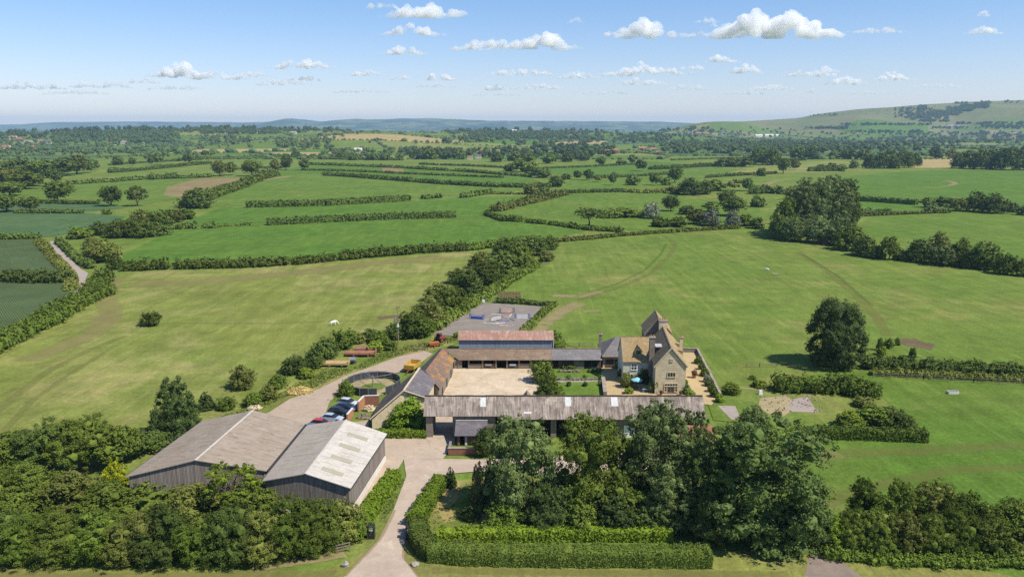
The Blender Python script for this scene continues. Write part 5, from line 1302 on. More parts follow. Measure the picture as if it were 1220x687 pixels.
# --- stable range along the back of the yard and the slate range beside it
t = thing('stable_range', 'open fronted stable range with lichened tile roof along the yard', 'stables', (-2, 178, 0))
zre, zed = D(600, 415.2, 179.2).z, D(600, 428.7, 175.1).z
x0, x1 = -13.5, D(658, 428, 175.1).x
mb = MB(); mb.slab((x0 + 1.2, 175.1, zed), (x1, 175.1, zed), (x1, 179.2, zre), (x0 - 2.9, 179.2, zre), .14); mb.slab((x0 - 2.9, 183.2, zed), (x1, 183.2, zed), (x1, 179.2, zre), (x0 - 2.9, 179.2, zre), .14)
mb.build('roof', M['clay_tile'], t)
mb = MB(); mb.box((x0, 182.4, 0), (x1, 182.8, 2.3)); mb.box((x1 - .4, 175.6, 0), (x1, 182.4, 2.2)); mb.box((x0, 175.6, 0), (x0 + 1.9, 176.0, 2.1)); mb.box((x0, 176.0, 0), (x0 + .4, 182.4, 2.1)); mb.build('wall', M['stone_grey'], t)
mb = MB(); mb.box((x0 + 1.9, 177.6, 0), (x1 - .4, 177.8, 2.35)); mb.build('interior_shade', M['dark'], t)  # black panel painted as the shade deep in the stalls
xs = [D(px, 436, 175.6).x for px in (546, 558.5, 575, 591, 604, 618.5, 632, 645)]
for x in xs:
    mb = MB(); mb.box((x - .16, 175.5, 0), (x + .16, 175.85, zed - .12)); mb.build('post', M['timber'], t)
for i, (a, b) in enumerate(zip(xs, xs[1:])):
    if i in (0, 3): continue
    mb = MB(); mb.box((a + .17, 175.62, .15), (b - .17, 175.74, 1.0 + .12 * (i % 3))); mb.build('stall_door', M['timber' if i % 2 else 'brown_boards'], t)
for i, c in ((2, 'steel'), (4, 'car_blue')):
    mb = MB(); a = xs[i]; mb.box((a + .6, 175.42, .75), (a + 2.1, 175.6, 1.15)); mb.build('rug', M[c], t)
mb = MB(); mb.bar((x0 + 1.2, 179.2, zre + .06), (x1, 179.2, zre + .06), .3, .12); mb.build('ridge_cap', M['clay_tile'], t)
t = thing('slate_range', 'low slate roofed range between the stables and the house', 'outbuilding', (14, 178, 0))
x2 = D(717.5, 428, 175.1).x
mb = MB(); mb.slab((x1 + .02, 175.1, zed), (x2, 175.1, zed), (x2, 179.2, zre), (x1 + .02, 179.2, zre), .14); mb.slab((x1 + .02, 183.2, zed), (x2, 183.2, zed), (x2, 179.2, zre), (x1 + .02, 179.2, zre), .14); mb.build('roof', M['slate_grey'], t)
mb = MB(); mb.box((x1 + .02, 175.8, 0), (x2 - .2, 182.8, zed - .05)); mb.build('wall', M['brown_boards'], t)
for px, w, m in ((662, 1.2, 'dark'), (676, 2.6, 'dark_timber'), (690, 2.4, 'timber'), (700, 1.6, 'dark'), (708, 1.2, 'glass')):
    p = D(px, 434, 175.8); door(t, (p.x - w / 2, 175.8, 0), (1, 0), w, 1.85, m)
mb = MB(); mb.bar((x1, 179.2, zre + .06), (x2, 179.2, zre + .06), .3, .12); mb.build('ridge_cap', M['clay_tile'], t)

# --- rusty roofed shed behind the stables
yA = 187.0; ze_, zr_ = D(600, 405.6, yA - .4).z, D(600, 394, yA + 3.2).z
xa, xb = D(546.5, 405, yA).x, D(659, 405, yA).x
t = thing('iron_shed', 'blue grey iron shed with a rusty sheet roof behind the stables', 'shed', ((xa + xb) / 2, 190, 0))
gable_block(t, (xa, yA + 6.6), (xa, yA), (xb, yA), (xb, yA + 6.6), ze_ + .2, zr_, 'blue_sheet', 'rust_roof', .4, .07, .2)
mb = MB(); mb.box((xa - .1, yA - .06, ze_ - .12), (xb + .1, yA - .01, ze_ + .1)); mb.build('fascia', M['dark_sheet'], t)
mb = MB(); mb.bar((xb + .1, yA - .12, 0), (xb + .1, yA - .12, ze_), .1); mb.build('downpipe', M['white'], t)

# ------------------------------------------------------------------ the farmhouse
t = thing('farmhouse', 'tall golden stone farmhouse with steep tiled gables and chimneys', 'house', (31, 168, 0))
ax = Vector((1.25, 14, 0)).normalized()
A, B = Vector((30.0, 158, 0)), Vector((36.4, 158, 0)); C, Dd = B + ax * 21, A + ax * 21
gable_block(t, A, B, C, Dd, 6.0, 9.75, 'stone', 'stone_tile_dark', .3, .2, .12, roof_r='stone_tile')  # left slope's shade and right slope's light set by two tile colours
mid = (A + B) / 2
mb = MB()                                           # stone copings of the front gable
for e in (A, B):
    o = (e - mid) * .11; mb.bar(up(e + o, 6.0 - .41 + .28) + Vector((0, -.12, 0)), up(mid, 9.75 + .3) + Vector((0, -.12, 0)), .34, .2)
mb.build('gable_coping', M['stone'], t)
u = (1, 0)
window(t, 'window', (32.55, 158, 3.75), u, 1.65, 1.0, 3, 1, 'stone', .1)
window(t, 'window', (32.0, 158, 1.75), u, 2.75, .55, 5, 1, 'stone', .1)
window(t, 'window', (32.0, 158, .55), u, .55, 1.1, 1, 2, 'stone', .1)
window(t, 'window', (34.2, 158, .55), u, .55, 1.1, 1, 2, 'stone', .1)
window(t, 'window', (32.95, 158, 7.15), u, .6, .45, 2, 1, 'stone', .1)
f = door(t, (32.65, 158, .05), u, 1.45, 1.6, 'timber', 'french_door')
mb = MB()
for x in (32.75, 33.43): mb.poly([(x, 157.92, .45), (x + .55, 157.92, .45), (x + .55, 157.92, 1.5), (x, 157.92, 1.5)])
mb.build('pane', M['glass'], f)
# back block, higher
A2, B2 = Vector((30.9, 178, 0)), Vector((37.2, 178, 0)); C2, D2 = B2 + ax * 8, A2 + ax * 8
gable_block(t, A2, B2, C2, D2, 7.9, 11.4, 'stone_grey', 'stone_tile_dark', .25, .2, .12, roof_r='stone_tile', wall_name='back_wall', roof_name='back_roof')  # darker wall stone and left tiles carry this block's shade in colour
# middle wing, ridge across
gable_block(t, (24.3, 173.7), (24.3, 165.3), (31.2, 165.3), (31.2, 173.7), 5.0, 9.2, 'render', 'stone_tile', .35, .2, .15, wall_name='wing_wall', roof_name='wing_roof')
window(t, 'window', (26.0, 165.3, 3.0), u, 1.3, 1.35, 2, 2, 'white')
window(t, 'window', (29.0, 165.3, .8), u, 1.2, 1.2, 2, 2, 'white')
window(t, 'window', (25.3, 165.3, .8), u, 1.2, 1.2, 2, 2, 'white')
# gabled dormer on the middle wing
def dormer(x, y, z, w, h, L):
    dm = MB(); dm.box((x - w / 2, y, z), (x + w / 2, y + L, z + h)); dm.poly([(x - w / 2, y, z + h), (x + w / 2, y, z + h), (x, y, z + h + w * .62)])
    o = dm.build('dormer', M['stone'], t)
    r = MB()
    for sg in (-1, 1): r.slab((x + sg * (w / 2 + .2), y - .2, z + h - .2), (x + sg * (w / 2 + .2), y + L + 1, z + h - .2), (x, y + L + 1, z + h + w * .62 + .1), (x, y - .2, z + h + w * .62 + .1), .12)
    r.build('dormer_roof', M['stone_tile_dark'], o)
    g = MB(); g.poly([(x - w * .32, y - .02, z + .35), (x + w * .32, y - .02, z + .35), (x + w * .32, y - .02, z + h), (x - w * .32, y - .02, z + h)]); g.build('pane', M['glass'], o)
dormer(27.7, 166.3, 5.9, 1.5, 1.1, 2.0)
mb = MB(); mb.box((31.3, 164.9, 6.6), (33.1, 166.6, 8.25)); o = mb.build('dormer', M['dark_timber'], t)
mb = MB(); mb.box((31.1, 164.6, 8.25), (33.3, 166.9, 8.45)); mb.build('dormer_roof', M['lead'], o)
def chimney(x0, y0, x1, y1, z0, z1, mat='stone_grey', pots=2):
    c = MB(); c.box((x0, y0, z0), (x1, y1, z1 - .5)); o = c.build('chimney', M[mat], t)
    c = MB(); c.box((x0 - .12, y0 - .12, z1 - .5), (x1 + .12, y1 + .12, z1 - .25)); c.build('chimney_cap', M['slab'], o)
    for i in range(pots):
        xx = x0 + (x1 - x0) * (i + .5) / pots; c = MB(); c.cyl((xx, (y0 + y1) / 2, z1 - .25), (xx, (y0 + y1) / 2, z1 + .15), .17, .14, 8); c.build('chimney_pot', M['terracotta'], o)
chimney(29.75, 164.2, 30.85, 165.28, 0, 10.9)
chimney(34.0, 176.6, 35.8, 177.9, 7.5, 11.5, 'stone', 3)
chimney(20.55, 179.4, 21.15, 180.2, 2.0, 7.6, 'stone_grey', 1)
chimney(38.4, 174.2, 39.1, 175.0, 5.0, 8.2, 'stone', 1)
# small dormers on the right slope
for yy in (165.5, 171.0):
    xx = 36.4 + (yy - 158) * .0893 - .9
    mb = MB(); mb.box((xx, yy, 5.6), (xx + 1.0, yy + 1.3, 7.2)); o = mb.build('dormer', M['stone'], t)
    mb = MB(); mb.slab((xx - .6, yy - .2, 7.6), (xx + 1.2, yy - .2, 7.2), (xx + 1.2, yy + 1.5, 7.2), (xx - .6, yy + 1.5, 7.6), .12); mb.build('dormer_roof', M['stone_tile'], o)
# grey slate wing with hipped left end
hR0, hR1 = D(733.5, 401, 180.5), D(743, 401, 180.5); hE0, hE1 = D(717.2, 424.2, 175.6), D(743, 424.4, 175.6)
mb = MB(); mb.slab(hE0, hE1, hR1, hR0, .15); b0, b1 = Vector((hE0.x, 186, hE0.z)), Vector((hE1.x, 186, hE1.z)); mb.slab(b0, b1, hR1 + Vector((0, .05, 0)), hR0 + Vector((0, .05, 0)), .15); mb.poly([b0, hE0, hR0])
mb.build('slate_roof', M['slate_grey'], t)
mb = MB(); mb.box((hE0.x + .3, 176.2, 0), (hE1.x + .4, 185.5, hE0.z - .02)); mb.build('slate_wing_wall', M['stone'], t)
mb = MB(); mb.bar((hE0.x, 175.55, hE0.z - .05), (hE1.x, 175.55, hE1.z - .05), .14, .2); mb.build('fascia', M['buff'], t)
door(t, (hE0.x + .9, 176.2, 0), u, 1.9, 2.1, 'brown_boards', 'garage_door'); door(t, (hE0.x + 3.1, 176.2, 0), u, 1.0, 2.0, 'dark_timber')
# ivy on the house
for (x, y, w, h) in ((29.2, 165.15, 2.2, 3.4), (25.0, 165.0, 1.3, 2.6), (27.2, 165.0, 2.4, 2.2), (30.6, 161.5, .6, 4.2), (30.5, 159.2, .6, 3.0)):
    rg = np.random.default_rng(int(x * 10)); n = int(w * h * 26) + 40
    P = np.stack([x + rg.uniform(-w / 2, w / 2, n) * (1 if y > 164 else .35), y - rg.uniform(0, .35, n) + (0 if y > 164 else rg.uniform(-1.4, 1.4, n)), np.abs(rg.uniform(0, 1, n) ** .8 * h * (1 - .25 * rg.random(n)))], 1)
    Vv, Qq = leaf_cards(P, unit(np.array([0, -1, .5]) + rg.normal(size=(n, 3)) * .5), .42, rg)
    o = mesh_obj('ivy', np_mesh('ivy', Vv - np.array([31, 168, 0]), Qq), t); o.data.materials.append(LEAF['hedge'])
# ------------------------------------------------------------------ garden, terrace
def low_wall(label, pts, h, w=.4, mat='stone_grey', coping='slab'):
    t = thing('stone_wall', label, 'wall', pts[0])
    for i, (a, b) in enumerate(zip(pts, pts[1:])):
        a, b = Vector(a), Vector(b); mb = MB(); mb.bar(a + Vector((0, 0, h / 2 - .05)), b + Vector((0, 0, h / 2 - .05)), w, h); mb.build('wall', M[mat], t)
        mb = MB(); mb.bar(a + Vector((0, 0, h)), b + Vector((0, 0, h)), w + .12, .1); mb.build('coping', M[coping], t)
low_wall('stone terrace wall running down the right side of the gravel', [G(831, 419.5), G(845, 447), G(858, 473)], .9)
low_wall('stone wall closing the far end of the gravel terrace', [G(812.5, 419), G(830.5, 419.2)], 1.0)
low_wall('dark garden wall between the lawns and the patio', [G(718.5, 454), G(719.8, 463), G(721, 472)], 1.0, .7)
row('shrub', 'shrub', 'border shrub', 'along the right side of the gravel terrace', 'bush', 'hedge', [(832, 434, 422, 11), (836, 441, 430, 9, 'grey'), (839, 449, 437, 12, 'hedge'), (842, 456, 444, 10, 'silver'), (845, 461, 449, 12, 'grey'), (848, 468, 456, 11), (851, 474, 463, 12, 'hedge'), (857, 480, 468, 12, 'light')], 'shrubs along the terrace')
row('shrub', 'shrub', 'shrub', 'against the right wall of the house', 'bush', 'hedge', [(817, 470, 456, 11, 'grey'), (822, 477, 462, 14, 'light'), (817, 459, 451, 7), (813, 435, 428, 6, 'dark'), (826, 484, 468, 16)], 'shrubs against the house wall')
row('shrub', 'shrub', 'climbing shrub', 'in front of the cream house wing', 'bush', 'hedge', [(746, 463, 444, 16, 'olive'), (740, 452, 438, 10, 'dark'), (749, 470, 460, 12, 'light'), (770, 458, 440, 14, 'dark'), (775, 468, 452, 9, 'dark'), (736, 440, 429, 7, 'dark')], 'shrubs in front of the cream wing')
row('box_tree', 'shrub', 'clipped box block', 'above the garden path', 'bush', 'dark', [(660, 452.5, 445, 7), (678, 453, 445.5, 8), (697, 453, 445.5, 8), (715.5, 453, 445, 8.5)], 'clipped box blocks of the garden')
row('box_tree', 'shrub', 'clipped box block', 'below the garden path', 'bush', 'dark', [(660, 460.5, 453.5, 7), (678, 460.5, 453.5, 7), (697, 460.5, 453.5, 7.5), (715.5, 460, 453.5, 7.5)], 'clipped box blocks of the garden')
hedge('lavender strip along the upper lawn edge', [(662, 452.5), (676, 452.5), (695, 452.5), (714, 452)], .5, .7, 'lavender', .3, 'lavender_border', None, 'flower border', leaf_k=.6)
hedge('grey lavender bed before the slate range, left one', [(668, 442.5), (680, 443), (690, 443)], .8, 1.2, 'lavender', .4, 'lavender_border', None, 'flower border', leaf_k=.6)
hedge('grey lavender bed before the slate range, right one', [(702, 443), (711, 442.5), (716, 442)], 1.0, 1.4, 'grey', .4, 'lavender_border', None, 'flower border', leaf_k=.6)
hedge('green shrubs against the low slate range', [(671, 439), (676, 439), (684, 439.5)], 1.3, 1.0, 'oak', .5, 'shrub_border', None, 'flower border', leaf_k=.6)

def parasol(label, p, r, h, mat):
    t = thing('parasol', label, 'parasol', p); mb = MB(); n = 8
    for i in range(n):
        a, b = 2 * math.pi * i / n, 2 * math.pi * (i + 1) / n; top = Vector(p) + Vector((0, 0, h))
        q = [Vector(p) + Vector((math.cos(k) * r, math.sin(k) * r, h - .55)) for k in (a, b)]
        mb.poly([q[0], q[1], top]); mb.poly([q[1] - Vector((0, 0, .03)), q[0] - Vector((0, 0, .03)), top - Vector((0, 0, .03))])
        mb.poly([q[0] - Vector((0, 0, .18)), q[1] - Vector((0, 0, .18)), q[1], q[0]])
    mb.build('canopy', M[mat], t)
    mb = MB(); mb.cyl(p, Vector(p) + Vector((0, 0, h + .12)), .035, .03, 8); mb.build('pole', M['timber'], t)
    mb = MB(); mb.cyl(p, Vector(p) + Vector((0, 0, .1)), .3, .28, 10); mb.build('base', M['dark_sheet'], t)
parasol('open teal parasol over the garden table before the house', D(758.5, 462.5, 161.6) * 1.0 - Vector((0, 0, D(758.5, 462.5, 161.6).z)), 1.25, 2.5, 'teal_cloth')
pp = G(739, 440); parasol('pale grey parasol beside the stone garage wing', Vector((pp.x, 172.5, 0)), 1.0, 2.4, 'pale_cloth')
def table(label, p, w, d, mat):
    t = thing('garden_table', label, 'table', p); x, y, _ = p; mb = MB(); mb.box((x - w / 2, y - d / 2, .7), (x + w / 2, y + d / 2, .76)); mb.build('tabletop', M[mat], t)
    for sx in (-1, 1):
        for sy in (-1, 1):
            mb = MB(); mb.box((x + sx * (w / 2 - .12) - .04, y + sy * (d / 2 - .1) - .04, 0), (x + sx * (w / 2 - .12) + .04, y + sy * (d / 2 - .1) + .04, .7)); mb.build('leg', M[mat], t)
table('pale garden table in front of the house corner', (28.6, 159.2, 0), 2.0, 1.0, 'car_blue')
table('wooden garden table under the teal parasol', (26.3, 162.6, 0), 1.5, .9, 'timber')
def pot(label, p, r, kind):
    t = thing('plant_pot', label, 'plant pot', p); mb = MB(); mb.cyl(p, Vector(p) + Vector((0, 0, r * 1.4)), r * .7, r, 10); mb.build('pot', M['terracotta'], t)
    cm, _ = crown_variant('bush', 2, 1); c = mesh_obj('foliage', cm, t); c.location = (0, 0, r * 1.2); c.scale = (r * 2.6, r * 2.6, r * 2.6); slot(c, LEAF[kind])
pot('terracotta pot left of the french door', (31.2, 157.2, 0), .32, 'red'); pot('terracotta pot right of the french door', (35.3, 157.2, 0), .3, 'hedge')
pot('big planted tub in the middle of the gravel terrace', tuple(G(827, 450)), .55, 'red')

# ------------------------------------------------------------------ round pen
pc = Vector((-30.0, 162.5, 0)); RP = 5.9
t = thing('round_pen', 'round horse walker with dark panelled ring beside the farm track', 'horse walker', pc)
for k in range(20):
    a, b = 2 * math.pi * k / 20, 2 * math.pi * (k + 1) / 20
    p, q = pc + Vector((math.cos(a), math.sin(a), 0)) * RP, pc + Vector((math.cos(b), math.sin(b), 0)) * RP
    if 16 == k: continue
    mb = MB(); mb.bar(p.lerp(q, .02) + Vector((0, 0, .85)), p.lerp(q, .98) + Vector((0, 0, .85)), .06, 1.5); o = mb.build('panel', M['dark_sheet'], t)
    mb = MB(); mb.cyl(p, p + Vector((0, 0, 1.9)), .06, .06, 6); mb.build('post', M['steel'], t)
    mb = MB(); mb.bar(p + Vector((0, 0, 1.75)), q + Vector((0, 0, 1.75)), .06, .08); mb.build('rail', M['steel'], t)
mb = MB(); mb.cyl(pc, pc + Vector((0, 0, 2.6)), .16, .14, 10); mb.build('centre_post', M['steel'], t)
for k in range(4):
    a = .6 + k * math.pi / 2; e = pc + Vector((math.cos(a) * 4.4, math.sin(a) * 4.4, 2.1))
    mb = MB(); mb.bar(pc + Vector((0, 0, 2.2)), e, .09); o = mb.build('arm', M['steel'], t)
    mb = MB(); s = Vector((-math.sin(a), math.cos(a), 0)); c = e - Vector((math.cos(a), math.sin(a), 0)) * .9
    for z in (.5, 1.0, 1.5, 2.0): mb.bar(c - Vector((math.cos(a), math.sin(a), 0)) + Vector((0, 0, z - 2.1)), c + Vector((math.cos(a), math.sin(a), 0)) + Vector((0, 0, z - 2.1)), .04)
    mb.build('gate', M['steel'], o)
circ = lambda r: [pc + Vector((math.cos(k * math.pi / 16) * r, math.sin(k * math.pi / 16) * r, 0)) for k in range(32)]
sheet('ground', circ(5.7), M['pale_dirt'], .075, 'trodden sandy floor of the round pen')
sheet('ground', circ(2.6), M['rough'], .08, 'grassy middle of the round pen')

# ------------------------------------------------------------------ brick enclosure and log store
t = thing('brick_wall', 'orange brick enclosure wall between the cars and the slate barn', 'wall', G(432, 480))
def bwall(a, b, h, mat='orange_brick', n='wall'):
    mb = MB(); mb.bar(a + Vector((0, 0, h / 2)), b + Vector((0, 0, h / 2)), .3, h); mb.build(n, M[mat], t)
    mb = MB(); mb.bar(a + Vector((0, 0, h + .04)), b + Vector((0, 0, h + .04)), .36, .08); mb.build('coping', M['pale_concrete'], t)
w0, w1, w2 = G(427, 490), G(434, 482.5), G(452, 482)
bwall(w0, w1, 2.0); bwall(w1 + Vector((.2, 0, 0)), w2, 2.0, 'brick', 'back_wall')
t = thing('brick_wall', 'low orange brick wall stub at the front of the parked cars', 'wall', G(417, 502))
bwall(G(414, 503), G(420.5, 495), 1.6)
def pile(name, label, cat, p, w, d, h, mat, n, r, seed, long=True):
    rg = np.random.default_rng(seed); mb = MB()
    for _ in range(n):
        a = rg.uniform(0, 6.28); q = rg.uniform(0, 1) ** .6; x, y = p[0] + math.cos(a) * q * w / 2, p[1] + math.sin(a) * q * d / 2; z = h * (1 - q ** 1.6) * rg.uniform(.6, 1) + r * .5
        dd = Vector((rg.normal(), rg.normal(), rg.normal() * .3)).normalized() * r * (1.7 if long else .7)
        mb.cyl(Vector((x, y, z)) - dd, Vector((x, y, z)) + dd, r * .55, r * .5, 6)
    iv, it = ICO2; k = len(mb.v)
    pv = [(p[0] + v[0] * w * .48, p[1] + v[1] * d * .48, max(0, v[2]) * h * .8) for v in iv]
    for f in it: mb.poly([pv[i] for i in f])
    o = mb.build(name, M[mat]); return tag(o, label, cat)
lp = G(440, 488); pile('log_pile', 'pale heap of split logs inside the brick enclosure', 'log pile', lp, 2.6, 2.0, 1.0, 'log', 60, .2, 3)
lp = G(434, 497); pile('log_pile', 'grey heap of scrap timber in front of the brick enclosure', 'log pile', lp, 2.8, 1.8, .7, 'timber', 40, .18, 4)
lp = G(357, 467); pile('straw_heap', 'yellow heap of old straw beside the farm track', 'straw heap', lp, 5.5, 4.2, 1.1, 'straw', 220, .22, 5)
lp = G(303, 486.5); pile('straw_heap', 'small tan heap just behind the ridge of the larger barn', 'straw heap', lp, 3.0, 2.0, .9, 'log', 40, .2, 6)

# ------------------------------------------------------------------ cars
def car(label, p, rz, paint, suv=0.0, group='cars parked beside the brick enclosure'):
    t = thing('parked_car', label, 'car')
    L, W, H = 4.3, 1.76, 1.44 + .2 * suv
    def loft(sec, mi=0):
        mb = MB(); rings = []
        for x, z0, z1, w0, w1 in sec: rings.append([(x, -w0, z0), (x, -w1, z1), (x, w1, z1), (x, w0, z0)])
        for a, b in zip(rings, rings[1:]):
            for i in range(4): mb.poly([a[i], b[i], b[(i + 1) % 4], a[(i + 1) % 4]])
        mb.poly(rings[0]); mb.poly(list(reversed(rings[-1]))); return mb
    bz = .98 + .1 * suv
    o = loft([(-2.15, .38, .80, .74, .70), (-2.05, .28, bz - .04, .84, .76), (-1.2, .24, bz, .88, .80), (.75, .24, bz - .03, .88, .80), (1.75, .26, .82 + .1 * suv, .86, .74), (2.08, .32, .70, .80, .66), (2.15, .4, .6, .72, .6)]).build('body', M[paint]); o.parent = t
    tail = -1.75 if suv else -1.55
    g = loft([(tail - .2, bz - .06, bz + .02, .78, .74), (tail + .28, bz - .04, H - .06, .79, .60), (-.5, bz - .04, H - .03, .80, .62), (.25, bz - .04, H - .08, .80, .60), (1.0, bz - .08, bz - .02, .78, .72)]).build('windows', M['glass']); g.parent = t
    r = loft([(tail + .30, H - .07, H - .03, .60, .54), (-.5, H - .05, H, .62, .56), (.22, H - .09, H - .04, .60, .53)]).build('roof', M[paint]); r.parent = t
    for x in (1.32, -1.32):
        for s in (-1, 1):
            mb = MB(); mb.cyl((x, s * .70, .32), (x, s * .90, .32), .32, .32, 16); w = mb.build('wheel', M['rubber']); w.parent = t
            mb = MB(); mb.cyl((x, s * .895, .32), (x, s * .91, .32), .19, .17, 10); q = mb.build('rim', M['steel']); q.parent = w
    for s in (-1, 1):
        mb = MB(); mb.box((2.03, s * .62 - .16, .58), (2.13, s * .62 + .16, .70)); q = mb.build('headlight', M['white']); q.parent = t
        mb = MB(); mb.box((-2.16, s * .62 - .13, .66), (-2.08, s * .62 + .13, .84)); q = mb.build('tail_light', M['red_paint']); q.parent = t
    t.location = p; t.rotation_euler = (0, 0, rz); return t
for lab, px, py, rz, paint, suv in (
    ('silver car parked farthest up the row beside the brick wall', 415.5, 483, R(-20), 'car_silver', .6), ('dark navy car parked next to the silver car', 413, 488.5, R(-20), 'car_navy', .4),
    ('black blue car parked between the navy and pale blue cars', 404, 493.5, R(-16), 'car_black', .8), ('pale blue car parked in front of the red car', 396, 501, R(-14), 'car_blue', 0),
    ('bright red car parked just behind the barn ridge', 383.5, 508, R(-16), 'car_red', .3), ('slate blue car parked lowest in the row, next to the red one', 374, 513.5, R(-16), 'car_slate', 0)):
    car(lab, G(px, py), rz, paint, suv)

# ------------------------------------------------------------------ farm machinery
def flat_trailer(label, px0, px1, py, mat, h=.95):
    a, b = G(px0, py), G(px1, py); L = (b - a).length; c = (a + b) / 2; rz = math.atan2(b.y - a.y, b.x - a.x)
    t = thing('flatbed_trailer', label, 'trailer')
    mb = MB(); mb.box((-L / 2, -1.2, h - .45), (L / 2, 1.2, h)); o = mb.build('bed', M[mat]); o.parent = t
    mb = MB(); mb.box((L / 2 - .08, -1.2, h), (L / 2, 1.2, h + .45)); o = mb.build('headboard', M[mat]); o.parent = t
    mb = MB(); mb.bar((-L / 2, 0, h - .5), (-L / 2 - 1.1, 0, h - .55), .12); o = mb.build('drawbar', M['dark_sheet']); o.parent = t
    for x in (-L * .22, L * .26):
        for s in (-1, 1):
            mb = MB(); mb.cyl((x, s * .95, .36), (x, s * 1.15, .36), .36, .36, 12); w = mb.build('wheel', M['rubber']); w.parent = t
            mb = MB(); mb.cyl((x, s * 1.14, .36), (x, s * 1.17, .36), .18, .18, 8); q = mb.build('rim', M['steel']); q.parent = w
    t.location = c; t.rotation_euler = (0, 0, rz)
flat_trailer('long rust orange flatbed trailer, nearer of the rusty pair', 412.5, 448, 423.5, 'rust', 1.0)
flat_trailer('dull rust flatbed trailer behind the rust orange one', 424.5, 449, 418.5, 'rust_dull', 1.05)
flat_trailer('buff flatbed trailer standing alone below the rusty pair', 385, 416, 435.5, 'buff', .95)
t = thing('water_tank', 'small grey wheeled water tank beside the buff trailer', 'water tank', G(420.5, 432.5)); p = G(420.5, 432.5)
mb = MB(); mb.cyl(p + Vector((-.7, 0, .95)), p + Vector((.7, 0, .95)), .55, .55, 14); mb.build('tank', M['steel'], t)
mb = MB(); mb.box((p.x - .9, p.y - .5, .35), (p.x + .9, p.y + .5, .45)); mb.build('frame', M['dark_sheet'], t)
for s in (-1, 1):
    mb = MB(); mb.cyl(p + Vector((0, s * .5, .3)), p + Vector((0, s * .68, .3)), .3, .3, 10); mb.build('wheel', M['rubber'], t)
# yellow tipping trailer with open top
t = thing('tipping_trailer', 'yellow open topped tipping trailer beside the slate barn', 'trailer'); w, L, z0, z1 = 1.25, 2.3, .8, 1.75
for nm, a, b in (('side', (-w, -L, z0), (-w + .08, L, z1)), ('side', (w - .08, -L, z0), (w, L, z1)), ('tailgate', (-w + .08, L - .08, z0), (w - .08, L, z1 + .1)), ('headboard', (-w + .08, -L, z0), (w - .08, -L + .08, z1))):
    mb = MB(); mb.box(a, b); o = mb.build(nm, M['yellow']); o.parent = t
mb = MB(); mb.box((-w + .08, -L + .08, z0 - .06), (w - .08, L - .08, z0 + .05)); o = mb.build('floor', M['yellow']); o.parent = t
mb = MB(); mb.box((-.5, -L - .1, .55), (.5, L - .3, z0 - .07)); mb.bar((0, -L, .6), (0, -L - 1.6, .5), .14); o = mb.build('chassis', M['red_paint']); o.parent = t
for s in (-1, 1):
    mb = MB(); mb.cyl((s * .85, .3, .45), (s * 1.2, .3, .45), .45, .45, 14); o = mb.build('wheel', M['rubber']); o.parent = t
    mb = MB(); mb.cyl((s * 1.19, .3, .45), (s * 1.22, .3, .45), .22, .22, 8); q = mb.build('rim', M['yellow']); q.parent = o
t.location = G(491.5, 440.5); t.rotation_euler = (0, 0, R(-14))
def tractor(label, p, rz, paint):
    t = thing('tractor', label, 'tractor')
    def pt(nm, mb, m, par=None):
        o = mb.build(nm, M[m]); o.parent = par or t; return o
    mb = MB(); mb.prism([(.1, -.38, .7), (1.9, -.34, .7), (1.9, .34, .7), (.1, .38, .7)], [(.1, -.36, 1.4), (1.85, -.28, 1.25), (1.85, .28, 1.25), (.1, .36, 1.4)]); pt('bonnet', mb, paint)
    mb = MB(); mb.box((-.9, -.4, .6), (.1, .4, 1.05)); pt('chassis', mb, 'dark_sheet')
    mb = MB(); mb.prism([(-.95, -.6, 1.0), (.15, -.6, 1.0), (.15, .6, 1.0), (-.95, .6, 1.0)], [(-.85, -.5, 2.35), (.0, -.5, 2.35), (.0, .5, 2.35), (-.85, .5, 2.35)]); c = pt('cab', mb, 'glass')
    mb = MB(); mb.box((-1.0, -.6, 2.36), (.12, .6, 2.48)); pt('cab_roof', mb, paint, c)
    for s in (-1, 1):
        mb = MB(); mb.cyl((-.6, s * .62, .75), (-.6, s * 1.0, .75), .75, .75, 16); w = pt('wheel', mb, 'rubber'); mb = MB(); mb.cyl((-.6, s * .99, .75), (-.6, s * 1.03, .75), .38, .38, 10); pt('rim', mb, paint, w)
        mb = MB(); mb.cyl((1.4, s * .55, .45), (1.4, s * .82, .45), .45, .45, 14); w = pt('wheel', mb, 'rubber'); mb = MB(); mb.cyl((1.4, s * .81, .45), (1.4, s * .84, .45), .22, .22, 8); pt('rim', mb, paint, w)
        mb = MB(); mb.prism([(-1.2, s * .6, 1.3), (0, s * .6, 1.3), (0, s * 1.02, 1.3), (-1.2, s * 1.02, 1.3)], [(-1.0, s * .6, 1.58), (-.2, s * .6, 1.58), (-.2, s * 1.0, 1.58), (-1.0, s * 1.0, 1.58)]); pt('mudguard', mb, paint)
    t.location = p; t.rotation_euler = (0, 0, rz)
tractor('small red and grey tractor parked by the arena corner', G(524.5, 407), R(60), 'red_paint')
t = thing('seed_drill', 'orange farm implement lying beside the small tractor', 'farm implement')
mb = MB(); mb.prism([(-1.2, -.5, .5), (1.2, -.5, .5), (1.2, .5, .5), (-1.2, .5, .5)], [(-1.3, -.7, 1.25), (1.3, -.7, 1.25), (1.3, .7, 1.25), (-1.3, .7, 1.25)]); o = mb.build('hopper', M['orange']); o.parent = t
mb = MB(); mb.bar((-1.4, 0, .45), (1.4, 0, .45), .15); mb.bar((0, -.5, .45), (0, -1.7, .5), .12); o = mb.build('frame', M['orange']); o.parent = t
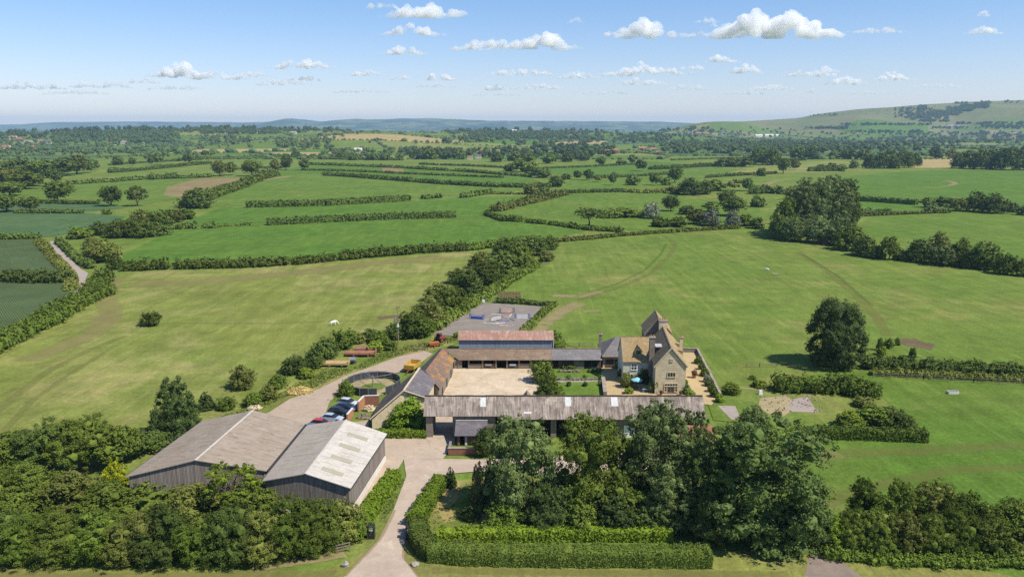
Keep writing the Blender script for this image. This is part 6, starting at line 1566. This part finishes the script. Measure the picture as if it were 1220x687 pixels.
for s in (-1, 1):
    mb = MB(); mb.cyl((s * 1.3, 0, .4), (s * 1.5, 0, .4), .4, .4, 12); o = mb.build('wheel', M['rubber']); o.parent = t
    for k in (.3, .7):
        mb = MB(); mb.bar((s * k, .2, .5), (s * k, .5, .05), .07); o = mb.build('tine', M['dark_sheet']); o.parent = t
t.location = G(517, 413); t.rotation_euler = (0, 0, R(20))
t = thing('log', 'pale felled trunk lying in the weeds below the utility pole', 'log', G(500, 415))
mb = MB(); a, b = G(493, 415.5), G(507, 416.5); mb.cyl(a + Vector((0, 0, .22)), b + Vector((0, 0, .22)), .22, .16, 9); mb.build('bark', M['bark_pale'], t)
# utility pole
p = G(474.5, 408); t = thing('utility_pole', 'wooden utility pole with a small transformer beside the shelter belt', 'utility pole', p)
mb = MB(); mb.cyl(p, p + Vector((0, 0, 9.6)), .15, .11, 9); mb.build('pole', M['timber'], t)
mb = MB(); mb.bar(p + Vector((-.9, 0, 9.2)), p + Vector((.9, 0, 9.2)), .12); o = mb.build('crossarm', M['timber'], t)
for x in (-.8, 0, .8):
    mb = MB(); mb.cyl(p + Vector((x, 0, 9.26)), p + Vector((x, 0, 9.5)), .06, .05, 7); mb.build('insulator', M['white'], o)
mb = MB(); mb.cyl(p + Vector((-.55, -.1, 5.6)), p + Vector((-.55, -.1, 6.7)), .3, .3, 10); mb.bar(p + Vector((-.55, -.1, 6.1)), p + Vector((0, 0, 6.1)), .1); mb.build('transformer', M['steel'], t)
mb = MB(); mb.box((p.x - .12, p.y - .3, 4.2), (p.x + .35, p.y - .1, 5.0)); mb.build('meter_box', M['white'], t)

# ------------------------------------------------------------------ riding arena furniture
def jump(label, pa, pb, wing, pole, n=3, filler=None, h=1.1):
    a, b = G(*pa), G(*pb); t = thing('show_jump', label, 'horse jump', (a + b) / 2); d = (b - a).normalized(); s = Vector((-d.y, d.x, 0))
    for e, sg in ((a, -1), (b, 1)):
        mb = MB()
        for k in (0, .45): mb.bar(e + d * sg * k, e + d * sg * k + Vector((0, 0, h + .45)), .14)
        for z in (.3, .7, 1.1, 1.45): mb.bar(e + Vector((0, 0, z)), e + d * sg * .45 + Vector((0, 0, z)), .09)
        mb.bar(e - s * .4 + Vector((0, 0, .05)), e + s * .4 + Vector((0, 0, .05)), .1); mb.build('wing', M[wing], t)
    for i in range(n):
        z = h * (i + 1) / n; mb = MB(); mb.cyl(a + Vector((0, 0, z)), b + Vector((0, 0, z)), .075, .075, 8); mb.build('pole', M[pole], t)
    if filler:
        mb = MB(); mb.bar(a.lerp(b, .04) + Vector((0, 0, .4)), a.lerp(b, .96) + Vector((0, 0, .4)), .2, .75); mb.build('filler', M[filler], t)
jump('blue panelled jump on the left of the riding arena', (561, 379.5), (575, 380.5), 'blue_paint', 'blue_paint', 3, 'blue_paint')
jump('white poled jump with blue wings on the right of the arena', (615, 379), (629.5, 379.5), 'blue_paint', 'white', 2, 'white')
jump('pink poled jump with dark green wings at the back of the arena', (596.5, 373), (611, 372.5), 'green_paint', 'pink_paint', 3)
jump('pale low jump in the middle of the arena', (585, 384), (597, 381), 'steel', 'white', 2)
rg = np.random.default_rng(21)
for i in range(16):
    px, py = [(589, 378), (593, 381), (598, 377), (601, 383), (604, 379), (606, 374), (608, 376), (596, 385), (591, 375), (586, 382), (603, 372), (610, 381), (582, 385), (600, 388), (593, 387), (607, 386)][i]
    p = G(px, py); a = rg.uniform(0, 3.14); dd = Vector((math.cos(a), math.sin(a), 0)) * 1.5
    m = ['white', 'pink_paint', 'pale_concrete', 'blue_paint'][i % 4 if i % 8 < 6 else 0]; mb = MB(); mb.cyl(p - dd + Vector((0, 0, .14)), p + dd + Vector((0, 0, .14)), .075, .075, 8)
    tag(mb.build('jump_pole', M[m]), {'white': 'white', 'pink_paint': 'faded pink', 'pale_concrete': 'cream', 'blue_paint': 'blue'}[m] + ' jump pole lying loose on the arena floor', 'jump pole', 'loose jump poles on the arena')
def arena_fence(label, pix, step, h=1.2):
    P = [G(*q) for q in pix]; t = thing('post_fence', label, 'fence', P[0])
    for a, b in zip(P, P[1:]):
        n = max(1, int((b - a).length / step))
        for i in range(n + 1):
            p = a.lerp(b, i / n); mb = MB(); mb.box((p.x - .06, p.y - .06, 0), (p.x + .06, p.y + .06, h)); mb.build('post', M['timber'], t)
        for z in (h * .5, h * .9):
            mb = MB(); mb.bar(a + Vector((0, 0, z)), b + Vector((0, 0, z)), .05, .1); mb.build('rail', M['timber'], t)
arena_fence('timber rail fence along the far side of the arena', [(577, 360.2), (617, 361.8), (657, 365.6)], 3.0)
arena_fence('post fence along the near paddock hedge', [(1040, 449.5), (1100, 452.5), (1160, 456), (1222, 459)], 3.5)
arena_fence('short garden fence behind the low slate range', [(676, 412.5), (690, 413), (706, 413)], 2.5, 1.1)
arena_fence('thin rail fence behind the terrace shrubs', [(889, 437.5), (905, 437), (925, 437)], 3.0, 1.0)
t = thing('arena_sign', 'white panel leaning at the left side of the arena', 'panel', G(533, 385)); p = G(533, 385)
mb = MB(); mb.bar(p + Vector((-.9, -.4, .55)), p + Vector((.9, .5, .55)), .08, 1.0); mb.build('board', M['white'], t)
for s in (-1, 1):
    mb = MB(); mb.bar(p + Vector((s * .7, s * .35, 0)), p + Vector((s * .7, s * .35, .2)), .08); mb.build('leg', M['timber'], t)
p = G(575, 360); t = thing('mounting_block', 'pale mounting block at the far left arena corner', 'mounting block', p); mb = MB(); mb.box((p.x - .7, p.y - .4, 0), (p.x + .7, p.y + .4, .4)); mb.box((p.x - .1, p.y - .4, .4), (p.x + .7, p.y + .4, .8)); mb.build('step', M['white'], t)
p = G(606, 358); t = thing('hay_feeder', 'rust brown slatted hay trailer behind the arena', 'trailer', p)
mb = MB(); mb.box((p.x - 3.4, p.y - 1.1, .7), (p.x + 3.4, p.y + 1.1, .9)); mb.build('bed', M['rust_dull'], t)
for s in (-1, 1):
    mb = MB()
    for i in range(15): mb.box((p.x - 3.4 + i * .483, p.y + s * 1.05 - .05, .9), (p.x - 3.1 + i * .483, p.y + s * 1.05 + .05, 2.6))
    mb.bar((p.x - 3.4, p.y + s * 1.05, 2.6), (p.x + 3.4, p.y + s * 1.05, 2.6), .14); mb.build('side', M['rust_dull'], t)
    for x in (-2, 2):
        mb = MB(); mb.cyl(p + Vector((x, s * .9, .35)), p + Vector((x, s * 1.1, .35)), .35, .35, 10); mb.build('wheel', M['rubber'], t)
p = G(658, 364); t = thing('water_butt', 'blue plastic water butt at the far right arena corner', 'water butt', p); mb = MB(); mb.cyl(p, p + Vector((0, 0, 1.0)), .38, .42, 12); mb.cyl(p + Vector((0, 0, 1.0)), p + Vector((0, 0, 1.08)), .44, .40, 12); mb.build('barrel', M['car_blue'], t)
for px, py, lab in ((557.5, 371, 'slim pale post on the left side of the arena, nearer one'), (622, 357, 'slim pale post behind the arena')):
    p = G(px, py); t = thing('marker_post', lab, 'post', p); mb = MB(); mb.box((p.x - .1, p.y - .1, 0), (p.x + .1, p.y + .1, 2.0)); mb.prism([(p.x - .1, p.y - .1, 2), (p.x + .1, p.y - .1, 2), (p.x + .1, p.y + .1, 2), (p.x - .1, p.y + .1, 2)], [(p.x - .02, p.y - .02, 2.12), (p.x + .02, p.y - .02, 2.12), (p.x + .02, p.y + .02, 2.12), (p.x - .02, p.y + .02, 2.12)]); mb.build('post', M['log'], t)

# ------------------------------------------------------------------ roadside entrance
def pillar(label, px, py):
    p = G(px, py); t = thing('gate_pillar', label, 'gate pillar', p); x, y = p.x, p.y
    mb = MB(); mb.box((x - .42, y - .3, 0), (x + .42, y + .3, 1.75)); mb.build('board', M['black'], t)
    mb = MB(); mb.box((x - .5, y - .38, 1.75), (x + .5, y + .38, 1.85)); mb.build('cap', M['black'], t)
    mb = MB(); mb.box((x - .24, y - .34, 1.15), (x + .24, y - .31, 1.6)); mb.build('name_plate', M['pale_cloth'], t)
    for s in (-1, 1):
        mb = MB(); mb.box((x + s * .46 - .06, y - .33, 0), (x + s * .46 + .06, y + .33, 1.74)); mb.build('post', M['dark_timber'], t)
pillar('black gate pillar with a white plate on the left of the drive', 442.5, 640); pillar('black gate pillar with a white plate on the right of the drive', 488, 641.5)
def boulder(label, px, py, r, seed):
    import bmesh
    p = G(px, py); rg = np.random.default_rng(seed); v, f = ICO2; ph = rg.uniform(0, 6, 3)
    nv = [(p.x + q[0] * r * (1 + .22 * math.sin(q[1] * 4 + ph[0]) + .1 * rg.normal()), p.y + q[1] * r * (1 + .2 * math.sin(q[2] * 5 + ph[1])), max(0, .3 * r + q[2] * r * .85 * (1 + .25 * math.sin(q[0] * 4 + ph[2])))) for q in v]
    mb = MB()
    for t3 in f: mb.poly([nv[i] for i in t3])
    tag(mb.build('boulder', M['rock']), label, 'boulder')
boulder('rough marker stone on the verge left of the drive', 411.5, 673.5, .52, 1); boulder('rough marker stone on the verge right of the drive', 494.5, 673, .48, 2)
p = G(409, 657); t = thing('rail_fence', 'short grey rail fence sunk in the hedge left of the drive', 'fence', p)
for k in (-1, 1):
    q = p + Vector((k * .75, k * .35, 0)); mb = MB(); mb.box((q.x - .06, q.y - .06, 0), (q.x + .06, q.y + .06, 1.25)); mb.build('post', M['timber'], t)
for z in (.35, .75, 1.15):
    mb = MB(); mb.bar(p + Vector((-.9, -.42, z)), p + Vector((.9, .42, z)), .06, .12); mb.build('rail', M['timber'], t)
a, b = G(970, 655), G(986.5, 655); t = thing('field_gate', 'grey five barred field gate at the end of the worn track', 'gate', a)
for e in (a, b):
    mb = MB(); mb.box((e.x - .1, e.y - .1, 0), (e.x + .1, e.y + .1, 1.4)); mb.build('post', M['timber'], t)
for i in range(5):
    z = .25 + i * .22; mb = MB(); mb.bar(a + Vector((.12, 0, z)), b + Vector((-.12, 0, z)), .05, .09); mb.build('bar', M['timber'], t)
mb = MB(); mb.bar(a + Vector((.12, -.05, .2)), b + Vector((-.12, -.05, 1.15)), .05, .09); mb.build('brace', M['timber'], t)

# ------------------------------------------------------------------ animals and field things
def skin_body(name, pts, edges, mat, parent):
    me = bpy.data.meshes.new(name); me.from_pydata([q[:3] for q in pts], edges, []); o = mesh_obj(name, me, parent)
    md = o.modifiers.new('skin', 'SKIN'); 
    for v, q in zip(me.skin_vertices[0].data, pts): v.radius = (q[3], q[3])
    me.skin_vertices[0].data[0].use_root = True
    sub = o.modifiers.new('sub', 'SUBSURF'); sub.levels = 1; sub.render_levels = 1
    dg = bpy.context.evaluated_depsgraph_get(); nm = bpy.data.meshes.new_from_object(o.evaluated_get(dg)); o.modifiers.clear(); o.data = nm
    nm.materials.clear(); nm.materials.append(M[mat]); nm.polygons.foreach_set('use_smooth', [True] * len(nm.polygons)); return o
def grazer(name, label, cat, p, rz, k, mat):
    t = thing(name, label, cat)
    pts = [(-.7, 0, 1.15, .30), (-.2, 0, 1.1, .31), (.35, 0, 1.12, .28), (.75, 0, 1.25, .20), (1.15, 0, .85, .14), (1.4, 0, .38, .12), (1.55, 0, .14, .08), (-.95, 0, 1.05, .06), (-1.02, 0, .6, .05)]
    ed = [(0, 1), (1, 2), (2, 3), (3, 4), (4, 5), (5, 6), (0, 7), (7, 8)]
    for bx, src, kn in ((-.68, 0, -.1), (.42, 2, .02)):
        for s in (-1, 1):
            i = len(pts); pts += [(bx, s * .17, .78, .13), (bx + kn, s * .18, .45, .075), (bx + kn * .4, s * .18, .06, .06)]; ed += [(src, i), (i, i + 1), (i + 1, i + 2)]
    for s in (-1, 1): i = len(pts); pts += [(1.22, s * .1, 1.0, .035)]; ed += [(4, i)]
    o = skin_body('body', pts, ed, mat, t); t.scale = (k, k, k); t.location = p; t.rotation_euler = (0, 0, rz)
grazer('horse', 'white horse grazing alone in the hay meadow', 'horse', G(397.5, 387.5), R(30), 1.05, 'fleece')
grazer('sheep', 'pale sheep grazing in the big pasture, smaller of the two', 'sheep', G(914, 322.5), R(160), .75, 'fleece')
p = G(924, 327); t = thing('feed_trough', 'long pale feed trough lying in the big pasture', 'trough', p)
mb = MB(); mb.box((p.x - 1.0, p.y - .3, .15), (p.x + 1.0, p.y + .3, .2)); mb.box((p.x - 1.0, p.y - .34, .15), (p.x + 1.0, p.y - .3, .5)); mb.box((p.x - 1.0, p.y + .3, .15), (p.x + 1.0, p.y + .34, .5)); mb.build('trough', M['log'], t)
for s in (-.8, .8):
    mb = MB(); mb.box((p.x + s - .05, p.y - .28, 0), (p.x + s + .05, p.y + .28, .149)); mb.build('leg', M['timber'], t)
p = G(1135, 468.5); t = thing('water_trough', 'pale concrete water trough in the smooth paddock', 'trough', p)
for a, b in (((-1.1, -.45, 0), (1.1, -.35, .55)), ((-1.1, .35, 0), (1.1, .45, .55)), ((-1.1, -.35, 0), (-1.0, .35, .55)), ((1.0, -.35, 0), (1.1, .35, .55))):
    mb = MB(); mb.box((p.x + a[0], p.y + a[1], a[2]), (p.x + b[0], p.y + b[1], b[2])); mb.build('side', M['pale_concrete'], t)
mb = MB(); mb.box((p.x - 1.0, p.y - .35, .1), (p.x + 1.0, p.y + .35, .42)); mb.build('water', M['glass'], t)
p = G(991, 291.5); t = thing('field_shelter', 'dark low field shelter tucked under the tall poplar clump', 'shed', p)
gable_block(t, (p.x - 4, p.y - 1), (p.x + 4, p.y - 1), (p.x + 4, p.y + 5), (p.x - 4, p.y + 5), 2.0, 3.4, 'brown_boards', 'slate', .4, .1)
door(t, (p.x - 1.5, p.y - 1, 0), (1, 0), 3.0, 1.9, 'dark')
p = G(906, 469.5); t = thing('stone_post', 'small pale stone stump beside the old slabs', 'stone', p); mb = MB(); mb.prism([(p.x - .4, p.y - .3, 0), (p.x + .4, p.y - .3, 0), (p.x + .4, p.y + .3, 0), (p.x - .4, p.y + .3, 0)], [(p.x - .3, p.y - .22, .85), (p.x + .28, p.y - .2, .95), (p.x + .3, p.y + .22, .9), (p.x - .28, p.y + .2, .85)]); mb.build('block', M['fleece'], t)
rg = np.random.default_rng(77)
mb = MB()
for i in range(90):
    q = G(rg.uniform(905, 982), rg.uniform(471, 492)); r = rg.uniform(.1, .32); d = Vector((rg.normal(), rg.normal(), 0)).normalized() * r
    mb.prism([q - d, q + Vector((d.y, -d.x, 0)), q + d, q - Vector((d.y, -d.x, 0))], [k + Vector((0, 0, r * .8)) for k in (q - d * .7, q + Vector((d.y, -d.x, 0)) * .7, q + d * .7, q - Vector((d.y, -d.x, 0)) * .7)])
tag(mb.build('rubble', M['slab']), 'loose stone rubble scattered over the old slabs', None, None, 'stuff')

def tufts(name, label, poly, n, size, kind, seed, z=.0):
    """rough grass and weeds nobody could count"""
    rg = np.random.default_rng(seed); P = [G(*q).to_2d() for q in poly]; xs = [p.x for p in P]; ys = [p.y for p in P]
    pts = []
    def inside(x, y):
        c = False
        for i in range(len(P)):
            a, b = P[i], P[i - 1]
            if (a.y > y) != (b.y > y) and x < (b.x - a.x) * (y - a.y) / (b.y - a.y) + a.x: c = not c
        return c
    while len(pts) < n:
        x, y = rg.uniform(min(xs), max(xs)), rg.uniform(min(ys), max(ys))
        if inside(x, y):
            for _ in range(4): pts.append((x + rg.normal(0, size), y + rg.normal(0, size), size * .35))
    pts = np.array(pts); N = unit(rg.normal(size=pts.shape) + np.array([0, -.2, .4])); Vv, Q = leaf_cards(pts, N, size, rg)
    o = mesh_obj(name, np_mesh(name, Vv, Q)); o.data.materials.append(LEAF[kind]); tag(o, label, None, None, 'stuff')
tufts('weeds', 'rough weeds on the bank above the farm track', [(235, 510), (320, 478), (350, 460), (380, 440), (420, 440), (455, 420), (500, 410), (560, 396), (555, 402), (505, 417), (470, 424), (440, 435), (405, 447), (375, 461), (340, 473), (300, 492)], 3600, .45, 'weeds', 3)
tufts('weeds', 'long grass under the roadside trees', [(497, 630), (530, 578), (640, 566), (820, 560), (890, 610), (850, 640), (560, 640)], 2600, .38, 'weeds', 4)
tufts('weeds', 'scrubby weeds beside the parked cars', [(392, 478), (410, 455), (418, 470), (408, 478)], 260, .35, 'weeds', 5)
tufts('weeds', 'weeds at the foot of the bright left hedge', [(455, 612), (478, 570), (484, 567), (466, 606), (456, 622)], 260, .25, 'weeds', 6)
# ------------------------------------------------------------------ lay the ground sheets a hair above each other, in their order
for k, (z, i, o) in enumerate(sorted(SHEETS, key=lambda q: q[:2])):
    co = np.zeros(len(o.data.vertices) * 3); o.data.vertices.foreach_get('co', co); co[2::3] = .004 + k * .0004
    o.data.vertices.foreach_set('co', co); o.data.update()

# ------------------------------------------------------------------ clouds: lumps of real vapour far above and behind the hills
def cloud_mat(name, dens):
    m = bpy.data.materials.new(name); m.use_nodes = True; n, l = m.node_tree.nodes, m.node_tree.links; n.clear()
    o = n.new('ShaderNodeOutputMaterial'); v = n.new('ShaderNodeVolumePrincipled'); v.inputs['Density'].default_value = dens
    v.inputs['Color'].default_value = (1.0, .998, .995, 1); v.inputs['Anisotropy'].default_value = .1
    g = n.new('ShaderNodeNewGeometry'); z = n.new('ShaderNodeTexNoise'); z.inputs['Scale'].default_value = 1 / 210.0; z.inputs['Detail'].default_value = 4; z.inputs['Roughness'].default_value = .65
    l.new(g.outputs['Position'], z.inputs['Vector']); r = n.new('ShaderNodeMapRange'); l.new(z.outputs['Fac'], r.inputs[0])
    for i, q in zip((1, 2, 3, 4), (.30, .78, 0.0, dens * 2.1)): r.inputs[i].default_value = q
    l.new(r.outputs[0], v.inputs['Density'])
    l.new(v.outputs[0], o.inputs['Volume']); return m
scene.cycles.volume_step_rate = .35; scene.cycles.volume_max_steps = 256
CM = {'thick': cloud_mat('cumulus_vapour', .013), 'thin': cloud_mat('thin_vapour', .0125), 'wisp': cloud_mat('wispy_vapour', .0100)}
def cloud(label, lobes, dist, dens='thick', group='small fair weather clouds', seed=1, name='cloud', kind=None):
    """lobes: (px, py, width px, height px) of the billows, as one lumpy body about DIST metres away"""
    rg = np.random.default_rng(seed); V, Fc, off = [], [], 0; iv, it = ICO3
    px, py, w, h = lobes[0]
    if kind is None: lobes = lobes + [(px - w * .52, py + h * .26, w * .42, h * .34), (px + w * .54, py + h * .28, w * .40, h * .30)]
    for px, py, w, h in lobes:
        c = D(px, py, dist); W, H = w * dist / F_PX / 2, h * dist / F_PX / 2
        n = max(5, int(w / max(h, 3) * 6.5))
        for i in range(n):
            u = rg.uniform(-1, 1); e = math.sqrt(max(0, 1 - u * u)); r = H * rg.uniform(.34, .66) * (0.5 + .5 * e)
            cx, cyy, cz = c.x + u * (W - r), c.y + rg.uniform(-1, 1) * W * .45 * e, c.z - H + r + rg.uniform(0, 1) ** 1.9 * max(0, 2 * H * e - 2 * r)
            q = iv * (1 + .16 * np.sin(iv[:, [1]] * 5 + rg.uniform(0, 6)) * np.sin(iv[:, [0]] * 6 + rg.uniform(0, 6)) + .10 * np.sin(iv[:, [2]] * 11 + rg.uniform(0, 6)) * np.sin(iv[:, [0]] * 12 + rg.uniform(0, 6)) + rg.normal(0, .035, (len(iv), 1)))
            q = q * np.array([r * 1.15, r * 1.15, r]); q[:, 2] = np.maximum(q[:, 2], -r * .55)
            V.append(q + (cx, cyy, cz)); Fc.append(it + off); off += len(iv)
            for _ in range(7):                     # small billows on its crown and flanks
                d = unit(rg.normal(size=(1, 3)) + [0, 0, .5])[0]; d[2] = max(d[2], -.3); r2 = r * rg.uniform(.2, .42)
                V.append(iv * r2 * (1 + rg.normal(0, .06, (len(iv), 1))) + np.array((cx, cyy, cz)) + d * r * 1.02); Fc.append(it + off); off += len(iv)
    o = mesh_obj(name, np_mesh(name, np.vstack(V), np.vstack(Fc))); 
    md = o.modifiers.new('union', 'REMESH'); md.mode = 'VOXEL'; md.voxel_size = max(lobes[0][3], 5) * dist / F_PX / 16
    dg = bpy.context.evaluated_depsgraph_get(); nm = bpy.data.meshes.new_from_object(o.evaluated_get(dg)); o.modifiers.clear(); o.data = nm
    nm.materials.clear(); nm.materials.append(CM[dens])
    return tag(o, label, None if kind else 'cloud', None if kind else group, kind)
ICO3 = ico(3)
CL = [
    ('biggest white cumulus cloud, high on the right', [(915, 30, 130, 36), (945, 22, 70, 30), (880, 34, 60, 24), (975, 38, 60, 16)], 9500, 'thick'),
    ('small ragged cloud touching the left of the biggest cloud', [(842, 23, 22, 10), (850, 30, 12, 6)], 9500, 'thin'),
    ('flat streak of cloud right of the biggest cloud', [(1045, 36, 58, 8)], 9500, 'thin'),
    ('domed white cloud left of the biggest cloud', [(770, 35, 78, 24), (765, 30, 40, 20)], 10000, 'thick'),
    ('tiny round cloud between the domed and long clouds', [(686, 24, 16, 9)], 10000, 'thin'),
    ('long white cloud above the centre', [(640, 50, 80, 22), (585, 52, 70, 14), (655, 46, 40, 18), (560, 57, 50, 9)], 10500, 'thick'),
    ('bright cloud cut by the top edge of the picture', [(500, 11, 70, 26), (545, 14, 30, 12), (455, 6, 40, 10)], 9000, 'thick'),
    ('small flat based cloud under the cut off cloud', [(492, 36, 56, 16)], 10500, 'thick'),
    ('second small cloud lower under the cut off cloud', [(480, 60, 46, 13)], 12000, 'thick'),
    ('bright cloud alone on the left', [(212, 83, 55, 22), (250, 89, 50, 14), (283, 91, 36, 10)], 14000, 'thick'),
    ('low long cloud at far left, left piece', [(25, 101, 50, 12), (62, 103, 34, 10)], 16000, 'thin'),
    ('low long cloud at far left, right piece', [(105, 100, 34, 11), (138, 101, 40, 9)], 16000, 'thin'),
    ('layered pale cloud left of the centre', [(360, 76, 66, 14), (362, 93, 40, 8)], 15000, 'thin'),
    ('bright cloud at the far upper right', [(1172, 36, 34, 12), (1172, 16, 16, 9)], 10000, 'thick'),
    ('small oval cloud right of the low right clouds', [(1065, 91, 38, 12)], 15000, 'thick'),
    ('broken low cloud band right of the centre', [(770, 84, 90, 13), (740, 88, 50, 8), (825, 80, 30, 8), (763, 75, 12, 8)], 15000, 'thin'),
    ('pair of small clouds below the biggest cloud', [(859, 70, 34, 11), (890, 82, 40, 14)], 14500, 'thin'),
    ('low cloud with a tail at the right', [(985, 82, 26, 10), (965, 88, 70, 9), (1010, 96, 56, 12)], 15000, 'thin'),
    ('low pale cloud just left of the centre', [(437, 87, 40, 9), (478, 92, 26, 8)], 16500, 'thin'),
    ('low pale cloud at the centre', [(522, 91, 34, 12)], 16500, 'thin'),
    ('low pale cloud band right of the long cloud', [(620, 86, 80, 10), (590, 103, 26, 12), (690, 90, 50, 9)], 17000, 'thin'),
]
for i, (lab, lob, dist, den) in enumerate(CL): cloud(lab, lob, dist, den, seed=100 + i)
cloud('faint wisps of cloud low over the horizon', [(760, 98, 70, 10), (820, 104, 50, 8), (920, 104, 56, 9), (430, 108, 70, 7), (640, 103, 70, 9), (340, 98, 70, 9), (880, 110, 60, 7), (1030, 110, 70, 6), (210, 104, 70, 7), (965, 107, 14, 9), (520, 101, 50, 8), (590, 112, 60, 6), (90, 110, 80, 6), (720, 110, 60, 6), (1120, 102, 60, 7), (300, 88, 40, 8), (170, 96, 40, 8)], 18000, 'wisp', None, 300, 'clouds', 'stuff')

# ------------------------------------------------------------------ haze: the air between here and the hills
mb = MB(); mb.box((-19000, -350, -1.2), (19000, 17500, 262))
hz = bpy.data.materials.new('summer_haze'); hz.use_nodes = True; n, l = hz.node_tree.nodes, hz.node_tree.links; n.clear()
o = n.new('ShaderNodeOutputMaterial'); v = n.new('ShaderNodeVolumePrincipled')
v.inputs['Color'].default_value = (.48, .70, 1.0, 1); v.inputs['Density'].default_value = 6.2e-5; v.inputs['Anisotropy'].default_value = .1
l.new(v.outputs[0], o.inputs['Volume'])
tag(mb.build('haze', hz), 'thin summer haze lying over the whole valley', None, None, 'stuff')
